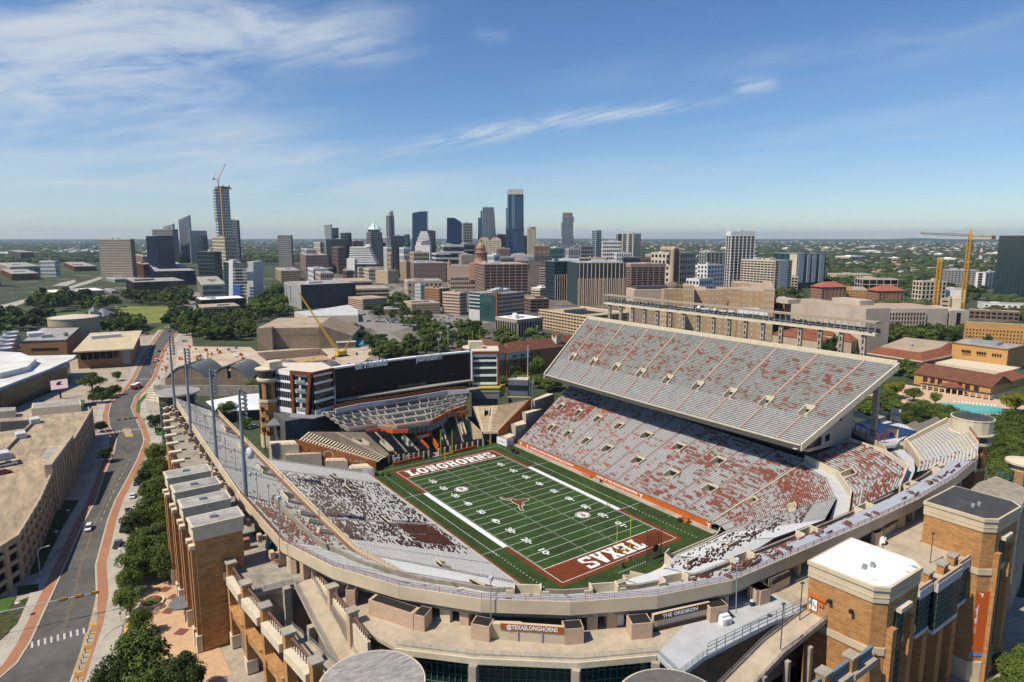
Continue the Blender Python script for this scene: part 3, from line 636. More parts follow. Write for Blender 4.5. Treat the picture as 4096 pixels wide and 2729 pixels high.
ew=m.bd('end_wall',mat('end wall concrete',(.44,.38,.30),.9,.12,.15),g9)
m=MB();m.face([V(x,-70.06,z)for x,z in((71.5,25.2),(82.5,25.),(82.5,28.2),(77.5,28.6))]);m.box(85,-70.1,25.8,88,-70.02,28.2);m.box(94,-70.1,32,95.4,-70.02,36);m.bd('window',GL_D,ew)
m=MB()
for y in range(-60,72,11):
 a=[(70,25.4),(84,24),(98,24),(98,0),(101,0),(101,46)]
 m.face([V(x,y-.5,z)for x,z in a]);m.face([V(x,y+.5,z)for x,z in a][::-1])
 for i in range(len(a)):p,q=a[i],a[(i+1)%len(a)];m.face((V(p[0],y-.5,p[1]),V(p[0],y+.5,p[1]),V(q[0],y+.5,q[1]),V(q[0],y-.5,q[1])))
sub(m.bd('raking_frame',CONCD,g9),g9)
m=MB();m.box(84.5,-67,19.6,97,69,24.4);m.bd('press_level',mat('suite glazing',(.02,.022,.025),.3,.3,2,spec=.6),g9)
m=MB()
for y in range(-64,68,4):m.box(84.1,y,20.5,84.49,y+.35,24.2)
m.box(83.9,-67,19.4,84.5,69,20.5);m.bd('press_rail',DG,g9)
for y in(-75,75):
 m=MB();m.box(108.5,y-.9,0,110.5,y+.9,49);m.bd('rear_column',CONC,g9)
m=MB();m.box(100,-68,0,104,70,46.5);m.bd('rear_wall',CONCD,g9)
gt=tg('floodlight_gantry','long raised concrete and steel floodlight gantry on columns along the top of the west deck','floodlight gantry',(109.5,0,53))
y0,y1=-73.5,70;X0,X1=107.6,111.4
m=MB();m.box(X0-.2,y0,67.2,X1+.2,y1,67.8);m.bd('roof_beam',mat('gantry tan concrete',(.33,.27,.19),.9,.15,.8),gt)
m=MB();m.box(X0-.2,y0,62.6,X1+.2,y1,63.5);m.bd('floor_beam',CW,gt)
m=MB();m.box(X1-.3,y0,63.5,X1-.1,y1,65.);m.bd('back_panel',mat('gantry back',(.16,.13,.10),.9,.2,1),gt)
ncol=17
for k in range(ncol):
 y=lerp(y0+4.5,y1-3.5,k/(ncol-1));m=MB();m.box(108.2,y-.8,50,109.4,y-.35,62.5);m.box(108.2,y+.35,50,109.4,y+.8,62.5)
 for zz in(52.8,55.5,58,60.8):m.box(108.3,y-.35,zz,109.3,y+.35,zz+1.)
 m.bd('column',CONC,gt)
m0=MB();m0.bar((X0+.1,0,63.5),(X0+.1,0,67),.11);m0.bar((X0+.1,0,63.5),(X0+1.2,0,67),.06)
PM=None
for k in range(57):
 y=lerp(y0+.3,y1-.3,k/56)
 if PM is None:o=m0.bd('post',mat('pale blue steel',(.35,.43,.47),.5,.1,1),gt);PM=o;o.location=(0,y,0)
 else:o=cp(PM);o.location=(0,y,0)
m=MB();m.bar((X0+.05,y0,64.6),(X0+.05,y1,64.6),.07);m.bar((X0-.1,y0,63.9),(X0-.1,y1,63.9),.06);m.bd('handrail',MATS['pale blue steel'],gt)
m0=MB();M=MX.Translation((X0-.1,0,64.3))@MX.Rotation(R_(-28),4,'Y')
m0.lt([(.25,0),(.46,.35),(.5,.5)],0,0,10);m0.v=[tuple(M@(MX.Rotation(R_(-80),4,'Y')@Vector(p)))for p in m0.v]
LM=None
for k in range(96):
 y=lerp(y0+1.2,y1-1.2,k/95)+random.uniform(-.25,.25)
 if LM is None:LM=m0.bd('floodlight',DG,gt);LM.location=(0,y,0)
 else:o=cp(LM);o.location=(random.uniform(.1,1.2),y,random.uniform(-.2,1.6))
for y,r in((6,.9),(-3,.65)):
 m=MB();prof=[(r*math.sin(math.pi*i/10)+.01,r-r*math.cos(math.pi*i/10))for i in range(11)];m.lt([(a,b+65.4)for a,b in prof],X0-.6,y,16);m.bd('radome',WH,gt,True)
 #  east light masts
def mast(x,y,zb,zt,lab,dish=False):
 t=tg('light_mast',lab,'light mast',(x,y,zb),'tall light masts behind the east tier')
 m=MB();m.bar((x,y,zb),(x,y,zt),.62,.34,10);m.bd('pole',mat('mast paint',(.20,.25,.28),.5,.1,1),t)
 m=MB();m.cx_((x,y,zb-2.2),2.2,2.2,2.4);m.bd('base_block',CONCD,t)
 m=MB()
 for k in range(7):zz=zt-.6-k*1.25;m.bar((x,y,zz),(x+.9,y,zz),.12);m.box(x+.8,y-1.5,zz-.1,x+.95,y+1.5,zz+.1)
 m.bd('cross_arm',DG,t)
 L0=None
 for k in range(7):
  for dy in((-1.3,-.45,.45,1.3)if k<5 else(-1.,.2)):
   if L0 is None:
    b=MB();b.lt([(.2,0),(.48,.45),(.52,.62)],0,0,9);Q=MX.Rotation(R_(118),4,'Y');b.v=[tuple(Q@Vector(p))for p in b.v]
    L0=b.bd('floodlight',mat('lamp housing',(.18,.20,.22),.4,.2,2,.4),t);L0.location=(x+1.05,y+dy,zt-.6-k*1.25)
   else:o=cp(L0);o.location=(x+1.05,y+dy,zt-.6-k*1.25)
 if dish:
  m=MB();m.lt([(.1,0),(1.5,.2),(1.9,.9),(1.7,1.5),(.8,1.9)],0,0,18);Q=MX.Translation((x+.8,y-.6,zt-19))@MX.Rotation(R_(80),4,'Y');m.v=[tuple(Q@Vector(p))for p in m.v];m.bd('dish',LG,t,True)
  m=MB();m.lt([(.1,0),(.8,.2),(.9,.6),(.5,1.)],0,0,14);Q=MX.Translation((x+.8,y-.3,zt-25))@MX.Rotation(R_(80),4,'Y');m.v=[tuple(Q@Vector(p))for p in m.v];m.bd('dish',LG,t,True)
mast(-96.6,.9,22,56.3,'nearest of four light masts, carrying a pale dish above the upper tier',True)
mast(-96.9,39.1,22,55.6,'second light mast from the camera, rising behind the upper tier')
mast(-96.9,87.5,22,56,'third light mast from the camera along the upper tier')
mast(-96.2,131.6,22,55.3,'farthest light mast at the end of the upper tier beside the round roof')
for k,(bu,bv,tv,dx)in enumerate([(1115,2185,1995,0),(1963,2405,2318,0),(2948,2390,2245,0),(3905,1850,1800,0)]):
 B=P(bu,bv,26);T=PY(bu,tv,B.y);nmz=('at the near left bend of the rim','above the rim over the lettered banner','on the rim left of the white roofed tower','at the far right end of the rim')[k]
 t=tg('light_pole','slim grey pole with a white floodlight '+nmz,'light pole',B)
 m=MB();m.bar(B+V(0,0,-3.5),T,.11,n=6);m.bd('pole',STL,t);m=MB();m.cx_(T,1.1,.6,.55,.5);m.cx_(T+V(.3,.3,-.5),.5,.5,.5,.5);m.bd('lamp',LG,t)
 #  concourse, north side
nb=tg('stadium_concourse','open concrete concourse and brick base wrapped around the outside of the stadium bowl','stadium concourse',(-80,-90,0))
ZC=18.7
m=MB();m.pz([(-96.2,148),(-97.4,148),(-103.5,101),(-107.2,54.6),(-108.6,20),(-107.8,19),(-107.8,-43.5),(-97,-44.6),(-91.7,-43.4),(-96,-34)],ZC-1,ZC);m.bd('deck',CONCD,nb)
m=MB();m.pz([(-96,-34),(-91.9,-43.6),(-91.9,-68.5),(-88.3,-80),(-77.2,-91.6),(-62,-104),(-48,-111.2),(-36,-108),(-50,-94),(-78,-70),(-90,-40)],ZC-.8,ZC);m.bd('deck',mat('tan concrete deck',(.46,.38,.28),.9,.15,.4,col2=(.36,.30,.22),scale2=.12),nb)
TDK=MATS['tan concrete deck']
m=MB();m.pz([(-47.9,-111.1),(-49.4,-118.2),(-41,-117.2),(-20,-118),(-10,-119.4),(-10,-100),(-36,-104)],ZC-.8,ZC-.02);m.bd('deck',mat('grey deck coating',(.42,.43,.44),.85,.12,.3),nb)
m=MB();m.pz([(-9.8,-100),(-9.8,-118),(8,-119),(8.2,-128.5),(45,-128.5),(45,-119),(95,-119),(100,-105),(60,-100)],ZC-.8,ZC-.04);m.bd('deck',TDK,nb)
m=MB();IW=ins(RIM[1:],9,0);ws([V(p.x,p.y,0)for p in IW],17,23.4,.5,m=m);m.bd('rear_wall',CONCD,nb)
def cons(r,a,b,h=3.5,dp=3,mt=PK,nm='concession_block'):
 p,q=Z(r,*a,ZC),Z(r,*b,ZC);d=(q-p).normalized();n_=V(-d.y,d.x,0)
 if n_.dot(V(20,20,0)-p)<0:n_=-n_
 m=MB();pg=[p,q,q+n_*dp,p+n_*dp];m.pz([(x.x,x.y)for x in pg],ZC-.1,ZC+h);o_=m.bd(nm,mt,nb)
 if dp>2:c_=sum(pg,V(0,0,0))/4;m=MB();m.pz([(x.lerp(c_,.12).x,x.lerp(c_,.12).y)for x in pg],ZC+h-.1,ZC+h+.04);m.bd('block_top_shade',DARK,o_)  # dark sheet painting in the shade of the open block top
 return o_,p,q,-n_
cons('f',(1232,985),(1612,1112),3.6,2.5);cons('f',(1618,1112),(1708,1132),3.4,3.5);cons('f',(1840,1030),(1925,1052),3.6,1.2,CW,'door_panel');cons('f',(2008,1068),(2085,1080),3.6,3)
cons('f',(2105,1192),(2262,1222),3.4,3)
o,p,q,nn=cons('f',(2270,1187),(2354+180,1195),3.2,1.2,CREAM,'shutter')
o,p,q,nn=cons('g',(4,1198),(548,1237),3.6,.8,CREAM,'shutter')
m=MB();e=nn*.3;
def plate(p,q,z0,z1,off,mt,nm,par):
 m=MB();d=(q-p).normalized();n_=nn
 a,b=p+n_*off,q+n_*off;m.box(0,0,0,1,1,1);m.v=[tuple((a if v[0]<.5 else b)+n_*(v[1]*.08)+V(0,0,z0-ZC+(z1-z0)*v[2]))for v in m.v];return m.bd(nm,mt,par)
sg=tg('banner','burnt orange banner with white lettering over the concession shutters below the rim','banner',(p+q)/2)
plate(p,q,ZC+2.45,ZC+3.75,.15,mat('banner orange',(.33,.08,.02),.7,.05,1),'board',sg)
text('@TEXASLONGHORNS',1.25,WH,sg,(p+q)/2+nn*.30+V(0,0,3.1),q-p,(0,0,1),'lettering',.03,.01,(q-p).length*.8)
for f in(.28,.66):m=MB();c=p.lerp(q,f)+nn*.1;m.cx_(c,.25,.25,2.4);m.bd('shutter_post',STL,nb)
cons('g',(552,1245),(716,1232),3.4,3);cons('g',(745,1115),(835,1112),3.6,3);cons('g',(915,1105),(1003,1096),3.6,3);cons('g',(1005,1080),(1060,1070),3.6,1,WH,'door_panel')
cons('g',(1125,1200),(1302,1183),3.4,3.4)
o,p,q,nn=cons('g',(1312,1128),(1795,1012),3.6,.8,CREAM,'shutter')
sg=tg('banner','dark brown banner reading THE GRIDIRON above a shaded concession stand','banner',(p+q)/2)
plate(p,q,ZC+2.4,ZC+3.8,.15,mat('banner brown',(.055,.03,.022),.7,.05,1),'board',sg)
text('THE GRIDIRON',1.15,WH,sg,p.lerp(q,.45)+nn*.30+V(0,0,3.1),q-p,(0,0,1),'lettering',.03,.01,(q-p).length*.62)
plate(p,q,ZC+.0,ZC+.9,.15,MATS['banner brown'],'counter',nb)
cons('g',(1797,1055),(1948,1030),3.4,3);cons('g',(2142,850),(2225,905),3.4,3);cons('g',(2190,905),(2310,878),3.4,3)
cons('h',(965,505),(1000,520),3.4,3);cons('h',(1115,410),(1170,395),3.4,3)
o,p,q,nn=cons('h',(1010,470),(1110,405),3.4,.8,CREAM,'shutter');plate(p,q,ZC+2.3,ZC+3.5,.15,MATS['banner brown'],'menu_board',nb)
o,p,q,nn=cons('h',(155,905),(300,830),3.4,.8,CREAM,'shutter');plate(p,q,ZC+2.3,ZC+3.5,.15,MATS['banner brown'],'menu_board',nb)
cons('k',(905,490),(965,490),3.6,3);cons('k',(870,455),(905,490),3.6,1.2,CREAM,'map_board');cons('k',(1000,530),(1035,548),4,3)
cons('k',(750,235),(805,340),4,2);cons('f',(1035,915),(1115,915),3.9,3)
EG=[V(-88.3,-80,0),V(-77.2,-91.6,0),V(-62,-104,0),V(-48,-111.2,0)]
m=MB();ws(EG,ZC-1.3,ZC-.05,.7,m=m);m.bd('slab_edge',CW,nb)
EGi=[p+V(1.6,1.6,0)for p in EG]
for a,b in zip(EGi,EGi[1:]):
 m=MB();ws([a.lerp(b,.04),a.lerp(b,.96)],3,ZC-1.4,.2,m=m);gl=m.bd('curtain_wall',GL_G,nb)
 m=MB();d=(b-a);n_=V(d.y,-d.x,0).normalized()*.25
 for k in range(13):p=a.lerp(b,.04+.92*k/12)+n_;m.bar(p+V(0,0,3),p+V(0,0,ZC-1.4),.08)
 for zz in(5,7,9,11,13,15):m.bar(a.lerp(b,.04)+n_+V(0,0,zz),b.lerp(a,.04)+n_+V(0,0,zz),.08)
 m.bd('mullion',TEAL,gl)
for p in EG:m=MB();m.cx_((p.x-.3,p.y-.3,0),1.6,1.6,ZC-1.2,.6);m.bd('column',CONC,nb)
m=fo([p+V(.4,.4,ZC)for p in EG]+[V(-48.9,-117.6,ZC)],1.15,1.8,.04,3,None,.3);m.bd('railing',mat('grey green railing',(.30,.36,.35),.6,.1,1),nb)
m=fo([V(-49,-117.9,ZC),V(-43,-117.2,ZC),V(-40,-117.,ZC)],1.2,2,.05,3,None,.4);m.bd('railing',TEAL,nb)
m=fo([V(-40,-117.,ZC),V(-24.5,-117.7,ZC),V(-10.5,-118.6,ZC)],2.4,2.6,.09,3,None,.4)
m.bd('railing',MATS['grey green railing'],nb)
m=MB();ws([V(*p,0)for p in[(-106.5,20),(-106.5,-43),(-97.4,-44.4),(-92.2,-44),(-92.2,-66),(-84,-78),(-70,-92),(-48,-106),(-40,-112),(-12,-114),(60,-114),(90,-104),(104,-90),(104,-68)]],0,ZC-1.1,1.2,m=m);m.bd('base',mat('dark concrete base',(.20,.17,.14),.9,.2,.3),nb)  # outer base wall in a darker concrete tone
def pier(b,w,d,z0,z1,par,rot=0,mt=BK,cap=True,nm='pier'):
 m=MB();m.cx_((b[0],b[1],z0),w,d,z1-z0,rot);o=m.bd(nm,mt,par)
 if cap:m=MB();m.cx_((b[0],b[1],z1),w+.5,d+.5,.45,rot);m.bd('capstone',CONC,o)
 return o
rp=tg('ramp','long tan concrete pedestrian ramp sinking away from the near left plaza','ramp',(-94,-56,10))
def ramp(pts,w,th,mt,par,fence=True):
 """pts: centre points, w half widths"""
 m=MB();L_=ins(pts,w,0);R__=ins(pts,-w,0)
 for i in range(len(pts)-1):m.slab(L_[i],R__[i],R__[i+1],L_[i+1],th)
 m.bd('ramp_slab',mt,par)
 for s,e in((1,L_),(-1,R__)):
  m=MB();ws(e,0,.5,.2,m=m);m.bd('kerb',CONC,par);fo([p+V(0,0,.5)for p in e],.9,2.5,.04,3,None,.5).bd('railing',STL,par)
ramp([V(-94.9,-43.6,ZC),V(-95,-56,16),V(-94.6,-80,11)],2.2,.6,TDK,rp)
r2=tg('ramp','shaded lower ramp flight behind the brick arcade on the near left','ramp',(-101,-60,8))
ramp([V(-101,-46,9),V(-100.5,-60,12),V(-100,-84,16.4)],2.4,.6,CONC,r2)
m=MB();m.cx_((-99,-45.2,0),1.6,1.6,ZC);m.cx_((-97.6,-57.5,0),1.5,1.5,15);m.cx_((-97.6,-70,0),1.5,1.5,12.5);m.bd('ramp_column',CONC,nb)
fo([V(-105.5,-43.3,ZC),V(-97.3,-44.3,ZC)],1.2,2,.05,5).bd('railing',STL,nb)
iw=tg('pier_wall','pink block wall with square piers and bronze rails between the ramp and the concourse','wall',(-91.9,-55,18))
for i,y in enumerate((-44,-55.6,-67.2)):pier((-91.9,y),2,1.8,12,ZC+2.6,iw,0,PK)
for a,b in((-45,-54.6),(-56.6,-66.2),(-68.2,-76)):
 m=MB();m.box(-92.3,b,13,-91.6,a,ZC+.4);m.bd('wall_panel',CW,iw);m=MB();m.box(-92.15,b,ZC+1.7,-91.75,a,ZC+2.)
 for k in range(7):y=lerp(a,b,(k+.5)/7);m.box(-92.05,y-.08,ZC+.4,-91.85,y+.08,ZC+1.7)
 m.bd('rail',mat('bronze rail',(.16,.09,.07),.6,.1,1),iw)
arc=tg('arcade','brick arcade with stone capped piers and bronze rails along the near left corner','arcade',(-106,-50,0))
pts=[(-108.2,-19.5),(-107.9,-31),(-107.3,-43),(-106.2,-55),(-105.,-67),(-103.6,-79)]
for i,(x,y)in enumerate(pts):
 pier((x,y),1.9,2.3,0,ZC+2.7,arc);m=MB();m.cx_((x,y,0),2.4,2.8,3.2);m.bd('plinth',CW,arc)
 if i<len(pts)-1:
  x2,y2=pts[i+1];an=math.atan2(y2-y,x2-x);cx,cy=(x+x2)/2,(y+y2)/2;ln=math.hypot(x2-x,y2-y)-2.3
  m=MB();m.cx_((cx-.4,cy,ZC-1.9),ln,2.4,1.9,an);m.bd('stone_ledge',CW,arc)
  m=MB();m.cx_((cx,cy,ZC-10.8),ln,1.5,2.8,an);m.cx_((cx-.3,cy,ZC-8),ln,2.2,.35,an);m.bd('spandrel',BK,arc)
  m=MB();m.cx_((cx,cy,ZC+1.9),ln,.35,.35,an)
  for k in range(8):f=(k+.5)/8;m.cx_((lerp(x,x2,.1+.8*f),lerp(y,y2,.1+.8*f),ZC),.18,.18,1.9)
  m.bd('rail',MATS['bronze rail'],arc)
  m=MB();m.cx_((cx-1.3,cy,0),.5,3.3,0.01);
m=MB();m.box(-109.2,-20.8,ZC-2,-101,-19.2,ZC+2.8);m.bd('return_wall',BKD,arc)
def drum(cx,cy,r,zt,lab,mt=RFG,body=GL_G):
 t=tg('round_tower',lab,'round tower',(cx,cy,0))
 m=MB();m.lt([(r-.2,zt-.9),(r,zt-.7),(r,zt-.05)],cx,cy,48);rf=m.bd('roof_rim',CW,t)
 m=MB();m.lt([(r-.35,zt-.1),(r-.35,zt+.06)],cx,cy,48);m.bd('roof',mt,rf)
 m=MB();m.lt([(r-1.8,NZ),(r-1.8,zt-.9)],cx,cy,40);bd=m.bd('wall',body,t)
 m=MB()
 for k in range(24):a=k*math.pi/12;p=V(cx+(r-1.7)*math.cos(a),cy+(r-1.7)*math.sin(a),0);m.bar(p,p+V(0,0,zt-.9),.1)
 for zz in range(2,int(zt)-1,2):m.lt([(r-1.68,zz),(r-1.68,zz+.15)],cx,cy,40)
 m.bd('mullion',TEAL,bd);return t
SEAMR=mat('seamed roof grey',(.34,.32,.29),.9,.25,.6,col2=(.22,.21,.2),scale2=.5,stretch=(1,3,1))
drum(-97.4,-90.,9.4,21,'grey round roof of the stair tower at the bottom edge left of centre',SEAMR)
drum(-58.6,-124.4,9.6,21,'dark round roof of the stair tower at the bottom edge right of centre',mat('dark disc roof',(.12,.115,.11),.9,.2,.4))
_c=Z('b',1588,592,26.5);drum(_c.x,_c.y,9.6,26.5,'distant pale round roof beyond the east tier',SEAMR)
for i,y in enumerate((-26.4,-13.2,-.9,11.6)):
 nm=('nearest','second nearest','third nearest','farthest')[i]
 t=tg('brick_tower',f'{nm} of the four brick towers with flat grey roofs beside the east tier','tower',(-110,y,0),'brick towers beside the east tier')
 x0,x1,a,b=-115,-104.4,y-2.9,y+2.9
 m=MB();m.box(x0,a,0,x1,b,28.2);m.bd('wall',BKD if 0 else BK,t)
 m=MB();m.box(x0-.3,a-.3,28.2,x1+.3,b+.3,31.4);m.box(x0-.6,a-.6,31.4,x1+.6,b+.6,31.9);c=m.bd('cornice',CW,t)
 m=MB();m.box(x0-.1,a-.1,31.9,x1+.1,b+.1,31.96);m.bd('roof',RFG,c)
 m=MB();m.box(x0+4,y-.6,31.96,x0+5.6,y+.6,32.6);m.bd('roof_vent',STL,c)
 m=MB();m.box(x0-.9,a+.4,0,x0,a+1.7,26);m.box(x0-.9,b-1.7,0,x0,b-.4,26);m.bd('buttress',BK,t)
 m=MB();m.box(x0-1.2,a+.2,26,x0+.2,a+1.9,27);m.box(x0-1.2,b-1.9,26,x0+.2,b-.2,27);m.box(x0-1.3,a,0,x0+.2,a+2.1,4.2);m.box(x0-1.3,b-2.1,0,x0+.2,b,4.2);m.bd('stone_trim',CW,t)
 m=MB();m.box(x0-.3,a+1.9,5,x0-.05,b-1.9,25);m.bd('window',GL_D,t)
ea=tg('arcade','long brick arcade with cream cantilevered pier tops beside the far east concourse','arcade',(-106,80,0))
EX=[(20,-108.6),(30,-108.3),(54.6,-107),(77.8,-105.5),(101,-103.3),(125,-100.4),(148,-97.3)]
def exx(y):
 for(y0,x0),(y1,x1)in zip(EX,EX[1:]):
  if y<=y1:return lerp(x0,x1,(y-y0)/(y1-y0))
 return-97.3
m=MB();ws([V(exx(y)+.4,y,0)for y in(20,30,54,78,101,125,147)],GZ,18.6,.6,m=m);m.bd('wall',BK,ea)
for k in range(11):
 y=31+k*11.6;x=exx(y);m=MB();m.box(x-1.,y-.9,0,x+.9,y+.9,21.4);o=m.bd('pier',BK,ea);m=MB();m.box(x-1.5,y-1.2,21.4,x+2.6,y+1.2,22.2);m.bd('capstone',CW,o)
 m=MB();m.box(x-.2,y+.9,20.2,x+.3,y+10.7,20.5)
 for j in range(7):m.box(x-.1,y+2+j*1.3,18.6,x+.15,y+2.15+j*1.3,20.2)
 m.bd('rail',MATS['bronze rail'],ea)
 #  north-west brick towers and terrace
def oct8(pts,zt,lab,roofm,sign=False):
 t=tg('brick_tower',lab,'tower',(pts[0][0],pts[0][1],0));c=sum((V(*p,0)for p in pts),V(0,0,0))/len(pts)
 sc=lambda s:[((V(*p,0)-c).normalized()*s+V(*p,0))[:2]for p in pts]
 m=MB();m.pz(pts,NZ,zt-3.2);m.bd('wall',BK,t)
 m=MB();m.pz(sc(.25),zt-3.2,zt-.5);m.pz(sc(.55),zt-.5,zt+.35);m.pz(sc(.35),zt-2.1,zt-1.9);cn=m.bd('cornice',CREAM,t)
 m=MB();m.pz(sc(-.15),zt+.3,zt+.42);m.bd('roof',roofm,cn)
 m=MB();q=c;m.cx_((q.x-3,q.y+1,zt+.42),2.2,.8,.4,.3);m.cx_((q.x-1,q.y+.3,zt+.42),1.4,.8,.7,.3);m.bd('roof_vent',STL,cn)
 m=MB();m.pz(sc(.3),15.2,16.8);m.pz(sc(.5),NZ,-8.5);m.bd('stone_band',CREAM,t)
 return t
WROOF=mat('white stained roof',(.82,.81,.78),.7,.04,.3,col2=(.25,.17,.10),scale2=.22,thr=(.60,.68))
t1=oct8([(8,-119.2),(-9.8,-119.5),(-9.1,-132.5),(-6.9,-134.5),(6.3,-134.5),(8.3,-132.3)],29.7,'near brick tower with a white stained roof at the right foreground',WROOF)
t2=oct8([(63,-119.4),(45.,-119.4),(45.3,-132.6),(47.8,-134.6),(61.,-134.9),(63.4,-132.5)],29.7,'second brick tower with a black roof behind the white roofed one',ROOFD)
for(t,xa)in((t1,-3.5),(t2,51)):
 m=MB();m.box(xa-.4,-134.75,-6,xa+3.6,-134.5,24);w=m.bd('window',GL_D,t);m=MB()
 for k in range(5):m.bar((xa+k*.8,-134.85,-6),(xa+k*.8,-134.85,24),.05)
 for k in range(16):m.bar((xa-.4,-134.85,-5+k*1.8),(xa+3.6,-134.85,-5+k*1.8),.05)
 m.bd('mullion',TEAL,w)
 m=MB();m.box(xa-.8,-136,24,xa+4,-134.4,25);m.bd('stone_lintel',CW,t)
 for dx in(-3.2,4.6):m=MB();m.box(xa+dx,-135.8,NZ,xa+dx+1.8,-134.4,21);m.bd('buttress',BK,t)
sg=tg('wall_sign','orange and white notice boards on the left brick wall of the near tower','sign',(-9.9,-121,21));
m=MB();m.box(-9.98,-123.6,22.2,-9.85,-119.9,23.2);m.bd('board',mat('sign orange',(.55,.14,.03),.6,.05,1),sg)
m=MB();m.box(-9.98,-121.8,19.4,-9.85,-120.1,21.8);w=m.bd('board',WH,sg)
for j,c in enumerate(((.5,.04,.1),(.05,.3,.5),(.4,.3,.05),(.15,.08,.3))):m=MB();m.box(-10.02,-121.6+j*.4,19.9+(j%2)*.5,-9.98,-121.35+j*.4,20.7+(j%2)*.5);m.bd('logo',mat('logo colour %d'%j,c),w)
m=MB();m.box(-9.98,-123.2,20.9,-9.85,-122.,21.8);m.bd('board',MATS['sign orange'],sg)
for y in(-124.5,-129.):
 wl=tg('wall_lamp','dark wedge wall lamp on the left face of the near tower, '+('nearer the signs' if y>-126 else 'nearer the corner'),'lamp',(-10,y,24));m=MB();m.box(-10.5,y-.35,22.8,-9.85,y+.35,23.5);m.bd('housing',DARK,wl)
for(xa,xb,yy,zb)in((9,17.4,-129.6,8),(17.9,24.2,-130.4,8),(24.8,38,-131.4,7),(38.6,44.9,-130.6,8)):
 m=MB();m.box(xa,yy,zb,xb,-128.4,ZC-2.);gl=m.bd('glass_bay',GL_D,nb);m=MB();m.box(xa-.1,yy-.25,ZC-2.,xb+.1,yy+.35,ZC+.15);m.box(xa-.2,yy-.2,zb-1.,xb+.2,-128.4,zb);m.bd('bay_trim',LG,gl)
 m=MB();m.box(xa-.1,yy+.4,ZC-2,xb+.1,-128,ZC);m.bd('deck',TDK,nb)
 m=MB();m.box(xa-.1,yy-.1,ZC+.15,xb+.1,yy+.35,ZC+.95);m.bd('parapet',PK,nb)
 m=MB()
 for k in range(int(xb-xa)):m.bar((xa+.5+k,yy-.08,zb),(xa+.5+k,yy-.08,ZC-2.),.06)
 for k in range(5):m.bar((xa,yy-.08,zb+1.4+k*1.5),(xb,yy-.08,zb+1.4+k*1.5),.06)
 m.bd('mullion',TEAL,gl)
for(x,y)in((31.5,-129.6),(38.3,-129.2),(24.4,-129.2)):pier((x,y),2.4,1.6,ZC-.2,ZC+2.2,nb,0,BK)
m=MB();m.box(8.4,-127.6,NZ,44.8,-124,ZC-1.2);m.bd('base',BK,nb)
for x in(12,22,31,39):m=MB();m.box(x,-130.5,NZ,x+2.6,-127.7,7);m.bd('buttress',BK,nb)
bn=V(-.62,-.78,0)
BA=tg('hanging_banner','tall burnt orange banner with a white emblem and athletes on the second brick tower','banner',(49.5,-134.8,8))
BX=V(46.9,-134.15,0);bd=V(.78,-.62,0).normalized();bn=V(-.62,-.78,0)
def bq(u0,u1,z0,z1,mt,nm,off):
 m=MB();w=2.9;a,b=V(45.3,-132.6,0)+V(.78,-.62,0)*(u0*w+.15),V(45.5,-132.9,0)+V(.78,-.62,0)*(u1*w+.15)
 m.box(0,0,0,1,1,1);m.v=[tuple((a if v[0]<.5 else b)+bn*(off+v[1]*.05)+V(0,0,z0+(z1-z0)*v[2]))for v in m.v];return m.bd(nm,mt,BA)
bq(0,1,-6.,10.8,mat('banner cloth orange',(.48,.09,.012),.8,.05,1),'cloth',.06);bq(0,1,-7.,-6.,mat('banner cloth blue',(.10,.25,.5),.8,.05,1),'cloth_border',.06)
random.seed(3)
for j,(u,z,h,c)in enumerate([(.32,5.6,2.6,(.62,.64,.66)),(.65,7.4,2.2,(.10,.04,.03)),(.8,4.4,2.2,(.6,.6,.64)),(.3,3.,2.,(.62,.6,.6)),(.6,2.,1.8,(.4,.3,.25)),(.3,.3,2.2,(.5,.28,.2)),(.7,-1.4,2.4,(.62,.42,.3)),(.65,-4.,2.,(.5,.55,.65)),(.3,-4.9,1.6,(.5,.35,.3))]):
 m=MB();w=2.9;c0=V(45.3,-132.6,0)+V(.78,-.62,0)*(u*w+.15)+bn*.13
 e=V(.78,-.62,0)*.55;pg=[(-.8,-.5),(.8,-.5),(.9,.1),(1.3,.35),(1.1,.5),(.5,.3),(.35,.42),(.3,.68),(-.3,.68),(-.35,.42),(-.6,.3),(-1.3,.1),(-1.2,-.1),(-.8,.0)]
 m.face([c0+e*a+V(0,0,z+b*h)for a,b in pg]);m.face([c0+e*a+V(0,0,z+b*h)+bn*.01 for a,b in pg][::-1]);m.bd('printed_figure',mat('print %d'%j,c),BA)
steer(BA,V(45.3,-132.6,0)+V(.78,-.62,0)*1.6+bn*.14+V(0,0,9.8),(.78,-.62,0),(0,0,1),1.7,WH,.03)
for(x,y,lab)in((34.5,-125.8,'dark slim light pole standing alone on the tan roof terrace'),(18.5,-121.5,'dark light pole near the shaded shutters'),(-13.5,-120.2,'tall dark light pole beside the ramp gate left of the near tower'),(-24,-122.5,'dark light pole on a post along the lower ramp')):
 t=tg('light_pole',lab,'light pole',(x,y,ZC));m=MB();m.bar((x,y,ZC-2),(x,y,ZC+7.6),.11,n=6);m.bd('pole',DG,t);m=MB();m.cx_((x,y,ZC+7.6),.9,.5,.25);m.bd('lamp_head',DG,t)
r3=tg('ramp','tan approach ramp with mesh railings running down left from the near tower','ramp',(-25,-122,10))
ramp([V(-9.8,-121.6,ZC-.2),V(-24,-121.2,16.2),V(-50,-122.5,11)],2.4,.7,TDK,r3)
for x in(-16,-24,-32):m=MB();m.cx_((x,-124.2,NZ),1,1,15-NZ);m.bd('support',CONC,r3)
a3=tg('arcade','grey railed brick arcade stepping down left from the near tower','arcade',(-25,-131,0))
q=[(-9.,-133.6),(-17.5,-133.2),(-26.5,-132.8),(-36,-132.4),(-45,-132)]
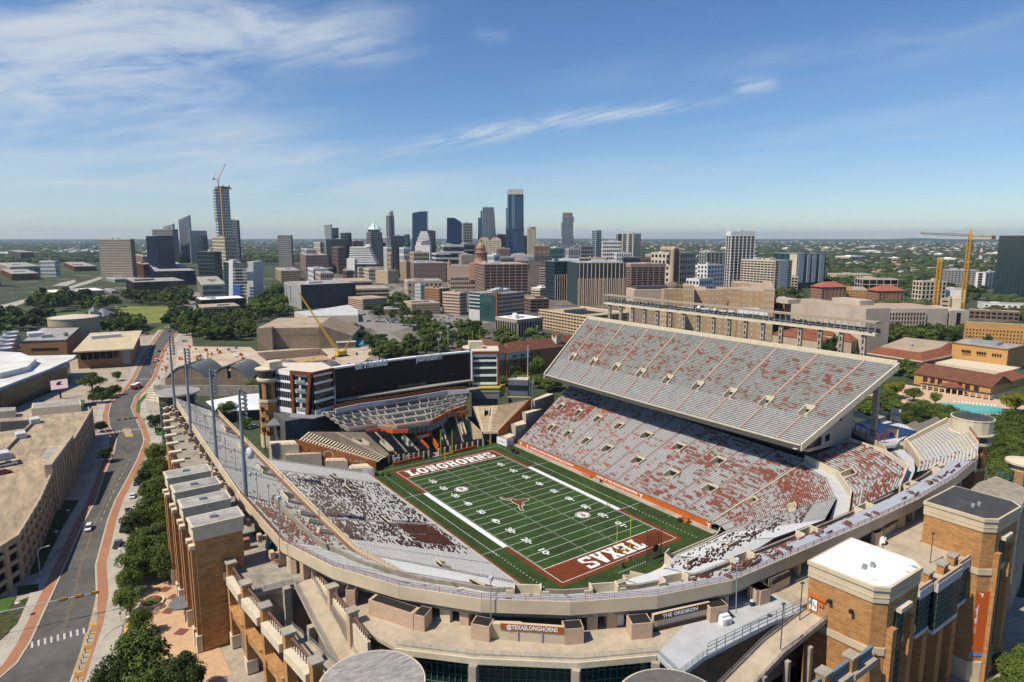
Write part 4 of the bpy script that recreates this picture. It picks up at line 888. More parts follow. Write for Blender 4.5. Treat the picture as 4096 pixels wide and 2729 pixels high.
for i,(x,y)in enumerate(q):
 if i:pier((x,y),2.2,1.8,NZ,18.6,a3)
 if i<4:
  x2,y2=q[i+1];m=MB();m.box(x2+1.1,y-.3,17.6,x-1.1,y+.3,18.1);m.box(x2+1.1,y-.25,16.1,x-1.1,y+.25,16.4)
  for k in range(8):xx=lerp(x-1.4,x2+1.4,k/7);m.box(xx-.12,y-.15,16.4,xx+.12,y+.15,17.6)
  m.bd('rail',mat('blue grey rail',(.13,.19,.23),.6,.1,1),a3);m=MB();m.box(x2-1.1,y-1.3,14.6,x-1.1,y+.9,15.9);m.bd('ledge',CONC,a3)
t=tg('ice_box','white ice freezer with two glass doors beside the shaded concession stand','ice box',Z('g',1920,1060,ZC));b=Z('g',1925,1060,ZC);m=MB();m.cx_(b,2.3,1.4,1.5,-.2);m.cx_(b+V(0,.2,1.5),2.,.9,.5,-.2);m.bd('cabinet',WH,t)
m=MB();m.cx_(b+V(-.5,-.55,.7),.8,.5,.7,-.2);m.cx_(b+V(.5,-.72,.7),.8,.5,.7,-.2);m.bd('door',LG,t);text('ICE',.5,mat('sign red',(.5,.03,.03)),t,b+V(0,-.95,.4),(1,-.2,0),(0,0,1))
b=Z('h',1000,520,ZC);t=tg('ice_box','white ice freezer farther along the concourse under the rim','ice box',b);m=MB();m.cx_(b,2.3,1.4,1.5,.3);m.cx_(b+V(0,.2,1.5),2.,.9,.5,.3);m.bd('cabinet',WH,t);m=MB();m.cx_(b+V(.3,-.6,.7),.8,.5,.7,.3);m.bd('door',mat('tan door',(.4,.28,.16)),t)
b=Z('g',2155,905,ZC);t=tg('litter_bin','blue litter barrel standing against the shaded block wall','bin',b);m=MB();m.lt([(.4,ZC),(.5,ZC+1.1)],b.x,b.y,14);m.bd('barrel',mat('bin blue',(.02,.05,.14)),t);m=MB();m.lt([(.52,ZC+1.1),(.4,ZC+1.3)],b.x,b.y,14);m.bd('lid',LG,t)
b=Z('k',715,220,ZC);t=tg('utility_cart','teal covered utility cart parked on the plaza by the east rim pier','cart',b);m=MB();m.cx_(b,2.6,1.6,1.1,.4);m.bd('bed',mat('cart teal',(.05,.2,.24)),t);m=MB();m.cx_(b+V(0,0,1.1),2.2,1.3,.5,.4);m.bd('cover',mat('cover teal',(.10,.32,.36)),t)
b=Z('k',765,360,ZC);t=tg('tool_tray','flat grey tilted tray of tools lying on the plaza','tray',b);m=MB();m.cx_(b,2.4,1.5,.3,.5);m.bd('tray',CONCD,t);m=MB();m.cx_(b+V(0,0,.3),1.8,1.,.15,.5);m.bd('contents',RED,t)
#  south end: corner stands, suites, video board building
s1=tg('grandstand','tan bare concrete corner stand with an orange mural wall, far left corner','grandstand',(-40,70,0))
BARE=mat('bare tan riser',(.62,.52,.38),.85,.12,.6);BROWNT=mat('brown stained tread',(.13,.085,.06),.9,.3,.4,col2=(.30,.22,.15),scale2=.3)
A0=Z('m',1270,790,3.5)
stand(s1,[A0,Z('m',1345,745,3.5),Z('m',1430,690,3.5)],[Z('m',270,520,13),Z('m',410,400,14.5),Z('m',1120,405,12.5)],26,tread=BROWNT,bench=BARE,bw=(.1,.62),aisles=(.22,.75),aisle_mat=BARE,hw=.6,voms=[(.80,12,5,1.3)])
m=MB();p,q=A0,Z('m',270,520,13);n_=V(-.3,-.45,0)
for dz in(0,):m.face((V(p.x,p.y,0)+n_,V(q.x,q.y,0)+n_,q+n_+V(0,0,.9),p+n_+V(0,0,.9)));m.face((V(p.x,p.y,0),p+V(0,0,.9),q+V(0,0,.9),V(q.x,q.y,0)));m.face((p+n_+V(0,0,.9),q+n_+V(0,0,.9),q+V(0,0,.9),p+V(0,0,.9)))
m.bd('side_wall',mat('orange brown mural wall',(.30,.11,.04),.8,.12,.4),s1)
MUR=mat('mural print',(.55,.48,.42),.8,.2,2)
for f,r in((.60,2.2),):
 c=p.lerp(q,f)+n_*1.1;m=MB();d=(q-p);d.z=0;d.normalize();zc=c.z-2.
 m.face([V(c.x,c.y,zc)+d*r*math.cos(a*math.pi/10)+V(0,0,r*.9*math.sin(a*math.pi/10))for a in range(20)][::-1]);mm=m.bd('mural_badge',MUR,s1)
 m=MB();c2=c+n_*.2;m.face([V(c2.x,c2.y,zc)+d*r*.8*math.cos(a*math.pi/10)+V(0,0,r*.72*math.sin(a*math.pi/10))for a in range(20)][::-1]);m.bd('mural_badge_centre',mat('mural brown',(.25,.09,.03)),mm)
random.seed(5)
for f0,f1 in((.80,.95),(.12,.32)):
 m=MB();d=(q-p);d.z=0;d.normalize()
 for k in range(26):
  f=random.uniform(f0,f1);c=p.lerp(q,f)+n_*1.15;z=c.z*random.uniform(.35,.8);w=random.uniform(.2,.5);m.face([V(c.x,c.y,z),V(c.x,c.y,z)+d*w,V(c.x,c.y,z+random.uniform(.5,1.5))+d*w*.5][::-1])
 m.bd('mural_sketch',MUR if f0<.5 else mat('mural dark',(.12,.06,.03)),s1)
DKR=dict(tread=mat('end zone tread',(.07,.075,.075),.9,.2,.5),nomesh=True,bw=(.3,.7),hw=.45,aisle_mat=BARE)
s2=tg('grandstand','dark seated stand with orange edging left of the far tunnel','grandstand',(-14,68,3))
stand(s2,[Z('m',1450,690,3.5),Z('m',1640,652,3.5),Z('m',1925,622,3.5)],[Z('m',1150,410,12.6),Z('m',1420,390,12.8),Z('m',1730,430,9.5)],17,aisles=(.2,.52,.78),seats=[(SEATD,0,0,1,0,1,21.7,'full')],voms=[(.12,2,7,1.2),(.70,4,7,.9)],**DKR)
s3=tg('grandstand','dark seated stand with orange edging right of the far tunnel behind the goal post','grandstand',(12,66,3))
stand(s3,[Z('n',800,550,3.5),Z('n',1060,490,3.5),Z('n',1340,425,3.5)],[Z('n',690,270,9.5),Z('n',960,90,13),Z('n',1215,45,14)],17,aisles=(.3,.72),seats=[(SEATD,0,0,1,0,1,25.7,'full')],voms=[(.22,4,7,.9),(.82,4,7,.9)],**DKR)
s4=tg('grandstand','tan stand with bare concrete rows above the dark vehicle tunnel at the far right corner','grandstand',(30,66,6))
GOLD=mat('bare gold riser',(.66,.54,.34),.85,.15,.6,col2=(.5,.36,.16),scale2=.25)
stand(s4,[Z('n',1480,300,6),Z('n',1610,303,6),Z('n',1740,300,6)],[Z('p',130,1020,14),Z('p',450,1010,15),Z('p',860,935,16)],19,tread=TDT,bench=GOLD,bw=(.35,.95),aisles=(.06,.38,.86),hw=.6,aisle_mat=BARE,voms=[(.27,11,5,1.4)])
stand(s4,[Z('n',1345,425,3.5),Z('n',1500,412,3.5)],[Z('n',1220,60,12.5),Z('n',1480,300,6.2)],9,tread=TDT,bench=GOLD,bw=(.35,.95),aisles=(.05,),hw=.5,aisle_mat=BARE)
stand(s4,[Z('p',570,905,16.3),Z('p',860,925,16.2)],[Z('p',575,900,17.5),Z('p',855,905,17.2)],3,tread=TDT,bench=GOLD,bw=(.35,.95))
def edge(root,px,zz,h=1.6,lo=-.6,m_=ORG,nm='orange_wall',th=.5):
 pts=[Z(r,x,y,z)for(r,x,y,z)in px];m=MB();ws(pts,lo,h,th,m=m);return m.bd(nm,m_,root)
edge(s2,[('m',1140,408,12.6),('m',1330,382,12.8),('m',1480,402,12.8),('m',1670,398,12.6)],0,1.2)
edge(s2,[('m',1735,425,9.5),('m',1820,500,7),('m',1880,560,5.2),('m',1932,620,3.6)],0,1.)
edge(s3,[('n',690,265,9.5),('n',880,160,11.5),('n',975,85,13),('n',1160,50,14),('n',1270,0,14.6)],0,1.2)
edge(s3,[('n',672,285,9.5),('n',700,400,6.8),('n',800,552,3.6)],0,1.,-2.2)
cb=tg('club_building','glazed club with loge boxes and orange brown bands below the video board','building',(0,90,0))
edge(cb,[('m',920,378,13.5),('m',1290,335,14),('m',1530,358,13.6),('m',1940,298,14),('m',2070,240,15),('n',960,20,16),('n',1240,-70,17)],0,1.5,-.5,mat('burnt orange band',(.33,.07,.012),.7,.1,.3),'orange_band',.7)
m=MB();wl=[Z('m',1290,335,14),Z('m',1530,358,13.6),Z('m',1940,298,14),Z('m',2070,240,15),Z('n',960,20,16)]
ws([p+V(0,1.6,0)for p in wl],-4.2,-.2,.3,m=m);gw=m.bd('glass_wall',mat('club glazing',(.10,.11,.10),.3,.4,1.2,spec=.6),cb)
m=MB()
for a,b in zip(wl,wl[1:]):
 for k in range(7):p=a.lerp(b,k/7)+V(0,1.3,0);m.bar(p+V(0,0,-4.2),p+V(0,0,-.2),.14)
m.bd('mullion',LG,gw)
m=MB();c0,c1=Z('n',400,330,9),Z('n',660,260,9.6);m.slab(Z('n',0,300,9),c0,c1,Z('n',640,235,9.6),.5);m.slab(c0,c1,Z('n',650,225,9.6),Z('n',340,290,9.2),.5)
m.bd('terrace_slab',CW,cb)
SUI=mat('suite concrete',(.22,.21,.19),.9,.12,.5);SUW=mat('suite partition',(.36,.33,.28),.85,.1,.5)
f0=[Z('m',930,372,14),Z('m',1290,330,14.3),Z('m',1530,352,14.2),Z('m',1940,292,14.5),Z('n',800,90,15.5),Z('n',1150,-60,17)]
f1=[V(-39,99,18.5),V(-26,101,18.5),V(-12,103,18.5),V(8,103.5,18.5),V(26,101,18.5),V(38,97,18.8)]
for i in range(5):
 t0,t1=i/5,(i+1)/5;m=MB()
 for j in range(5):
  a,b,c,d=f0[j].lerp(f1[j],t0),f0[j+1].lerp(f1[j+1],t0),f0[j+1].lerp(f1[j+1],t1),f0[j].lerp(f1[j],t1);a.z=b.z=min(a.z,b.z);c.z=d.z=a.z;m.slab(a,b,c,d,.9)
 r_=m.bd('loge_terrace',SUI,cb);m=MB();ln=[f0[j].lerp(f1[j],t0)+V(0,.2,0)for j in range(6)]
 ws(ln,0,1.,.3,m=m);m.bd('loge_front',SUW,r_);m=MB()
 for j in range(5):
  for k in range(3):
   a=f0[j].lerp(f0[j+1],(k+.3*(i%2))/3);b=f1[j].lerp(f1[j+1],(k+.3*(i%2))/3);ws([a.lerp(b,t0+.02),a.lerp(b,t1-.01)],.1,.8,.22,m=m)
 m.bd('partition',SUW,r_)
m=MB()
for j in range(9):x=-34+j*8.6;m.box(x,107.6,14,x+.7,108.4,20)
m.bd('column',CONC,cb)
m=MB();m.box(-31,109,12,45,111,24);m.bd('rear_glazing',GL_D,cb)
m=MB();m.box(-40,99,17,46,110,18.4);m.box(-31,103.5,21.5,45,110,22.2);m.bd('floor_slab',CONCD,cb)
pb=[Z('d',805,620,19.2)+V(0,0,0),Z('d',960,585,19.6),Z('d',960,588,19.6)]
bp=[Z('d',800,625,20),Z('d',960,590,20),Z('d',1280,545,20),Z('d',1610,490,20),Z('d',1770,480,20)]
m=MB();ws(bp,-1.,1.1,.5,m=m);bb=m.bd('white_fascia',LG,cb)
text('MYERS-DOBBS LEGACY CLUB',1.15,mat('bronze lettering',(.10,.05,.03)),cb,Z('d',1280,545,20)+V(.2,-.5,0),(bp[3]-bp[2]),(0,0,1),'lettering',.02,.02,17)
m=MB()
for i in range(4):
 for j in range(len(bp)-1):
  a,b=bp[j]+V(0,.8+i*.9,.3+i*.5),bp[j+1]+V(0,.8+i*.9,.3+i*.5);m.slab(a,b,b+V(0,.9,0),a+V(0,.9,0),.5)
m.bd('club_seating',mat('bronze club seat',(.10,.035,.015),.8,.3,2),cb)
m=MB();ws([Z('m',1420,700,3.3),Z('m',1640,665,3.3),Z('m',1925,635,3.3)],-3.3,-.1,.3,m=m);ws([Z('n',805,560,3.3),Z('n',1340,440,3.3),Z('n',1500,420,3.3)],-3.3,-.1,.3,m=m)
fs=m.bd('field_suite',mat('suite glazing dark',(.05,.05,.045),.4,.5,.8,spec=.5),cb)
m=MB();
for(r,x0,yy0,x1,yy1)in(('m',1420,700,1925,635),('n',805,560,1500,420)):
 a,b=Z(r,x0,yy0,3.3),Z(r,x1,yy1,3.3)
 for k in range(9):p=a.lerp(b,k/8)+V(0,-.3,0);m.cx_(V(p.x,p.y,0),.7,.4,3.2)
m.bd('suite_column',CW,fs)
for(r,x0,yy0,x1,yy1)in(('m',1250,830,1480,800),('m',1480,830,1980,700),('n',850,690,1390,560)):
 m=MB();a,b=Z(r,x0,yy0,0),Z(r,x1,yy1,0);ws([V(a.x,a.y,0),V(b.x,b.y,0)],0,1.3,.4,m=m)
 if r=='m' and x0==1250:continue
 m.bd('field_wall',ORG,cb)
for(r,x,y)in(('m',1533,765),('m',1667,735),('n',1088,565)):
 b=Z(r,x,y,.8);t=tg('advert_board','small white board with a longhorn mark '+{1533:'left of the far tunnel',1667:'just beside the far tunnel mouth',1088:'behind the far goal post'}[x],'board',b)
 m=MB();m.cx_(b,2.6,.25,1.5,-.1);m.bd('panel',WH,t);steer(t,b+V(0,-.2,.75),(1,-.1,0),(0,0,1),1.5,ORG)
TB=tg('tunnel','dark tunnel mouth under an orange lettered lintel between the two far stands','tunnel',(-1,72,0))
a,b=Z('n',430,370,9),Z('n',665,310,9.3);m=MB();ws([a,b],-2.,.1,1,m=m);m.bd('lintel',ORG,TB);text('CAMPBELL-WILLIAMS FIELD',.9,WH,TB,(a+b)/2+V(.1,-.7,-.9),b-a,(0,0,1),'lettering',.02,.01,(b-a).length*.8)
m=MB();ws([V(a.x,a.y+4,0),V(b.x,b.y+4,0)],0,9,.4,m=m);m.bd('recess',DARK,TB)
m=MB();m.face([Z('n',720,705,.03),Z('n',860,670,.03),Z('n',690,540,.03),Z('n',560,560,.03)]);m.bd('floor',mat('tunnel floor',(.25,.26,.28)),TB)
VT=tg('vehicle_tunnel','wide black vehicle tunnel below the tan corner stand','tunnel',(30,68,0))
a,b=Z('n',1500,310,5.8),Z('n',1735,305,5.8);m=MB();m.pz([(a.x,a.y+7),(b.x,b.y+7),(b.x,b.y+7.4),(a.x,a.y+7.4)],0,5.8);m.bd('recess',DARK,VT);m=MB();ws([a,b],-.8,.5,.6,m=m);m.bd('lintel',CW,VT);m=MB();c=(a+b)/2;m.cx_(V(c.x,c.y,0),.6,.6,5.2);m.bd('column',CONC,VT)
VB=tg('video_board','giant black curved video board with grey donor lettering above the far end zone','video board',(7,107,20))
NB=8;bl=[];
for i in range(NB+1):t=i/NB;bl.append(V(lerp(-31.3,45.,t),lerp(106.3,107.6,t)+2.6*math.sin(math.pi*t),0))
m=MB();ws([p for p in bl],20,36.9,.8,m=m);m.bd('screen',mat('video screen',(.004,.004,.005),.45,.2,.2,spec=.35),VB)
m=MB();ws([p+V(0,.3,0)for p in bl],36.9,37.7,2.6,m=m);m.bd('top_cap',WH,VB)
m=MB();ws([p+V(0,3.4,0)for p in bl],14,36.8,1.6,m=m);m.bd('backing',MGREY,VB)
for x,r in((-31.6,0),(45.2,0)):m=MB();m.box(x-.3,105.2,20,x+.3,107.8,37.5);m.bd('edge_strip',LG,VB)
DL=mat('donor lettering',(.88,.88,.86),.7,.05,1)
text('KURT & TARA ARNOLD',4.2,DL,VB,PY(*uv('d',1062,287),107.4)+V(0,0,0),(1,.08,0),(0,0,1),'lettering',.05,.06,17.6)
text('JASON & KISHA ITKIN',4.2,DL,VB,PY(*uv('d',1497,236),108.6),(1,.0,0),(0,0,1),'lettering',.05,.06,18)
for(x,y)in((928,455),(1637,355)):
 c=PY(*uv('d',x,y),107.2);m=MB();m.face([c+V(-1.5,-.3,0),c+V(-.9,-.3,-.45),c+V(.3,-.3,-.2),c+V(1.3,-.3,-.3),c+V(1.4,-.3,.2),c+V(.2,-.3,.6),c+V(-1.,-.3,.5)]);m.bd('emblem',mat('board emblem',(.22,.05,.02)),VB)
CT=tg('club_tower','white banded glass building with slanted rust frame left of the video board','building',(-48,110,0))
A,B,C_,D_=V(-31.8,105.8,0),V(-43.5,101.,0),V(-50.,110.9,0),V(-54.3,119.3,0);E_=V(-48,133,0);F_=V(-31.5,122,0)
fp=[A,B,C_,D_,E_,F_];zt=37.5;fl=[(20.4,23.6),(24.7,27.9),(29.,32.2),(33.1,35.)]
m=MB();m.pz([(p.x+(7-p.y*0)*0,p.y)for p in[p.lerp(V(-42,116,0),.04)for p in fp]],17,37.2);core=m.bd('core',GL_D,CT)
m=MB();m.pz([(p.x,p.y)for p in[p.lerp(V(-42,116,0),-.02)for p in fp]],37.2,37.6);m.bd('roof',mat('cream roof',(.60,.52,.42),.8,.06,.3),CT)
def facew(a,b,u0,u1,z0,z1,off,mt,nm,par=CT,slant=0):
 d=b-a;n_=V(d.y,-d.x,0).normalized()
 if n_.dot(a-V(-42,116,0))<0:n_=-n_
 m=MB();m.box(0,0,0,1,1,1);m.v=[tuple((a+d*(u0+(u1-u0)*v[0]+slant*(1-v[2])))+n_*(off*v[1])+V(0,0,z0+(z1-z0)*v[2]))for v in m.v];return m.bd(nm,mt,par)
zs=[(17.2,19.6),(23.,24.2),(27.3,28.4),(31.5,32.6),(35.2,37.2)]
for z0,z1 in zs:
 facew(A,B,.03,.94,z0,z1,.25,WH,'spandrel');facew(C_,D_,0,1,z0,z1,.25,WH,'spandrel');facew(B,C_,.22,.8,z0,z1,.25,WH,'spandrel')
for z0,z1 in zip([z[1]for z in zs[:-1]],[z[0]for z in zs[1:]]):
 w=facew(A,B,.05,.92,z0+.1,z1-.1,.05,GL_D,'window');w2=facew(C_,D_,.02,.98,z0+.1,z1-.1,.05,GL_D,'window');w3=facew(B,C_,.3,.8,z0+.1,z1-.1,.05,GL_D,'window')
 m=MB()
 for k in range(8):p=C_.lerp(D_,k/7)+V(-.25,-.1,0);m.bar(p+V(0,0,z0),p+V(0,0,z1),.07)
 m.bd('mullion',LG,w2);facew(B,C_,.52,.62,z0,z1-.4,.35,CW,'balcony_post',w3);facew(B,C_,.3,.78,z0,z0+.9,.9,mat('balcony glass',(.25,.30,.27),.2,.1,1),'balcony',w3)
FRM=mat('rust frame',(.17,.05,.018),.6,.08,.4)
facew(A,B,0,1,36.3,37.7,.9,FRM,'frame');facew(B,C_,0,1,36.,37.7,.9,FRM,'frame');facew(B,C_,.86,1.,17.6,36.,.9,FRM,'frame');facew(B,C_,.0,.13,17.6,36.2,.9,FRM,'frame',slant=.22);facew(A,B,.0,.06,29,36.4,.9,FRM,'frame')
m=MB();m.lt([(4.7,0),(4.7,6)],-57.5,122.5,8,0,a0=.4);m.bd('plinth',CW,CT)
m=MB();m.lt([(4.5,6),(4.5,22)],-57.5,122.5,8,0,a0=.4);m.bd('brick_base',BK,CT)
m=MB();m.lt([(4.8,22),(4.8,23.2)],-57.5,122.5,8,0,a0=.4);m.lt([(4.4,31.5),(4.9,32.2),(4.9,33.2),(4.2,33.4)],-57.5,122.5,24);m.lt([(4.7,37),(5.5,37.5),(5.5,37.9)],-57.5,122.5,28);m.bd('cream_ring',CW,CT)
m=MB();m.lt([(4.2,23.2),(4.2,31.6)],-57.5,122.5,24);bk=m.bd('brick_drum',BK,CT)
m=MB()
for a0 in(3.25,4.3,5.3):
 for k in range(3):a=a0+k*.17;m.cx_((-57.5+4.25*math.cos(a),122.5+4.25*math.sin(a),23.8),.2,.8,7.4,a)
m.bd('window',GL_D,bk)
m=MB();m.lt([(4.1,33.4),(4.1,37.1)],-57.5,122.5,24);m.bd('window_ring',GL_D,CT)
m=MB();m.cx_((-55,121,37.9),6.5,5,3.2,.25);m.bd('roof_plant',CW,CT)
for z in(8,13,18):m=MB();m.cx_((-61.6,120.6,z),.3,1.,2,.2);m.cx_((-61.,118.9,z),.3,1.,2,.6);m.bd('window',GL_D,CT)
m=MB();m.pz([(-46,100),(-30,104),(-31,107),(-50,112),(-57,118),(-57,100)],0,17.1);m.bd('base',mat('dark base wall',(.10,.10,.10),.9,.2,.5),CT)
m=MB();m.pz([(-54,104),(-45,96),(-27,101.5),(-29,106),(-50,112)],17.1,17.5);m.bd('canopy',MGREY,CT)
RFN=mat('grey ribbed roof',(.15,.16,.17),.7,.1,2)
CN=tg('steel_canopy','open steel frame with a tilted grey ribbed roof beside the left club building','canopy',(-56,105,0))
a,b,c,d=Z('o',220,1270,13.2),Z('o',510,1250,13.8),Z('o',740,1098,16),Z('o',450,1080,15.5)
m=MB();m.slab(a,b,c,d,.6);m.bd('roof',RFN,CN)
m=MB()
for p in(a,b,c,d,a.lerp(b,.5)):m.bar(V(p.x,p.y,0),p+V(0,0,-.6),.3)
m.bar(V(a.x,a.y,2),b+V(0,0,-.8),.22);m.bd('post',DG,CN)
RT_=tg('club_tower','white banded five storey glass building with a rust frame right of the video board','building',(54,106,0))
a,b=V(45.8,107.6,0),V(58.,99.9,0);n_=V(-(b-a).y,(b-a).x,0).normalized();dp=15
m=MB();q=[a+n_*.4,b+n_*.4,b+n_*dp,a+n_*dp];m.pz([(p.x,p.y)for p in q],0,37.1);m.bd('core',MGREY,RT_)
m=MB();q=[a-n_*.2,b+(b-a).normalized()*.6-n_*.2,b+(b-a).normalized()*.6+n_*dp,a+n_*dp];m.pz([(p.x,p.y)for p in q],37.1,37.7);m.bd('roof',MATS['cream roof'],RT_)
def fr(u0,u1,z0,z1,off,mt,nm,par=RT_):
 m=MB();d=b-a;m.box(0,0,0,1,1,1);m.v=[tuple(a+d*(u0+(u1-u0)*v[0])-n_*(off*v[1]-.35)+V(0,0,z0+(z1-z0)*v[2]))for v in m.v];return m.bd(nm,mt,par)
fr(-.06,1.06,35.9,37.2,1.3,FRM,'frame');fr(-.06,.03,18,35.9,1.3,FRM,'frame');fr(.98,1.06,18,35.9,1.3,FRM,'frame')
for z0,z1 in((18.9,20.1),(23.4,24.6),(27.6,28.7),(31.6,32.7),(34.3,35.9)):fr(.03,.98,z0,z1,.8,WH,'spandrel')
for z0,z1 in((20.1,23.4),(24.6,27.6),(28.7,31.6),(32.7,34.3)):w=fr(.05,.96,z0,z1,.4,GL_G,'window');fr(.03,.05,z0,z1,.75,WH,'window_jamb',w);fr(.96,.98,z0,z1,.75,WH,'window_jamb',w)
m=MB();m.cx_((52,113,37.7),7.5,5,4,-.4);m.bd('roof_plant',CW,RT_);m=MB();m.lt([(6.4,36.6),(6.9,37.3),(6.9,37.9)],54,117,28);m.bd('round_cap',CW,RT_)
YS=mat('yellow sheathing',(.40,.34,.05),.8,.1,.6)
m=MB();d=(b-a).normalized();q=[a-n_*5,b-n_*5+d,b+d*4+n_*2,a+n_*1];m.pz([(p.x,p.y)for p in q],15.6,16.2);m.pz([(p.x,p.y)for p in q],17.6,18.1);m.bd('yellow_floor',YS,RT_)
m=MB();q2=[p.lerp((a+b)/2,.05)for p in q];m.pz([(p.x,p.y)for p in q2],12,17.6);m.bd('podium',MGREY,RT_)
m=MB();q3=[b-n_*4+d*1.2,b+d*4,b+d*4.2+n_*2.5,b+d+n_*2];m.pz([(p.x,p.y)for p in q3],14,18.8);m.bd('yellow_wall',YS,RT_)
CS=tg('site_building','grey unfinished box with blue tape and scaffold right of the video board','building',(60,84,12))
m=MB();a1,b1=Z('p',575,895,12),Z('p',820,905,12);d=(b1-a1).normalized();n1=V(-d.y,d.x,0);q=[a1,b1,b1+n1*7,a1+n1*7];m.pz([(p.x,p.y)for p in q],0,21.3);cs=m.bd('wall',mat('grey sheathing',(.13,.14,.14),.8,.1,.4),CS)
m=MB();m.pz([(p.x,p.y)for p in q],21.3,21.5);m.bd('roof',LG,CS)
TP=mat('blue tape',(.05,.14,.45))
for zz in(15.2,18.6):m=MB();m.slab(a1+V(0,-.05,zz-12),b1+V(0,-.05,zz-12),b1+V(0,.1,zz-12),a1+V(0,.1,zz-12),.25);m.bd('tape_line',TP,CS)
m=MB();m.slab(a1+V(0,-.1,6.4),b1+V(0,-.1,6.4),b1+V(0,.1,6.4),a1+V(0,.1,6.4),3);m.bd('opening',DARK,CS)
m=MB();
for k in range(5):
 for zz in(12,14,16,18,20):p=b1+d*.8+n1*(k*1.6)+V(0,0,zz-12);m.bar(p,p+n1*1.6,.08);m.bar(p,p+d*1.6,.08)
 m.bar(b1+d*.8+n1*(k*1.6),b1+d*.8+n1*(k*1.6)+V(0,0,9.5),.1);m.bar(b1+d*2.4+n1*(k*1.6),b1+d*2.4+n1*(k*1.6)+V(0,0,9.5),.1)
m.bd('scaffold',STL,CS)
m=fo([p+V(0,0,9.4)for p in q],1.1,2,.07,2);m.bd('guard_rail',YEL,CS)
FP=tg('flagpole','tall bare white flagpole rising behind the grey unfinished box','flagpole',(66,90,0));p=Z('p',817,690,21);T=PY(*uv('p',822,255),p.y);m=MB();m.bar(V(p.x,p.y,10),T,.22,.12,8);m.bd('pole',WH,FP)
def blk(lab,pts,z,face=None,extra=None):
 t=tg('stair_block',lab,'stair block',(pts[0].x,pts[0].y,0));m=MB();m.pz([(p.x,p.y)for p in pts],0,z);m.bd('wall',mat('stair block concrete',(.42,.37,.30),.9,.1,.2),t)
 m=MB();m.pz([(p.x,p.y)for p in pts],z,z+.06);m.bd('landing',TDT,t);fo([p+V(0,0,0)for p in pts[:2]],1.,2,.05,3).bd('railing',RED,t);return t
blk('tallest grey concrete stair block at the head of the east stand far corner',[Z('m',-40,570,12),Z('m',298,560,12),Z('m',240,505,12),Z('m',-80,520,12)],12)
blk('second concrete stair block stepping down beside the orange mural wall',[Z('m',130,695,8.2),Z('m',582,672,8.2),Z('m',540,630,8.2),Z('m',120,655,8.2)],8.2)
blk('third concrete stair block with a small stair beside the mural wall',[Z('m',625,770,5.8),Z('m',912,768,5.8),Z('m',850,712,5.8),Z('m',640,730,5.8)],5.8)
t=blk('lowest stair block hung with a white cloth at the far left field corner',[Z('m',920,868,3.6),Z('m',1240,858,3.6),Z('m',1150,797,3.6),Z('m',935,815,3.6)],3.6)
a,b=Z('m',1093,870,3.4),Z('m',1240,860,3.4);m=MB();m.slab(a+V(.1,-.4,0),b+V(.2,-.4,0),b+V(.2,-.2,0),a+V(.1,-.2,0),3.1);m.bd('cloth',mat('white cloth',(.66,.66,.72),.8,.08,.6),t)
t=blk('lowest right stair block hung with white lettered sheets at the field corner',[Z('p',430,1390,3.6),Z('p',550,1435,3.6),Z('p',660,1385,3.6),Z('p',560,1345,3.6)],3.6)
a,b,c=Z('p',430,1395,3.5),Z('p',550,1440,3.5),Z('p',630,1412,3.5);m=MB();ws([a+V(-.1,-.2,0),b+V(0,-.3,0),c+V(.2,-.1,0)],-3.4,0,.1,m=m);m.bd('printed_sheet',mat('printed sheet',(.70,.71,.74),.7,.08,1),t)
text('American',.9,mat('sheet navy',(.05,.08,.22)),t,a.lerp(b,.5)+V(-.1,-.4,-1.7),b-a,(0,0,1),'lettering',.01,.01,(b-a).length*.55);text('American',.9,MATS['sheet navy'],t,b.lerp(c,.5)+V(.2,-.5,-1.7),c-b,(0,0,1),'lettering',.01,.01,(c-b).length*.7)
blk('middle right stair block with a tan deck beside the west stand far end',[Z('p',590,1240,7.6),Z('p',665,1270,7.6),Z('p',800,1240,7.6),Z('p',740,1180,7.6)],7.6)
blk('upper right stair block with white lamps beside the west stand far end',[Z('p',738,1095,11.4),Z('p',795,1115,11.4),Z('p',1000,1055,11.4),Z('p',900,1060,11.4)],11.4)
blk('topmost right stair block under the end of the west upper deck',[Z('p',862,945,15.4),Z('p',905,950,15.4),Z('p',1150,865,15.4),Z('p',1060,860,15.4)],15.4)
m=MB();a,b=Z('n',1740,310,5.8),Z('p',858,935,16);ws([a,b],-5.5,.9,.4,m=m);m.bd('side_wall',MATS['orange brown mural wall'],s4)
#  north-west lounge platform, upper stand and round tower
pf=tg('terrace_platform','raised cream terrace platform with a rust steel frame beside the end of the west deck','terrace',(110,-75,24))
pp=[Z('j',228,535,25),Z('j',430,640,25),Z('j',600,745,25),Z('j',740,730,25),Z('j',790,680,25),Z('j',960,590,25),Z('j',760,480,25),Z('j',420,470,25)]
m=MB();m.pz([(p.x,p.y)for p in pp],24,25);m.bd('deck',LG,pf)
m=MB();ws(pp[:3],-3.6,.6,.4,m=m);m.bd('fascia',CREAM,pf);m=MB();ws([pp[2],V(96,-86,25)],-3,.4,.4,m=m);m.bd('side_fascia',CREAM,pf)
fo([p+V(.4,.3,.1)for p in pp[:4]],1.2,1.6,.05,3).bd('railing',RED,pf)
fr1=[Z('j',315,600,25),Z('j',370,600,25),Z('j',432,650,25),Z('j',552,720,25),Z('j',618,715,25)]
m=MB();tp_=[p+V(0,0,3.4)for p in fr1]
for p,q in zip(fr1,tp_):m.bar(p,q,.16)
for a,b in zip(tp_,tp_[1:]):m.bar(a,b,.2)
m.bar(tp_[0],tp_[3]+V(3,3,0),.18);m.bar(tp_[3],tp_[0]+V(3,3,0),.18);m.bd('steel_frame',RED,pf)
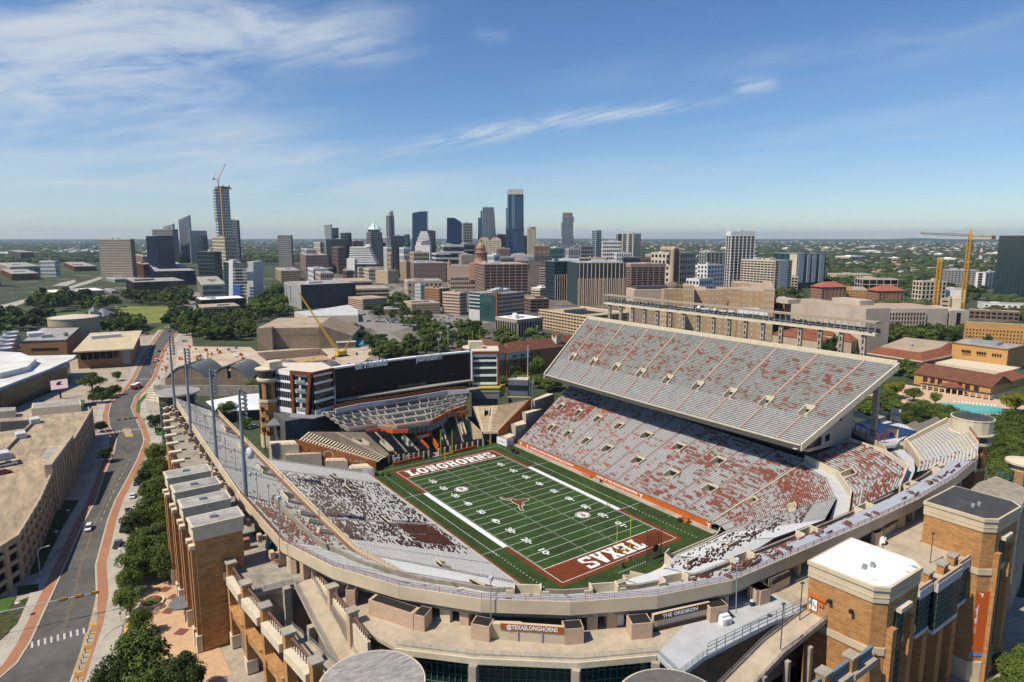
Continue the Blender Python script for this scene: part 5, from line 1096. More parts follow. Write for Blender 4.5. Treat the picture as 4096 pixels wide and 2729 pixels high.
b=Z('j',700,640,25);m=MB();m.cx_(b,4.6,4,3.4,.4);kb=m.bd('kiosk',PK,pf);m=MB();m.cx_(b+V(-2.2,-.8,.3),.2,1.6,1.6,.4);m.bd('sign',mat('kiosk blue',(.05,.08,.35)),kb)
m=MB();m.pz([(p.x+.3,p.y+2)for p in pp[:3]]+[(104,-73),(114,-62)],17,23.8);m.bd('recess',DARK,pf)
m=MB();ws([Z('j',230,840,21),Z('j',430,870,21),Z('j',560,980,21),Z('j',640,1040,21.5)],-2,1.2,.4,m=m);m.bd('parapet',CW,pf)
bl2=tg('bridge_walkway','concrete bridge walkway and steel stair behind the platform under the deck','bridge',(130,-66,20))
m=MB();m.slab(Z('j',440,460,27),Z('j',540,470,27),Z('j',700,405,27),Z('j',600,390,27),2.6);m.slab(Z('j',700,420,28),Z('j',790,430,28),Z('j',800,360,28),Z('j',700,350,28),2.4);m.bd('parapet',CONC,bl2)
b=Z('j',720,480,25);m=MB();m.cx_((b.x,b.y,0),2.6,2,30);m.bd('column',CW,bl2)
m=MB();a=Z('j',320,480,25);
for k in range(14):m.box(a.x+k*.6,a.y-2,24.5-k*.0+(13-k)*.32,a.x+k*.6+.55,a.y+5,24.6+(13-k)*.32)
m.bd('stair',STL,bl2)
g10=tg('grandstand','broad stepped cream stand climbing to the round tower at the far right corner','grandstand',(120,-95,24))
F1=[Z('j',850,715,23.5),Z('j',930,830,22.5),Z('j',990,930,22),Z('j',960,1010,22.5)]
R1_=[Z('j',1290,485,30.5),Z('j',1500,610,30),Z('j',1600,745,28.5),Z('j',1585,870,26.2)]
stand(g10,F1,R1_,16,tread=mat('cream deck stand',(.50,.46,.38),.85,.1,.4,col2=(.45,.46,.50),scale2=.05),bench=BENCHG,bw=(.55,.8),aisles=(.6,),hw=.6,seats=[(SEATR,.0,.6,.95,.0,.9,31.2,'mix')])
m=MB();ws([F1[0]+V(-.3,.5,0),R1_[0]+V(0,.5,0)],-6,1.4,.6,m=m);ws([V(*p)for p in F1[:3]],-2,1.6,.5,m=m);ws([p+V(.3,0,0)for p in R1_],-4,1.2,.5,m=m);m.bd('parapet',CW,g10)
fo([p+V(.4,0,1.2)for p in R1_],1.3,1.6,.06,4).bd('railing',RAIL,g10)
g11=tg('grandstand','curved strip of dark seats hanging below the lounge terrace','grandstand',(100,-88,21))
F2=[Z('j',620,830,21),Z('j',690,930,21),Z('j',700,1000,21),Z('j',660,1080,21.5),Z('j',560,1170,22)]
R2_=[Z('j',690,780,22.8),Z('j',790,880,22.8),Z('j',815,960,22.8),Z('j',800,1040,22.8),Z('j',700,1150,23)]
stand(g11,F2,R2_,4,bench=mat('blue grey seating',(.10,.13,.15),.6,.2,1),tread=LG,bw=(.3,.85))
m=MB();ws(F2,-2.5,.6,.4,m=m);m.bd('parapet',CW,g11)
m=MB();pl=[Z('j',700,770,22.8),Z('j',830,900,22.8),Z('j',830,1030,22.8),Z('j',720,1150,23),Z('j',900,1090,22.8),Z('j',940,1000,22.5),Z('j',930,880,22.8),Z('j',830,760,23.5),Z('j',760,740,24)];m.pz([(p.x,p.y)for p in pl],22,22.7);m.bd('cross_aisle',MATS['white deck coating'],g11)
rt=tg('round_tower','round brick and cream tower with a black roof at the stadium far right corner','tower',(128,-99,0))
cx,cy=129.5,-99.5
m=MB();m.lt([(5.6,0),(5.6,16)],cx,cy,8);m.bd('brick_base',BK,rt)
m=MB();m.lt([(5.9,16),(5.9,17)],cx,cy,8);m.lt([(5.6,25),(6.3,25.4),(6.3,26.2),(5.6,26.4)],cx,cy,28);m.lt([(5.6,28.6),(7.,28.9),(7.,29.4),(5.6,29.6)],cx,cy,28);m.bd('cream_ring',CW,rt)
m=MB();m.lt([(4.9,17),(4.9,25)],cx,cy,24);m.bd('glass_core',GL_D,rt)
for k in range(6):a=k*math.pi/3+.25;m=MB();m.cx_((cx+4.9*math.cos(a),cy+4.9*math.sin(a),17),1.2,2.3,8.1,a);m.bd('brick_pier',BK,rt)
m=MB();m.lt([(5.,26.4),(5.,28.7)],cx,cy,24);m.bd('window_ring',GL_D,rt)
m=MB();m.lt([(6.4,29.6),(6.6,34.2),(6.75,34.2),(6.75,34.6)],cx,cy,16);dr=m.bd('cream_drum',CW,rt);m=MB();m.lt([(6.3,34.4),(6.3,34.68)],cx,cy,28);m.bd('roof',ROOFD,dr)
bx=tg('raised_plaza','grey raised plaza with teal fencing beyond the black roofed tower','plaza',(90,-122,18))
m=MB();m.pz([(63.6,-119.6),(84,-113),(104,-110.8),(118,-112),(112,-124),(88,-128)],NZ,ZC);m.bd('deck',CONCD,bx)  # deck given a dark colour to stand for the shadow over it
fo([V(118,-112,ZC),V(112,-124,ZC),V(88,-128,ZC),V(70,-131,ZC)],2.4,2.4,.08,3,None,.5).bd('railing',TEAL,bx)
t=tg('gate_pavilion','small brick gate pavilion with a round cream roof at the right edge','pavilion',(128,-128,0));c=Z('i',1905,1240,21)
m=MB();m.lt([(4.6,21),(5.6,21.6),(5.6,22.3),(1,23.2)],c.x+2,c.y,28);m.bd('roof',CW,t);m=MB();m.cx_((c.x-1,c.y,NZ),2.6,2.6,33.6);m.cx_((c.x+4,c.y-3,NZ),2.6,2.6,33.6);m.bd('pier',BK,t);m=MB();m.lt([(4.4,19.4),(4.4,20.9)],c.x+2,c.y,20);m.bd('band',CW,t)
#  buildings of the city
def MT(n,c,**k):return mat(n,c,k.pop('r',.85),k.pop('v',.1),k.pop('s',.15),**k)
WC=dict(tan=MT('tan stone',(.46,.35,.23)),beige=MT('beige stone',(.54,.46,.35)),white=MT('white facade',(.66,.65,.62)),pink=MT('pink granite',(.34,.235,.19)),pinkl=MT('pink concrete',(.52,.40,.30)),brown=MT('brown facade',(.19,.13,.10)),dgrey=MT('dark facade',(.06,.065,.07)),grey=MT('grey facade',(.26,.26,.25)),lgrey=MT('light grey facade',(.48,.48,.47)),red=MT('red brick',(.22,.085,.05)),navy=MT('navy facade',(.02,.035,.07)),conc=MT('weathered concrete',(.34,.29,.23),col2=(.26,.22,.18)),cream=MT('cream facade',(.58,.50,.36)),brick=MT('campus brick',(.34,.19,.09)),orange=MT('orange brick',(.48,.26,.09)),tealw=MT('teal facade',(.06,.13,.14)),dk=DARK,brownd=MT('dorm brick',(.42,.29,.17)))
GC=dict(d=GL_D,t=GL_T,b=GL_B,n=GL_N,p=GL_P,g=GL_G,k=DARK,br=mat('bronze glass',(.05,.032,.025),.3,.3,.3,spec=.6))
RFC=dict(g=RFG,t=ROOFT,w=WHITER,d=ROOFD)
def fpt(r,xl,xc,xr,yt,D,asp=1.):
 """near corner at pixel column xc, left face reaching xl, right face reaching xr, roof line yt at that corner"""
 ox,oy,s=ZR[r];ul,uc,ur,vt=ox+xl/s,ox+xc/s,ox+xr/s,oy+yt/s
 wl,wr=max(uc-ul,.01),max(ur-uc,.01)
 P0=PD(uc,vt,D);d=ray(uc,1364.5);d.z=0;d.normalize();rp=V(d.y,-d.x,0)
 th=math.atan2(wl/asp,wr);er=rp*math.cos(th)+d*math.sin(th);e_l=-rp*math.sin(th)+d*math.cos(th)
 def solve(e,u):
  q=ray(u,1364.5);
  n=V(q.y,-q.x,0);b=e.x*n.x+e.y*n.y;a=(P0.x-CM.x)*n.x+(P0.y-CM.y)*n.y
  return-a/b if abs(b)>1e-9 else 10
 b_,a_=solve(e_l,ul),solve(er,ur)
 if wl<.5*1:b_=a_/1.
 if wr<.5:a_=b_
 return V(P0.x,P0.y,0),er,e_l,abs(a_),abs(b_),P0.z,th
BLD={}
def gf(mb,O,e,n_,L,z0,z1,fl,bays,sh,pw,dep,mi=0,first=.0):
 """slabs (fraction sh of a storey) and piers (fraction pw of a bay) standing dep proud of the face"""
 fh=(z1-z0)/fl
 def bx(u0,u1,a,b,dd):
  c=[O+e*u0,O+e*u1];p=[c[0],c[1],c[1]+n_*dd,c[0]+n_*dd];k=len(mb.v)
  mb.v+=[(q.x,q.y,a)for q in p]+[(q.x,q.y,b)for q in p]
  for f in((0,1,2,3)[::-1],(4,5,6,7),(0,1,5,4),(1,2,6,5),(2,3,7,6),(3,0,4,7)):mb.f.append(tuple(k+i for i in f));mb.m.append(mi)
 if sh>0:
  for i in range(fl+1):
   a=z0+i*fh-fh*sh*.5;bx(0,L,max(a,z0-.3),min(a+fh*sh,z1+.05),dep)
 if pw>0:
  for j in range(bays+1):
   u=L*j/bays;w=L/bays*pw;bx(max(u-w/2,0),min(u+w/2,L),z0,z1,dep+.12)
def bld(nm,lab,cat,spec,wall,gl,fl,bays,sh=.35,pw=.25,dep=.5,roof='g',asp=1.,z0=GZ,plant=True,top=1.,group=None,ribbon=False,winobj=False,th=None):
 O,er,el_,a,b,zt,th_=fpt(*spec,asp)
 if isinstance(bays,int):bays=(bays,max(1,round(bays*b/a))if a>0 else bays)
 t=tg(nm,lab,cat,(O.x,O.y,z0),group);W_=WC[wall];G_=GC[gl]
 c=[O,O+er*a,O+er*a+el_*b,O+el_*b]
 cen=(c[0]+c[2])/2
 m=MB();m.pz([(p.x,p.y)for p in c],z0,zt-.2);core=m.bd('glazing' if sh+pw<.9 else 'wall',G_ if sh+pw<1.2 else W_,t)
 z1=zt-top
 for(A,e,n_,L,bb)in((O,er,-el_,a,bays[0]),(O+el_*b,-el_,-er,b,bays[1])):
  m=MB();gf(m,A,e,n_,L,z0+.3,z1,fl,bb,sh,pw,dep);
  if m.f:m.bd('facade_frame' if sh and pw else 'facade_fins' if pw else 'floor_bands',W_,t)
 m=MB();m.pz([((p+(p-cen).normalized()*(dep+.2)).x,(p+(p-cen).normalized()*(dep+.2)).y)for p in c],z1,zt+.4);pr=m.bd('parapet',W_,t)
 m=MB();m.pz([((p-(p-cen).normalized()*.6).x,(p-(p-cen).normalized()*.6).y)for p in c],zt,zt+.46);m.bd('roof',RFC[roof],pr)
 if plant and min(a,b)>8:
  rs=random.Random(lab);q=MB()
  for k in range(rs.choice((1,2,3))):
   u,v=rs.uniform(.2,.6),rs.uniform(.2,.6);s_=min(a,b)*rs.uniform(.12,.28);o_=O+er*a*u+el_*b*v
   q.cx_((o_.x,o_.y,zt+.4),s_*1.4,s_,min(rs.uniform(1.8,4),zt*.08+1),math.atan2(er.y,er.x))
  q.bd('roof_plant',WC['lgrey']if rs.random()<.5 else W_,pr)
 BLD[lab]=(O,er,el_,a,b,zt);return t,c,zt
T_='office_tower';B_='building';A_='apartment_tower'
CITY=[(A_,'tan apartment high-rise with brown balconies left of the navy tower','tower',('R1',968,1165,1283,352,1500),'beige','br',27,7,dict(sh=.3,pw=.35)),(B_,'red brick block squeezed between tan high-rise and navy tower','building',('R1',1270,1284,1412,578,1620),'red','d',9,8,{}),(B_,'small tan block above the red brick one beside the navy tower','building',('R1',1270,1280,1405,505,1900),'tan','d',6,8,{}),(B_,'pale parking building at the foot of the tan high-rise','building',('R1',985,1030,1300,712,1440),'lgrey','d',3,8,dict(pw=.1)),(A_,'navy blue high-rise left of the hazy twin towers','tower',('R2',45,62,285,660,1420),'navy','n',26,12,dict(sh=.18,pw=.3,dep=.4)),(B_,'long navy podium below the navy high-rise','building',('R2',35,45,450,978,1330),'navy','n',5,14,dict(sh=.2,pw=.2)),(T_,'grey tower stepping up behind the navy high-rise','tower',('R2',105,200,328,600,2050),'grey','d',28,8,dict(pw=.4,sh=.2)),(T_,'small blue tower top peeking above the grey stepped tower','tower',('R2',202,205,276,550,2500),'lgrey','b',30,6,{}),(T_,'tall flat pale blue glass tower beside the unfinished skyscraper','tower',('R2',341,346,448,474,2600),'lgrey','p',36,6,dict(sh=.12,pw=.12,plant=False)),(T_,'wide hazy glass block below the pale blue tower','tower',('R2',350,354,580,612,2450),'lgrey','p',26,14,dict(sh=.1,pw=.12,plant=False)),(T_,'dark shaded slab in front of the wide hazy glass block','tower',('R2',474,476,582,655,2350),'dgrey','n',20,8,dict(sh=.1,pw=.2)),(T_,'grey shoulder tower attached right of the unfinished skyscraper','tower',('R2',690,780,832,518,2350),'grey','d',32,6,dict(sh=.4,pw=.1)),(A_,'cream gridded apartment block in front of the unfinished skyscraper','tower',('R2',625,668,832,668,2000),'cream','d',16,6,dict(sh=.3,pw=.3,dep=1)),(T_,'dark reflective tower with bare concrete top left of the white framed hospital','tower',('R2',485,570,692,800,1400),'dgrey','g',14,6,dict(sh=.2,pw=.1)),(B_,'white framed hospital tower with teal and blue glass','tower',('R2',708,735,870,900,985),'tealw','t',12,5,dict(sh=.15,pw=.1,roof='w')),(B_,'dark glass wing with tan panels right of the hospital tower','building',('R2',905,925,1018,1075,1010),'dgrey','d',6,4,{}),(B_,'low pale podium with a glass band left of the hospital tower','building',('R2',462,470,722,1098,1020),'beige','p',3,8,dict(pw=.05)),(B_,'wide low dark green glass building behind the left park','building',('R1',1180,1200,1700,740,1180),'dgrey','g',4,18,dict(sh=.15,pw=.15,asp=.4)),(B_,'low white roofed hall in front of the hospital tower','building',('R2',440,455,872,1235,880),'dgrey','d',2,8,dict(roof='w',asp=.25)),(B_,'low tan colonnaded building with a flat roof below the white roofed hall','building',('R2',462,475,822,1302,800),'tan','d',2,14,dict(roof='t',sh=.3,pw=.35,asp=.35)),(A_,'isolated grey concrete high-rise on the skyline left of centre','tower',('R2',1195,1262,1325,652,2250),'grey','d',26,5,dict(sh=.3,pw=.4)),(B_,'tan block with rows of square windows behind the trees left of centre','building',('R2',1160,1175,1378,972,1430),'tan','d',5,10,dict(sh=.45,pw=.35)),(B_,'brown slab with thin vertical fins left of centre','building',('R3',48,60,325,840,1750),'pink','d',10,24,dict(sh=.1,pw=.45)),(B_,'pale low blocks behind the brown finned slab','building',('R3',60,70,215,780,1950),'lgrey','d',5,6,{}),(B_,'cream arched cornice building behind the brown finned slab','building',('R3',190,210,287,705,2150),'cream','d',9,6,dict(pw=.5)),(B_,'dark slate research building with a light left end behind the yellow crane','building',('R2',1236,1355,1860,1100,900),'dgrey','br',6,20,dict(sh=.35,pw=.4,asp=.8,dep=.8)),(A_,'slim teal and white tower at the left of the downtown cluster','tower',('R3',308,322,386,514,2450),'white','t',30,4,dict(sh=.25,pw=.1)),(A_,'lower green twin beside the slim teal tower','tower',('R3',384,392,432,552,2500),'tealw','t',28,4,{}),(T_,'broad dark slab in front of the slim teal tower','tower',('R3',318,330,522,672,2100),'dgrey','d',18,14,dict(sh=.1,pw=.25)),(T_,'dark tower with a flat hat top left of the crown topped tower','tower',('R3',468,500,580,606,2200),'dgrey','b',20,6,{}),(B_,'dark brown office slab left of the stepped white building','building',('R3',377,395,515,758,1750),'brown','br',13,8,dict(sh=.3,pw=.3)),(B_,'dark hotel block behind the crown topped tower','building',('R3',562,566,700,690,2250),'brown','d',14,10,{}),(T_,'pale grey office slab below the slender round tower','tower',('R3',902,906,984,655,2200),'lgrey','p',20,5,dict(sh=.4)),(B_,'white gridded block under the pale grey office slab','building',('R3',902,906,990,762,1950),'white','d',9,6,dict(sh=.4,pw=.3)),(T_,'black glass tower beside the crown topped tower','tower',('R3',862,864,902,672,2250),'dk','d',20,3,{}),(T_,'mirror glass tower reflecting the sky in front of the curved top tower','tower',('R3',983,1000,1122,638,1900),'dgrey','b',22,10,dict(sh=.1,pw=.08)),(T_,'teal glass tower tucked behind the mirror glass tower','tower',('R3',1118,1124,1174,622,2350),'tealw','t',24,4,{}),(T_,'dark slab tower right of the stepped white tower','tower',('R3',1330,1336,1438,585,2250),'dgrey','d',24,8,dict(sh=.1)),(B_,'small white and blue glass block in front of the mirror tower','building',('R3',1065,1085,1192,762,1700),'white','b',8,5,dict(sh=.3)),(B_,'tan building with a sloped metal roof below the stepped white tower','building',('R3',1168,1190,1368,812,1600),'tan','br',6,8,dict(sh=.4,pw=.3)),(B_,'narrow tan residential slab below the mirror tower','building',('R3',935,950,987,815,1650),'tan','d',9,3,dict(sh=.45,pw=.4)),(T_,'grey office tower with a white frame right of the slanted dark tower','tower',('R3',1690,1706,1814,503,2200),'lgrey','d',28,6,dict(sh=.15,pw=.12)),(B_,'banded grey office block with rounded ends below the slanted tower','building',('R3',1490,1500,1725,738,1600),'lgrey','d',9,6,dict(sh=.35,pw=0)),(B_,'lower banded office block with green glass left of the dome','building',('R3',1395,1420,1590,822,1500),'lgrey','g',6,6,dict(sh=.4,pw=0)),(B_,'long grey banded block behind the dome','building',('R3',1690,1715,1835,720,1750),'grey','d',9,6,dict(sh=.3,pw=0)),(B_,'plain pale concrete block just left of the dome','building',('R3',1672,1690,1832,838,1380),'conc','d',6,3,dict(sh=.8,pw=.8)),(B_,'broad pinkish brown state office slab with fins left of the dome','building',('R3',1160,1190,1538,922,1420),'pink','br',8,40,dict(sh=.12,pw=.5)),(B_,'art deco tan building with vertical piers behind the state slab','building',('R3',1065,1110,1212,905,1500),'tan','d',7,10,dict(sh=.1,pw=.55)),(B_,'tan courthouse of two cubes among trees left of the state slab','building',('R3',812,918,1048,1003,1400),'tan','d',3,4,dict(sh=.7,pw=.7)),(B_,'beige museum block with a grey band roof','building',('R3',692,720,880,985,1500),'beige','d',3,8,dict(sh=.5)),(B_,'low cream block left of the beige museum','building',('R3',600,615,692,968,1560),'cream','d',3,5,dict(sh=.5)),(B_,'row of low white flats below the brown finned slab','building',('R3',118,140,330,985,1350),'white','d',3,8,dict(sh=.45)),(B_,'cream apartments with balconies near the centre left trees','building',('R3',195,215,385,1028,1250),'beige','d',3,7,dict(sh=.4)),(B_,'small dark framed office beside the cream apartments','building',('R3',475,488,585,1002,1300),'brown','d',3,6,{}),(B_,'far tan parking deck behind the slate research building','car park',('R3',370,380,775,1118,1130),'pinkl','k',3,3,dict(sh=.5,pw=.02,roof='t',plant=False,asp=.4)),(B_,'middle tan parking deck behind the slate research building','car park',('R3',515,525,948,1195,1010),'pinkl','k',3,3,dict(sh=.5,pw=.02,roof='t',plant=False,asp=.35)),(B_,'near tan parking deck with stepped corner beside the slate research building','car park',('R3',525,655,922,1300,890),'pinkl','k',5,3,dict(sh=.5,pw=.03,roof='t',plant=False)),(B_,'low tan office with a long flat roof below the parking decks','building',('R3',815,850,1172,1408,850),'tan','d',2,9,dict(sh=.55,asp=.6)),(B_,'tan three storey office with square windows beside the low flat office','building',('R3',1098,1170,1470,1350,830),'tan','d',4,12,dict(sh=.55,pw=.4)),(B_,'wide low brown blank building behind the tan offices','building',('R3',1108,1125,1498,1112,1120),'pinkl','d',2,8,dict(sh=.6,pw=.5,asp=.5)),(B_,'pale blank ended slab beside the pink parking decks','building',('R3',1213,1262,1318,1148,990),'lgrey','d',5,4,dict(sh=.6,pw=.4)),(B_,'brown brick parking tower with a tall blank stair end','car park',('R3',1316,1455,1570,1190,930),'brick','k',7,7,dict(sh=.5,pw=.3,asp=1.6)),(B_,'pink parking building with bright ledges left of the teal office','car park',('R3',1500,1668,1745,1235,830),'pinkl','k',7,5,dict(sh=.5,pw=.15,asp=1.8,roof='t')),(B_,'low brown office with pale window strips behind the pink parking building','building',('R3',1555,1572,1860,1062,1230),'pinkl','d',3,12,dict(sh=.5)),(B_,'red brown low roof block below the dome','building',('R3',1655,1668,1845,1030,1290),'red','d',2,6,dict(sh=.6)),(T_,'dark office slab left of the tallest glass tower','tower',('R4',622,630,716,622,2400),'dgrey','d',20,8,{}),(T_,'dark office slab right of the tallest glass tower','tower',('R4',900,905,938,635,2400),'dgrey','d',20,3,{}),(T_,'brown office cube with dark vertical slots right of centre','tower',('R4',1000,1012,1165,738,1650),'tan','br',9,12,dict(sh=.1,pw=.3)),(B_,'dark purple finned block below the twin vaulted tower','building',('R4',620,632,758,770,1550),'pink','d',8,9,dict(sh=.1,pw=.4)),(B_,'small glass and white block right of the dome','building',('R4',520,590,680,840,1400),'white','p',5,6,dict(sh=.3)),(B_,'grey gridded office behind the pink granite slab','building',('R4',655,665,805,862,1300),'grey','d',5,12,dict(sh=.3)),(B_,'low brown windowed block beside the grey gridded office','building',('R4',805,812,945,880,1290),'pinkl','d',5,10,dict(sh=.5)),(B_,'pale horizontal slab right of the tallest glass tower foot','building',('R4',770,790,1000,838,1500),'lgrey','p',3,8,dict(sh=.5)),(B_,'teal glass block behind the brown cube','building',('R4',1165,1172,1308,768,1800),'tealw','t',8,6,{}),(B_,'cream and brown balcony block below the stacked tower','building',('R4',1328,1372,1476,772,1650),'lgrey','br',8,7,dict(sh=.2,pw=.35)),(B_,'grey arched top hotel slab right of the stacked tower','building',('R4',1475,1505,1615,742,1750),'grey','d',12,8,dict(sh=.3,pw=.2)),(T_,'slim blue tower with a white crown right of the stacked tower','tower',('R4',1590,1658,1688,578,2250),'white','b',30,3,dict(sh=.15,pw=.1)),(B_,'low white roofed halls behind the dark glass blocks','building',('R4',1195,1210,1470,882,1350),'white','d',2,9,dict(roof='w',sh=.4)),(B_,'brown banded low tower behind the right dark glass block','building',('R5',40,60,375,722,1450),'tan','d',5,3,dict(sh=.45,pw=0)),(B_,'great pink granite slab with deep bays right below the dome','building',('R4',405,488,942,935,1120),'pink','br',10,7,dict(sh=.22,pw=.1,dep=1.4)),(B_,'white ledged slab beside the colour striped building','building',('R4',1062,1068,1128,970,1130),'pinkl','d',11,1,dict(sh=.5,pw=0)),(B_,'left dark glass block with pale fins behind the tan parking garage','building',('R4',1125,1220,1352,905,1020),'tealw','d',12,7,dict(sh=.08,pw=.06,asp=1.6)),(B_,'right dark glass block with pink fins behind the floodlight gantry','building',('R4',1350,1465,1945,922,940),'tealw','br',13,11,dict(sh=.04,pw=.06,asp=1.2)),(B_,'brown parking building with dark slots behind the teal office','car park',('R4',905,975,1160,1300,860),'brown','k',4,3,dict(sh=.5,pw=.1,roof='t')),(A_,'white ribbed hotel block right of the slim blue tower','tower',('R5',335,350,545,518,1900),'white','d',14,9,dict(sh=.4,pw=.25)),(B_,'white twin barrel roofed block below the ribbed hotel','building',('R5',463,525,688,665,1650),'white','d',6,7,dict(sh=.4,pw=.4)),(A_,'tall tan and teal residential tower with rooftop plants','tower',('R5',555,735,785,422,2250),'beige','b',26,5,dict(sh=.1,pw=.35)),(A_,'grey residential slab left of the planted tan tower','tower',('R5',483,540,575,428,2300),'lgrey','b',26,3,dict(sh=.1,pw=.3)),(B_,'round glass drum building behind the purple brown slab','building',('R5',590,610,785,715,1400),'tealw','d',4,3,dict(sh=.3,pw=0)),(B_,'purple brown slab with tall dark bays right of the finned glass block','building',('R5',527,705,1095,805,1080),'pink','d',13,6,dict(sh=.28,pw=.12,dep=1.2,asp=1.,top=5)),(B_,'reddish low block with satellite dish left of the arched building','building',('R5',755,790,950,730,1450),'red','d',3,6,dict(sh=.5)),(B_,'stepped tan window grid building with a tall glass arch','building',('R5',920,1240,1465,665,1400),'beige','d',9,8,dict(sh=.5,pw=.4)),(B_,'tan and grey office pair left of the tall white glass tower','building',('R5',1512,1655,1905,660,1290),'grey','d',12,6,dict(sh=.2,pw=.5)),(B_,'gold ribbed office behind the tan and grey pair','building',('R5',1512,1640,1665,645,1320),'cream','d',9,3,dict(sh=.1,pw=.55)),(B_,'white hotel slab with a blank grey end','building',('R5',1497,1665,1812,815,1130),'white','d',7,5,dict(sh=.45,pw=.45)),(B_,'low white windowed building in front of the white hotel slab','building',('R5',1365,1560,1690,995,1050),'white','d',3,6,dict(sh=.5,pw=.4)),(A_,'tall white framed glass tower right of centre above the dormitories','tower',('R5',1835,1965,2180,398,1200),'white','d',20,6,dict(sh=.1,pw=.16,top=8,dep=.9)),(B_,'cream hotel with rooftop arches and long balconies','hotel',('R6',150,632,772,605,1130),'beige','d',13,5,dict(sh=.42,pw=.14,asp=3.2,dep=1)),(B_,'black and white panelled office behind the arched hotel','building',('R6',540,915,1185,520,1260),'tealw','t',11,5,dict(sh=.06,pw=.1,asp=1.2)),(B_,'small tan annex between the arched hotel and the panelled office','building',('R6',745,752,862,808,1200),'beige','d',5,4,{}),(B_,'long cream windowed hall among the far right trees','building',('R6',1225,1405,1775,775,1500),'cream','d',3,12,dict(sh=.5,pw=.4)),(B_,'tan and black office block left of the yellow crane','building',('R6',1570,1728,2100,835,1050),'cream','d',4,5,dict(sh=.12,pw=.05)),(B_,'sandstone office with a blank left end beside the yellow mast','building',('R7',602,762,945,722,980),'cream','d',5,6,dict(sh=.25,pw=.3)),(B_,'dark grey hospital block behind the yellow crane','building',('R7',945,990,1268,602,1350),'grey','d',8,10,dict(sh=.55,pw=.5)),(B_,'white building with tall window strips right of the crane','building',('R7',1240,1420,1475,630,1250),'white','d',6,4,dict(sh=.1,pw=.55)),(A_,'tall dark teal high-rise cut off by the right edge','tower',('R7',1465,1580,1990,245,1080),'dgrey','t',26,12,dict(sh=.04,pw=.12,top=7)),(B_,'low gallery with white arches below the dark teal high-rise','building',('R7',1295,1400,1900,955,900),'white','d',2,9,dict(sh=.3,pw=.5)),(B_,'tan lecture hall with balcony beside the church spire','building',('R7',905,1050,1110,905,860),'tan','d',3,3,dict(sh=.6,pw=.4)),(B_,'white low box behind the lecture hall','building',('R7',945,960,1160,812,1000),'white','d',1,3,dict(sh=.9,pw=.9)),(B_,'brown flat roofed hall at the right beyond the pale concrete library','building',('R7',1200,1250,1740,1020,800),'brown','d',2,9,dict(roof='t')),(B_,'orange brick laboratory with rows of narrow windows at the right edge','building',('R7',1185,1215,1990,1148,600),'orange','d',5,22,dict(sh=.5,pw=.6,asp=.35,top=5)),(B_,'low brick classroom block with a dark end behind the gantry','building',('R6',580,745,835,1108,700),'brick','d',3,4,dict(sh=.5,pw=.3,roof='t')),(B_,'dark glass office cut off by the left edge','building',('R1',-120,-60,68,575,1300),'dgrey','d',8,6,{}),(B_,'long low apartments beside the motorway at the far left','building',('R1',65,90,440,600,1700),'beige','d',4,14,{}),(B_,'red and grey low rise blocks near the motorway','building',('R1',85,105,420,665,1500),'red','d',3,12,{}),(B_,'white stair tower building left of the motorway ramp','building',('R1',435,490,530,548,1650),'white','p',8,4,{}),(B_,'brown apartment row behind the motorway','building',('R1',650,665,930,598,1900),'red','d',4,14,{}),(B_,'far dark office slab on the left plain','building',('R1',170,185,395,470,2800),'brown','d',5,10,{}),(B_,'pinkish retail row with terracotta turrets near the left park','building',('R1',455,475,980,832,1080),'pinkl','d',2,12,dict(roof='w',asp=.25)),(B_,'small grey roofed block beside the terracotta turrets','building',('R1',985,1000,1095,815,1150),'lgrey','d',2,4,{}),]
for(nm,lab,cat,sp,w,gl,fl,by,kw)in CITY:
 if sp[5]>1350 and fl>7:fl=int(fl*.6)
 bld(nm,lab,cat,sp,w,gl,fl,by,**kw)
 # ---- crown, spire and special towers
def pt_(nm,lab,cat,secs,r,D,wall,gl,fl,rot=.6,extra=None):
 """stacked square sections: (xl, xr, ytop) in zoom units from the top one down"""
 ox,oy,s=ZR[r];xm=(secs[-1][0]+secs[-1][1])/2;P0=PD(ox+xm/s,1000,D);t=tg(nm,lab,cat,(P0.x,P0.y,GZ));prev=None;zb=GZ
 hs=[PD(ox+xm/s,oy+yt/s,D).z for(_,_,yt)in secs]
 for k,(xl,xr,yt)in enumerate(secs):
  w=(xr-xl)/s*D/FPX/1.28;off=((xl+xr)/2-xm)/s*D/FPX;c=P0+RT*off;z1=hs[k];z0=hs[k+1]-.5 if k+1<len(secs)else GZ
  an=YAW*-1+rot;m=MB();m.cx_((c.x,c.y,z0),w,w,z1-z0,an);g_=m.bd('glazing',GC[gl],t);m=MB();nf=max(2,int((z1-z0)/fl))
  for i in range(nf):m.cx_((c.x,c.y,z0+(z1-z0)*(i+.75)/nf),w+.9,w+.9,(z1-z0)/nf*.28,an)
  for q in range(7):
   for sx in(-1,1):
    o=MX.Rotation(an,4,'Z')@V(sx*w/2,(q/6-.5)*w,0);m.cx_((c.x+o.x,c.y+o.y,z0),1.1,1.1,z1-z0,an);o=MX.Rotation(an,4,'Z')@V((q/6-.5)*w,sx*w/2,0);m.cx_((c.x+o.x,c.y+o.y,z0),1.1,1.1,z1-z0,an)
  m.bd('facade_frame',WC[wall],t)
 return t,P0,hs
t,p0,hs=pt_(T_,'unfinished skyscraper with an orange hoist and a luffing crane on top','tower',[(600,742,245),(606,752,515),(612,770,668)],'R2',2300,'white','b',9)
m=MB();
for k in range(9):m.cx_((p0.x-28+k*6.5,p0.y+random.uniform(-18,18),hs[0]),3,3,random.uniform(3,14),.4)
m.cx_((p0.x,p0.y,hs[0]),44,44,3,.1);m.cx_((p0.x,p0.y,hs[0]+6),40,40,1.5,.1);m.bd('bare_floor',WC['brown'],t)
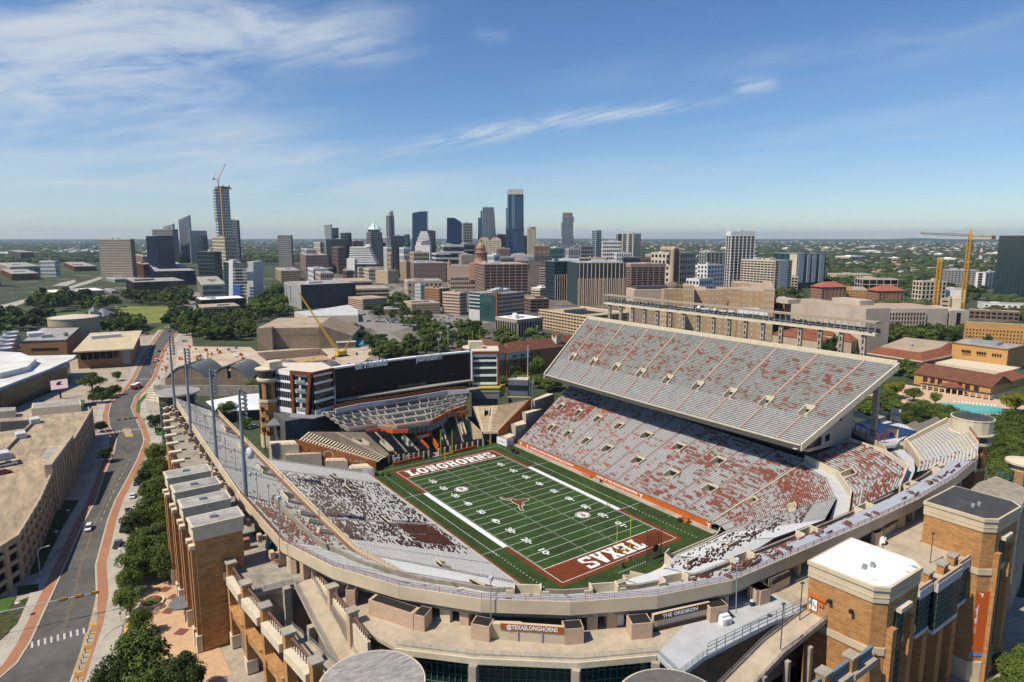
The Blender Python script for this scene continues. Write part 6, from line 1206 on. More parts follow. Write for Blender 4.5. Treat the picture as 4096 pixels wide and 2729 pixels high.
hp=PD(600+672/2.24,1000,2270);m=MB();m.cx_((hp.x,hp.y,GZ),5,5,hs[0]+5,.4);m.bd('hoist',WC['orange'],t)
def luffer(p,z0,zm,jib,lab,mt,parent=None):
 t=tg('tower_crane',lab,'crane',p);m=MB();m.bar(V(p.x,p.y,z0),V(p.x,p.y,zm),2.2);m.bd('mast',mt,t);m=MB();m.bar(V(p.x,p.y,zm),jib,1.6,.8);m.bd('jib',mt,t)
 m=MB();m.bar(V(p.x,p.y,zm),V(p.x,p.y,zm+6)-RT*16,1.4);m.bar(V(p.x,p.y,zm+6)-RT*16,V(p.x,p.y,zm+24)-RT*4,.6);m.bar(V(p.x,p.y,zm+24)-RT*4,jib,.3);m.cx_(V(p.x,p.y,zm)-RT*14,6,4,5);m.bd('counter_jib',mt,t);return t
a=PD(600+652/2.24,1000,2300);zt_=PD(600+652/2.24,650+165/2.24,2300).z;jb=PD(600+678/2.24,650+12/2.24,2300)
luffer(a,hs[0],zt_,jb,'thin luffing crane standing on the unfinished skyscraper',mat('far crane paint',(.42,.25,.18)))
t,p0,hs=pt_(T_,'slate tower with a pale green pointed glass crown','tower',[(722,838,575),(706,858,600),(704,862,660)],'R3',2250,'grey','d',6)
m=MB();an=-YAW+.6;w=42;zc=hs[0];zt_=PD(1200+780/2.6129,700+497/2.6129,2250).z;ct=MT('pale green glass',(.45,.62,.56),r=.3)
for(dx,dy,h,s_)in((-9,-9,.95,1),(9,9,1,1),(9,-9,.9,1),(-9,9,.9,1),(-15,0,.55,.8),(15,0,.55,.8),(0,-15,.6,.8),(0,15,.5,.8)):
 o=MX.Rotation(an,4,'Z')@V(dx,dy,0);m.bar(V(p0.x+o.x,p0.y+o.y,zc-2),V(p0.x+o.x*.35,p0.y+o.y*.35,zc+(zt_-zc)*h),15*s_,.5,4)
m.bd('glass_crown',ct,t)
t=tg(T_,'slender dark round tower with a pale rounded top','tower',PD(1200+952/2.6129,1000,2450));p0=t.location;ox=1200+952/2.6129
z3=PD(ox,700+375/2.6129,2450).z;z2=PD(ox,700+430/2.6129,2450).z
m=MB();m.lt([(14.5,GZ),(14.5,z2)],p0.x,p0.y,20);g_=m.bd('glazing',GL_N,t);m=MB()
for k in range(44):z=lerp(20,z2,k/44);m.lt([(15,z),(15,z+1.2)],p0.x,p0.y,20)
for k in range(5):a=k*1.26;m.cx_((p0.x+14.6*math.cos(a),p0.y+14.6*math.sin(a),GZ),3,3,z2-GZ,a)
m.bd('floor_bands',WC['grey'],t);m=MB();m.lt([(12,z2),(12,z3-6),(9,z3)],p0.x,p0.y,20);m.bd('top_drum',WC['lgrey'],t)
def shp(nm,lab,r,pts,D,depth,wall,gl,fl,fins=0,cat='tower',base=True):
 """tower whose face outline is given in zoom units; real depth behind it"""
 ox,oy,s=ZR[r];f=[PD(ox+x/s,oy+y/s,D)for x,y in pts];d=V(FW.x,FW.y,0).normalized()*depth;t=tg(nm,lab,cat,(f[0].x,f[0].y,GZ))
 m=MB();n=len(f);m.face(f[::-1]if False else f);m.face([p+d for p in f][::-1])
 for i in range(n):a,b=f[i],f[(i+1)%n];m.face((a,a+d,b+d,b))
 m.bd('glazing',GC[gl],t);zs=[p.z for p in f];z0,z1=min(zs),max(zs)
 def span(z):
  xs=[]
  for i in range(n):
   a,b=f[i],f[(i+1)%n]
   if(a.z-z)*(b.z-z)<0:xs.append(a.lerp(b,(z-a.z)/(b.z-a.z)))
  xs.sort(key=lambda p:p.dot(RT));return xs
 m=MB();nf=int((z1-z0)/fl)
 for i in range(1,nf):
  z=z0+(z1-z0)*i/nf;x=span(z)
  if len(x)>=2:a,b=x[0],x[-1];e=-d.normalized()*.5;m.slab(a+e+V(0,0,.5),b+e+V(0,0,.5),b+d+V(0,0,.5),a+d+V(0,0,.5),1.)
 if m.f:m.bd('floor_bands',WC[wall],t)
 if fins:
  m=MB();xl=min(p.dot(RT)for p in f);xr=max(p.dot(RT)for p in f);o=f[0]
  for k in range(fins+1):
   x=lerp(xl,xr,k/fins);p=o+RT*(x-o.dot(RT));zz=[q for q in[]]
   hits=[]
   for i in range(n):
    a,b=f[i],f[(i+1)%n];xa,xb=a.dot(RT),b.dot(RT)
    if(xa-x)*(xb-x)<0:hits.append(a.lerp(b,(x-xa)/(xb-xa)).z)
   if len(hits)>=2:e=-d.normalized()*.7;q=V(p.x,p.y,0)+e;m.bar(V(q.x,q.y,min(hits)),V(q.x,q.y,max(hits)),.8)
  m.bd('fins',WC[wall],t)
 return t
shp(T_,'broad blue glass tower with a curved sloping top','R3',[(1172,1000),(1328,1000),(1328,379),(1290,381),(1240,386),(1200,394),(1172,403)],2300,30,'navy','b',4.5,9)
m=None
shp(T_,'dark blue glass tower with a slanted top left of the dome','R3',[(1532,1000),(1684,1000),(1681,492),(1612,448),(1536,447)],2100,42,'navy','n',5,3)
shp(T_,'tapering grey glass tower behind the dome','R4',[(464,900),(628,900),(590,338),(470,338)],2200,40,'grey','b',5,12)
shp(T_,'narrow teal wing left of the tapering tower','R4',[(422,900),(466,900),(466,374),(450,374),(450,448),(424,448)],2250,30,'tealw','b',6,2)
t=shp(T_,'tallest glass skyscraper with a pale box top','R4',[(730,1000),(903,1000),(900,154),(762,152),(732,166)],2250,45,'dgrey','b',6,8)
ox,oy,s=ZR['R4'];
def ab(t,r,x0,y0,x1,y1,D,dep,mt,nm):
 ox,oy,s=ZR[r];f=[PD(ox+x/s,oy+y/s,D)for x,y in((x0,y1),(x1,y1),(x1,y0),(x0,y0))];d=V(FW.x,FW.y,0).normalized()*dep;m=MB();m.face(f);m.face([p+d for p in f][::-1])
 for i in range(4):a,b=f[i],f[(i+1)%4];m.face((a,a+d,b+d,b))
 return m.bd(nm,mt,t)
ab(t,'R4',735,152,900,204,2246,50,WC['lgrey'],'box_top');ab(t,'R4',730,204,746,1000,2246,30,GL_P,'pale_edge');ab(t,'R4',776,212,810,555,2247,10,GL_P,'pale_strip');ab(t,'R4',715,345,730,1000,2260,30,GL_P,'side_wing');ab(t,'R4',776,556,905,572,2246,20,WC['dgrey'],'recess')
t=tg(A_,'cream finned residential tower with a thin antenna','tower',PD(1750+985/2.6129,1000,2150));
ab(t,'R4',938,545,1032,1000,2150,34,GL_D,'glazing')
for k in range(8):ab(t,'R4',938+k*12.6,548+(k%3)*8,944+k*12.6,1000,2147,3,WC['cream'],'fin')
ab(t,'R4',945,540,972,560,2148,20,WC['cream'],'crown');ab(t,'R4',959,512,962,545,2150,1,WC['grey'],'antenna')
t=tg(A_,'stacked pale residential tower of four offset boxes','tower',PD(1750+1360/2.6129,1000,2400))
for(x0,x1,ya,yb,mt)in((1315,1412,394,432,WC['brown']),(1309,1425,432,492,GL_P),(1296,1418,492,640,GL_P),(1303,1424,642,735,GL_B),(1293,1418,737,1000,GL_P)):
 ab(t,'R4',x0,ya,x1,yb,2400,34,mt,'tower_box')
for k in range(34):
 y=436+k*12;x0,x1=(1309,1425)if y<492 else(1296,1418)if y<640 else(1303,1424)if y<737 else(1293,1418);ab(t,'R4',x0-1,y,x1+1,y+2.6,2397,4,WC['lgrey'],'balcony')
t=tg(B_,'tan office tower with twin vaulted roof right of the dome','tower',PD(1750+550/2.6129,1000,1900));ab(t,'R4',432,690,665,1000,1900,40,GC['br'],'glazing')
for k in range(17):ab(t,'R4',430+k*14.2,686,437+k*14.2,1000,1898,3,WC['cream'],'pier')
for k in range(13):ab(t,'R4',430,686+k*20,665,694+k*20,1899,2,WC['cream'],'spandrel')
for xc in(485,608):
 m=MB();c=PD(1750+xc/2.6129,700+686/2.6129,1898);d=V(FW.x,FW.y,0).normalized()*38;r=52/2.6129*1898/FPX;pr=[c+RT*(r*math.cos(a*math.pi/10))+V(0,0,r*.62*math.sin(a*math.pi/10))for a in range(11)]
 m.face(pr);m.face([p+d for p in pr][::-1])
 for p,q in zip(pr,pr[1:]):m.face((p,p+d,q+d,q))
 m.bd('vault_roof',WC['cream'],t)
t=tg(T_,'stepped white gridded tower among the downtown cluster','tower',PD(1200+1280/2.6129,1000,2000))
for(x0,x1,y0)in((1258,1328,590),(1243,1342,612),(1228,1350,652),(1215,1356,690),(1202,1358,735)):
 ab(t,'R3',x0,y0,x1,1000,2000+(y0-735)*.15*-1,40-(735-y0)*.1,WC['white'],'setback')
for k in range(16):
 y=600+k*15;x0,x1=(1258,1328)if y<612 else(1243,1342)if y<652 else(1228,1350)if y<690 else(1215,1356)if y<735 else(1202,1358)
 n=int((x1-x0)/9)
 for j in range(n):ab(t,'R3',x0+(j+.3)*(x1-x0)/n,y,x0+(j+.75)*(x1-x0)/n,y+8,1998,2,GL_D,'window')if k*n<96 else None
t=tg(B_,'stepped white banded office block with sloping right end','building',PD(1200+640/2.6129,1000,1600))
for k in range(10):
 y=752+k*19;x1=700+(k*9.5 if k else 0);x0=520-k*1.5;ab(t,'R3',x0,y,x1+(0 if k<1 else 12),y+9.5,1600-k*3,40,WC['white'],'floor_band');ab(t,'R3',x0+2,y+9.5,x1+8,y+19,1603-k*3,36,GL_D,'window_band')
ab(t,'R3',686,725,732,752,1610,20,WC['white'],'roof_block');ab(t,'R3',488,872,570,1000,1570,30,WC['white'],'left_wing')
t=tg('arched_atrium','tall glass arch with a barrel roof on the stepped tan building','building',PD(2300+1275/3.1357,1000,1380))
ox=2300+1275/3.1357;c=PD(ox,800+635/3.1357,1380);r=48/3.1357*1380/FPX;d=V(FW.x,FW.y,0).normalized()*20
for rr,mt,ex,nm in((r,WC['tan'],0,'arch_ring'),(r*.62,GL_D,-1.2,'arch_glass')):
 pr=[c+RT*(rr*math.cos(a*math.pi/14))+V(0,0,rr*math.sin(a*math.pi/14))for a in range(15)]+[c-RT*rr-V(0,0,90),c+RT*rr-V(0,0,90)];pr=[V(p.x,p.y,max(p.z,GZ))+d.normalized()*ex for p in pr];m=MB();m.face(pr);m.face([p+d for p in pr][::-1])
 for i in range(len(pr)):p,q=pr[i],pr[(i+1)%len(pr)];m.face((p,p+d,q+d,q))
 m.bd(nm,mt,t)
cc=c-RT*(r*2.6)+d;m=MB();pr=[c+V(0,0,r*math.sin(a*math.pi/10))+d.normalized()*(r*.6*math.cos(a*math.pi/10))+d for a in range(11)];pr2=[p-RT*(r*3.6)for p in pr];m.face(pr);m.face(pr2[::-1])
for i in range(len(pr)-1):m.face((pr[i],pr2[i],pr2[i+1],pr[i+1]))
m.bd('barrel_roof',WC['tan'],t)
# ---- capitol with dome
CP=PD(1750+455/2.6129,1000,1260);CG=mat('sunset red granite',(.36,.20,.135),.85,.12,.2);t=tg('capitol','pink granite domed capitol with colonnaded drum','capitol',(CP.x,CP.y,GZ))
oy=lambda y:PD(1750+455/2.6129,700+y/2.6129,1260).z
rr=lambda w:w/2/2.6129*1260/FPX
m=MB();m.lt([(rr(150),GZ),(rr(150),oy(905)),(rr(132),oy(895)),(rr(132),oy(868))],CP.x,CP.y,24);m.bd('drum_base',CG,t)
m=MB();m.lt([(rr(100),oy(868)),(rr(100),oy(818)),(rr(134),oy(816)),(rr(134),oy(808)),(rr(96),oy(806)),(rr(96),oy(782)),(rr(100),oy(780))],CP.x,CP.y,24);m.bd('drum',CG,t)
for k in range(16):a=k*math.pi/8;m=MB();m.bar((CP.x+rr(122)*math.cos(a),CP.y+rr(122)*math.sin(a),oy(868)),(CP.x+rr(122)*math.cos(a),CP.y+rr(122)*math.sin(a),oy(816)),.8,n=6);m.bd('column',CG,t)
pf_=[(rr(98),oy(778)),(rr(96),oy(760))]+[(rr(92)*math.cos(a*math.pi/20),oy(758)+(oy(708)-oy(758))*math.sin(a*math.pi/20))for a in range(9)]+[(rr(22),oy(706))]
m=MB();m.lt(pf_,CP.x,CP.y,24);m.bd('dome',CG,t,True);m=MB();m.lt([(rr(24),oy(710)),(rr(24),oy(682)),(rr(30),oy(680)),(rr(14),oy(668)),(rr(8),oy(655))],CP.x,CP.y,12);m.bar((CP.x,CP.y,oy(656)),(CP.x,CP.y,oy(640)),.8,.4);m.bd('lantern',CG,t)
for(x0,x1,y0,D,nm)in((100,330,948,1240,'east_wing'),(330,500,925,1235,'centre_block'),(500,640,935,1270,'west_wing')):w_=ab(t,'R4',x0,y0,x1,1100,D,40,CG if nm!='east_wing' else WC['pink'],'wing')
m=MB();c0,c1=PD(1750+115/2.6129,1000,1238),PD(1750+400/2.6129,1000,1238)
for k in range(14):p=c0.lerp(c1,k/13);m.cx_((p.x,p.y,10),1.6,1.2,oy(985)-10,-YAW)
m.bd('window_band',GL_D,t)
m=MB();a=PD(1750+120/2.6129,700+925/2.6129,1250);m.lt([(rr(40),a.z-6),(rr(38),a.z-2),(rr(20),a.z+4),(1,a.z+8)],a.x,a.y,14);m.bd('corner_turret',CG,t)
# ---- teal, orange edged office
t=tg(B_,'teal glass office with an orange blade and terrace roof above the trees','building',PD(1750+600/2.6129,1000,770))
O,er,el_,a,b,zt,th=fpt('R4',338,610,905,1262,760,.9)
c=[O,O+er*a,O+er*a+el_*b,O+el_*b];zt=PD(1750+650/2.6129,700+1235/2.6129,765).z
m=MB();m.pz([(p.x,p.y)for p in c],GZ,zt-2);m.bd('glazing',GL_T,t)
m=MB();gf(m,O+er*(a*.02),er,-el_,a,GZ,zt,7,6,.28,.0,.9);m.bd('floor_bands',WC['lgrey'],t);m=MB();gf(m,O+el_*b,-el_,-er,b*.42,GZ+12,zt,5,3,.28,.0,.9);m.bd('floor_bands',WC['lgrey'],t)
m=MB();gf(m,O+el_*b,-el_,-er,b*.42,GZ,GZ+12,1,1,.9,1,.95);m.bd('white_screen',WC['lgrey'],t)
m=MB();q=O+er*(a*.0);m.cx_(q-el_*1.+er*1,2.2,1.2,zt+1,math.atan2(er.y,er.x));m.bd('orange_blade',mat('weathered orange steel',(.35,.12,.03)),t)
m=MB();m.slab(O+V(0,0,zt+2)-er*2,O+el_*(b*.55)+V(0,0,zt+2)-er*2,O+el_*(b*.55)+er*9+V(0,0,zt+1),O+er*9+V(0,0,zt+1),.6);m.bd('orange_canopy',MATS['weathered orange steel'],t)
m=MB();m.pz([(p.x,p.y)for p in c],zt-2,zt-1.2);m.bd('roof',RFG,t);m=MB();
for k in range(5):o_=O+er*(a*(.3+.13*k))+el_*(b*.5);m.cx_((o_.x,o_.y,zt-1.2),7,9,3+k%3,math.atan2(er.y,er.x))
m.bd('roof_plant',WC['lgrey'],t)
t=tg(B_,'blue and orange vertically striped glass building beside the dark glass blocks','building',PD(1750+1000/2.6129,1000,1140));ab(t,'R4',948,893,1065,1500,1140,40,GL_N,'glazing')
cc_=[WC['orange'],WC['lgrey'],mat('stripe blue',(.05,.14,.35)),WC['tan']]
for k in range(22):x=950+k*5.2;y=893+(k*37%3)*8;ab(t,'R4',x,y,x+1.8,1230,1138,1.5,cc_[k%4],'stripe')
ab(t,'R4',1015,845,1190,890,1160,30,WC['dgrey'],'roof_block')
for(x0,x1,n,ya,yb,D)in((1480,1940,12,925,1330,936),(1470,1945,26,1085,1330,935),(1225,1350,6,1050,1330,1000)):
 lab='right dark glass block with pink fins behind the floodlight gantry' if x0>1300 else 'left dark glass block with pale fins behind the tan parking garage'
 par=[o for o in bpy.data.objects if o.get('label')==lab][0]
 O,er,el_,a,b,zt=BLD[lab]
 m=MB();z1_=PD(1750+x0/2.6129,700+ya/2.6129,D).z
 for k in range(n):p=O+er*(a*(k+.5)/n)-el_*.9;m.cx_((p.x,p.y,GZ),.9,.9,z1_-GZ,0)
 m.bd('fins',WC['pinkl'],par)
 # ---- tan parking garage with inner court and utility building
O,er,el_,a,b,zt,th=fpt('R4',1062,1560,1990,1480,655,1.3)
zt=Z('R4',1560,1490,0)and PD(1750+1560/2.6129,700+1478/2.6129,655).z
t=tg('parking_garage','large tan parking garage with brick panels and a sunken roof court behind the upper deck','car park',(O.x,O.y,GZ))
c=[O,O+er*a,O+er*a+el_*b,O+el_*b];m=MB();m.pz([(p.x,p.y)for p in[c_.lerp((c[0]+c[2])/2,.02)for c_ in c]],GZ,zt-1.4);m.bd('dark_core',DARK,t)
m=MB();gf(m,O,er,-el_,a,GZ,zt,6,12,.42,.12,.8);gf(m,O+el_*b,-el_,-er,b,GZ,zt,6,16,.42,.12,.8);m.bd('frame',WC['cream'],t)
m=MB();
for(A,e,n_,L,cc2)in((O,er,-el_,a,12),(O+el_*b,-el_,-er,b,16)):
 for i in range(6):
  for j in range(cc2):p=A+e*(L*(j+.14)/cc2)+n_*.86;q=A+e*(L*(j+.86)/cc2)+n_*.86;z=GZ+(zt-GZ)*(i+.06)/6;m.slab(p+V(0,0,z+1.),q+V(0,0,z+1.),q-n_*.3+V(0,0,z+1.),p-n_*.3+V(0,0,z+1.),1.)
sub(m.bd('brick_panels',WC['orange'],t),t,'stuff')
m=MB();m.pz([(p.x,p.y)for p in c],zt-1.4,zt-.9);m.bd('roof_deck',ROOFT,t);m=MB();e2=[x.lerp((c[0]+c[2])/2,-.005)for x in c];ws([V(p.x,p.y,zt-1)for p in e2+e2[:1]],0,1.3,.4,m=m);m.bd('parapet',WC['cream'],t)
cc3=O+er*(a*.35)+el_*(b*.5);m=MB();m.pz([((cc3+er*x+el_*y).x,(cc3+er*x+el_*y).y)for x,y in((-a*.2,-b*.25),(a*.35,-b*.25),(a*.35,b*.1),(-a*.2,b*.1))],zt-.9,zt-.84);m.bd('court',DARK,t)
m=MB();ws([V(*(cc3+er*(-a*.2)+el_*(b*.1))[:2],zt-.9),V(*(cc3+er*(a*.35)+el_*(b*.1))[:2],zt-.9)],0,2.6,.4,m=m);m.bd('court_wall',WC['cream'],t)
bld('utility_building','columned plant building with round cooling towers on its roof','building',('R4',618,835,1090,1518,640),'conc','d',1,9,sh=.12,pw=.3,dep=1.2,roof='w',plant=False,top=2)
O,er,el_,a,b,zt=BLD['columned plant building with round cooling towers on its roof']
par=[o for o in bpy.data.objects if o.get('label')=='columned plant building with round cooling towers on its roof'][0]
for k in range(4):
 p=O+er*(a*.12+k*3.2)+el_*(b*(.25+.12*k));m=MB();m.lt([(2.6,zt+.4),(2.5,zt+3),(2.2,zt+3.6),(2.4,zt+4.2)],p.x,p.y,16);m.bd('cooling_tower',WH,par)
m=MB();p=O+er*(a*.3)+el_*(b*.45);m.cx_((p.x,p.y,zt+.4),14,12,1.6,math.atan2(er.y,er.x));m.bd('plinth',WC['lgrey'],par)
lab='white framed hospital tower with teal and blue glass';par=[o for o in bpy.data.objects if o.get('label')==lab][0]
ab(par,'R2',706,872,742,1235,980,16,WC['white'],'frame');ab(par,'R2',866,890,926,1262,985,40,WC['lgrey'],'frame');ab(par,'R2',742,900,868,945,975,3,WC['dgrey'],'recess');ab(par,'R2',748,1100,810,1200,968,1,mat('hospital blue',(.04,.10,.35)),'blue_glass');ab(par,'R2',744,1060,866,1098,970,2,WC['dgrey'],'band')
for k in range(9):ab(par,'R2',742,952+k*28,866,956+k*28,969,1.5,WC['lgrey'],'floor_band')
lab='dark slate research building with a light left end behind the yellow crane';par=[o for o in bpy.data.objects if o.get('label')==lab][0]
O,er,el_,a,b,zt=BLD[lab];m=MB();m.slab(O+el_*b-er*.9+V(0,0,zt),O-er*.9+V(0,0,zt),O+V(0,0,zt),O+el_*b+V(0,0,zt),zt);m.bd('light_end',WC['lgrey'],par)
m=MB()
for i in range(6):
 for j in range(2):p=O+el_*(b*(.62+.25*j))-er*1.+V(0,0,5+i*(zt-8)/6);m.slab(p+el_*2+V(0,0,2.6),p-el_*2+V(0,0,2.6),p-el_*2+er*.3+V(0,0,2.6),p+el_*2+er*.3+V(0,0,2.6),2.6)
m.bd('windows',GL_D,par)
t=tg('auditorium','low fan shaped hall with a pale roof in front of the slate research building','building',PD(1450,1230,760));pts=[Z('R3',x,y,8)for x,y in((-60,1430),(150,1415),(500,1358),(600,1405),(610,1468),(80,1475))]
m=MB();m.pz([(p.x,p.y)for p in pts],GZ,8);m.bd('wall',WC['beige'],t);m=MB();m.pz([(p.x,p.y)for p in pts],8,8.15);m.bd('roof',WC['lgrey'],t)
lab='cream hotel with rooftop arches and long balconies';par=[o for o in bpy.data.objects if o.get('label')==lab][0];O,er,el_,a,b,zt=BLD[lab]
for k in range(12):
 c=O+el_*(b*(k+.5)/12)-er*1.4+V(0,0,zt-4.2);r=b/12*.45;m=MB();pr=[c+el_*(r*math.cos(i*math.pi/8))+V(0,0,r*math.sin(i*math.pi/8))for i in range(9)];pr2=[c+el_*(r*.72*math.cos(i*math.pi/8))+V(0,0,r*.72*math.sin(i*math.pi/8))for i in range(9)]
 for i in range(8):m.face((pr[i],pr[i+1],pr2[i+1],pr2[i]));m.face((pr[i],pr2[i],pr2[i+1],pr[i+1])[::1])
 m.bd('roof_arch',WC['white'],par)
m=MB();m.slab(O+er*(a*.25)-el_*1.4+V(0,0,zt),O+er*(a*.75)-el_*1.4+V(0,0,zt),O+er*(a*.75)+V(0,0,zt),O+er*(a*.25)+V(0,0,zt),zt);m.bd('blank_end',WC['lgrey'],par)
lab='black and white panelled office behind the arched hotel';par=[o for o in bpy.data.objects if o.get('label')==lab][0];O,er,el_,a,b,zt=BLD[lab]
for(u0,u1)in((.02,.22),(.34,.44),(.52,.66),(.78,.95)):
 m=MB();p,q=O+er*(a*u0)-el_*1.2,O+er*(a*u1)-el_*1.2;m.slab(p+V(0,0,zt-1),q+V(0,0,zt-1),q+el_*1+V(0,0,zt-1),p+el_*1+V(0,0,zt-1),zt-12);m.bd('white_panel',WC['lgrey'],par)
m=MB();p,q=O-er*1.2,O+el_*(b*.3)-er*1.2;m.slab(p+V(0,0,zt-1),q+V(0,0,zt-1),q+er*1+V(0,0,zt-1),p+er*1+V(0,0,zt-1),zt-12);m.bd('white_panel',WC['cream'],par)
#  left side: street, garage, arena and neighbours
def sheet(name,pts,z,m,kind='structure',par=None):
 q=MB();q.pz([(p[0],p[1])for p in pts],z-.25,z);o=q.bd(name,m,par)
 if kind and not par:o['kind']=kind
 return o
LP=[('c',0,1530),('c',150,1400),('c',270,1210),('c',420,880),('c',565,560),('c',720,200),('c',830,0),('b',940,1340),('b',1030,1130),('b',1050,1010),('b',985,900),('b',975,800),('b',1000,700),('b',1080,620),('b',1160,560),('b',1220,480),('b',1290,330),('b',1340,230),('b',1420,110),('b',1475,40)]
RP=[('c',600,1560),('c',700,1270),('c',770,1080),('c',825,830),('c',815,560),('c',920,170),('c',985,0),('b',1120,1400),('b',1225,1200),('b',1285,1040),('b',1265,950),('b',1200,810),('b',1170,740),('b',1205,640),('b',1290,560),('b',1360,470),('b',1410,330),('b',1450,230),('b',1540,110),('b',1600,40)]
LP=[Z(*q,0)for q in LP];RP=[Z(*q,0)for q in RP]
LP=[V(-172,-45,0)]+LP;RP=[V(-152,-55,0)]+RP
def strip(name,A,B,z,m,kind='structure'):
 q=MB()
 for i in range(len(A)-1):q.face((V(A[i].x,A[i].y,z),V(B[i].x,B[i].y,z),V(B[i+1].x,B[i+1].y,z),V(A[i+1].x,A[i+1].y,z)))
 o=q.bd(name,m);o['kind']=kind;return o
sheet('lower_street',[(-40,-240),(140,-240),(140,-128),(-40,-128)],NZ+.05,ASPH)
sheet('lower_pavement',[(-40,-146),(120,-146),(100,-122),(-40,-122)],NZ+.1,PAVE)
sheet('plaza_paving',[(-190,-75),(-96,-75),(-96,150),(-70,300),(-40,430),(-20,560),(-70,560),(-110,480),(-190,300)],GZ+.03,PAVE)
strip('road',LP,RP,GZ+.10,ASPH)
def offs(pts,d):return ins(pts,d,0)
BIKE=mat('terracotta bike lane',(.36,.17,.095),.9,.12,.3,col2=(.30,.14,.08));KERB=mat('kerb',(.42,.37,.29),.9,.1,1)
for(pp_,s,n)in((LP,1,'left'),(RP,-1,'right')):
 strip('kerb',offs(pp_,0),offs(pp_,s*.5),GZ+.22,KERB);strip('bike_lane',offs(pp_,s*.5),offs(pp_,s*3.),GZ+.20,BIKE)
 strip('pavement',offs(pp_,s*3.),offs(pp_,s*(6.if s>0 else 8)),GZ+.18,mat('sidewalk',(.42,.38,.31),.9,.12,.5,col2=(.34,.31,.26),scale2=.1))
YL0=mat('worn yellow line',(.24,.17,.06),.9,.35,.8)
YL=mat('road yellow',(.50,.30,.03),.9,.25,1);RWH=mat('road white',(.50,.49,.45),.9,.3,1)
def curve_line(name,fr,w,m,i0,i1,dash=0):
 q=MB();C_=[a.lerp(b,fr)for a,b in zip(LP,RP)];A=offs(C_,w);B=offs(C_,-w)
 for i in range(i0,i1):
  if dash:
   n=max(1,int((C_[i+1]-C_[i]).length/6))
   for k in range(n):t0,t1=k/n,(k+.5)/n;a,b,c,d=A[i].lerp(A[i+1],t0),B[i].lerp(B[i+1],t0),B[i].lerp(B[i+1],t1),A[i].lerp(A[i+1],t1);q.face([V(p.x,p.y,GZ+.112)for p in(a,b,c,d)])
  else:q.face([V(p.x,p.y,GZ+.112)for p in(A[i],B[i],B[i+1],A[i+1])])
 o=q.bd(name,m);o['kind']='structure'
curve_line('road_marking',.49,.06,YL0,3,15);curve_line('road_marking',.53,.06,YL0,3,9);curve_line('road_marking',.72,.07,RWH,6,9,1);curve_line('road_marking',.5,.07,YL0,15,19)
q=MB()
for(r,x0,yy0,x1,yy1,n)in(('c',275,1240,720,1120,9),('b',1045,955,1240,930,10),('b',1260,485,1370,480,7)):
 for k in range(n):
  p=Z(r,lerp(x0,x1,k/(n-1)),lerp(yy0,yy1,k/(n-1)),0);q.box(p.x-.22,p.y-1.5,GZ+.10,p.x+.22,p.y+1.5,GZ+.116)
o=q.bd('crosswalk',RWH);o['kind']='structure'
for k,(pts_,lab)in enumerate([([('c',735,1145),('c',830,1130),('c',800,1240),('c',700,1268)],'small yellow edged kerb island with three short posts'),([('c',690,1300),('c',795,1285),('c',725,1475),('c',625,1495)],'longer yellow edged kerb island with four short posts'),([('c',830,840),('c',845,850),('c',838,1070),('c',760,1088)],'slim triangular yellow edged kerb island by the turning lane'),([('b',1095,930),('b',1165,925),('b',1195,1000),('b',1125,1000)],'yellow edged crossing island in the bend of the road'),([('c',640,1540),('c',725,1520),('c',690,1620),('c',590,1640)],'yellow edged kerb island cut by the bottom edge')]):
 w=[Z(*p,0)for p in pts_];t=tg('kerb_island',lab,'kerb island',w[0]);m=MB();m.pz([(p.x,p.y)for p in w],GZ,GZ+.26);m.bd('kerb',YL,t)
 c=sum(w,V(0,0,0))/4;m=MB();m.pz([(p.lerp(c,.16).x,p.lerp(c,.16).y)for p in w],GZ+.1,GZ+.29);m.bd('surface',PAVE,t)
 if k in(0,1,4):
  for j in range((3,4,0,0,2)[k]):f=(j+.5)/(3,4,1,1,2)[k];a=((w[0]+w[1])/2).lerp((w[2]+w[3])/2,f);m=MB();m.bar(V(a.x,a.y,0),V(a.x,a.y,1.2),.12,n=6);m.bd('post',mat('wooden post',(.25,.17,.09)),t)
GR=mat('lawn',(.055,.11,.02),.95,.25,.4,col2=(.13,.14,.04),scale2=.06,thr=(.5,.7))
BED=mat('planting bed',(.03,.05,.015),.95,.4,1.2,col2=(.10,.08,.03),scale2=.5)
def lawn(pts_,m=GR,nm='lawn',z=GZ+.24):o=sheet(nm,[(Z(*p,0).x,Z(*p,0).y)for p in pts_],z,m);return o
lawn([('c',-300,880),('c',140,830),('c',60,960),('c',-300,1040)]);lawn([('c',-350,1000),('c',120,880),('c',250,830),('c',150,1060),('c',0,1200),('c',-300,1300)],BED,'planting_bed',GZ+.2)
lawn([('c',150,740),('c',330,720),('c',330,780),('c',150,810)],BED,'planting_bed',GZ+.2);lawn([('c',250,640),('c',500,0),('c',740,0),('c',480,380),('c',380,600)],BED,'planting_bed',GZ+.15)
lawn([('c',1300,350),('c',1480,340),('c',1490,640),('c',1250,650)]);lawn([('b',1380,920),('b',1450,910),('b',1450,990),('b',1400,990)]);lawn([('b',1225,690),('b',1350,570),('b',1360,590),('b',1260,700),('b',1255,790),('b',1220,780)])
lawn([('b',720,670),('b',760,670),('b',740,730),('b',700,730)])
pv=mat('plaza pavers',(.50,.33,.20),.9,.12,.6);pv2=mat('plum pavers',(.17,.07,.05),.9,.12,.6)
sheet('plaza',[(Z('c',x,y,0).x,Z('c',x,y,0).y)for x,y in((1180,1100),(1290,720),(1480,560),(1560,600),(2000,1500),(1700,1568),(1300,1568))],GZ+.15,pv)
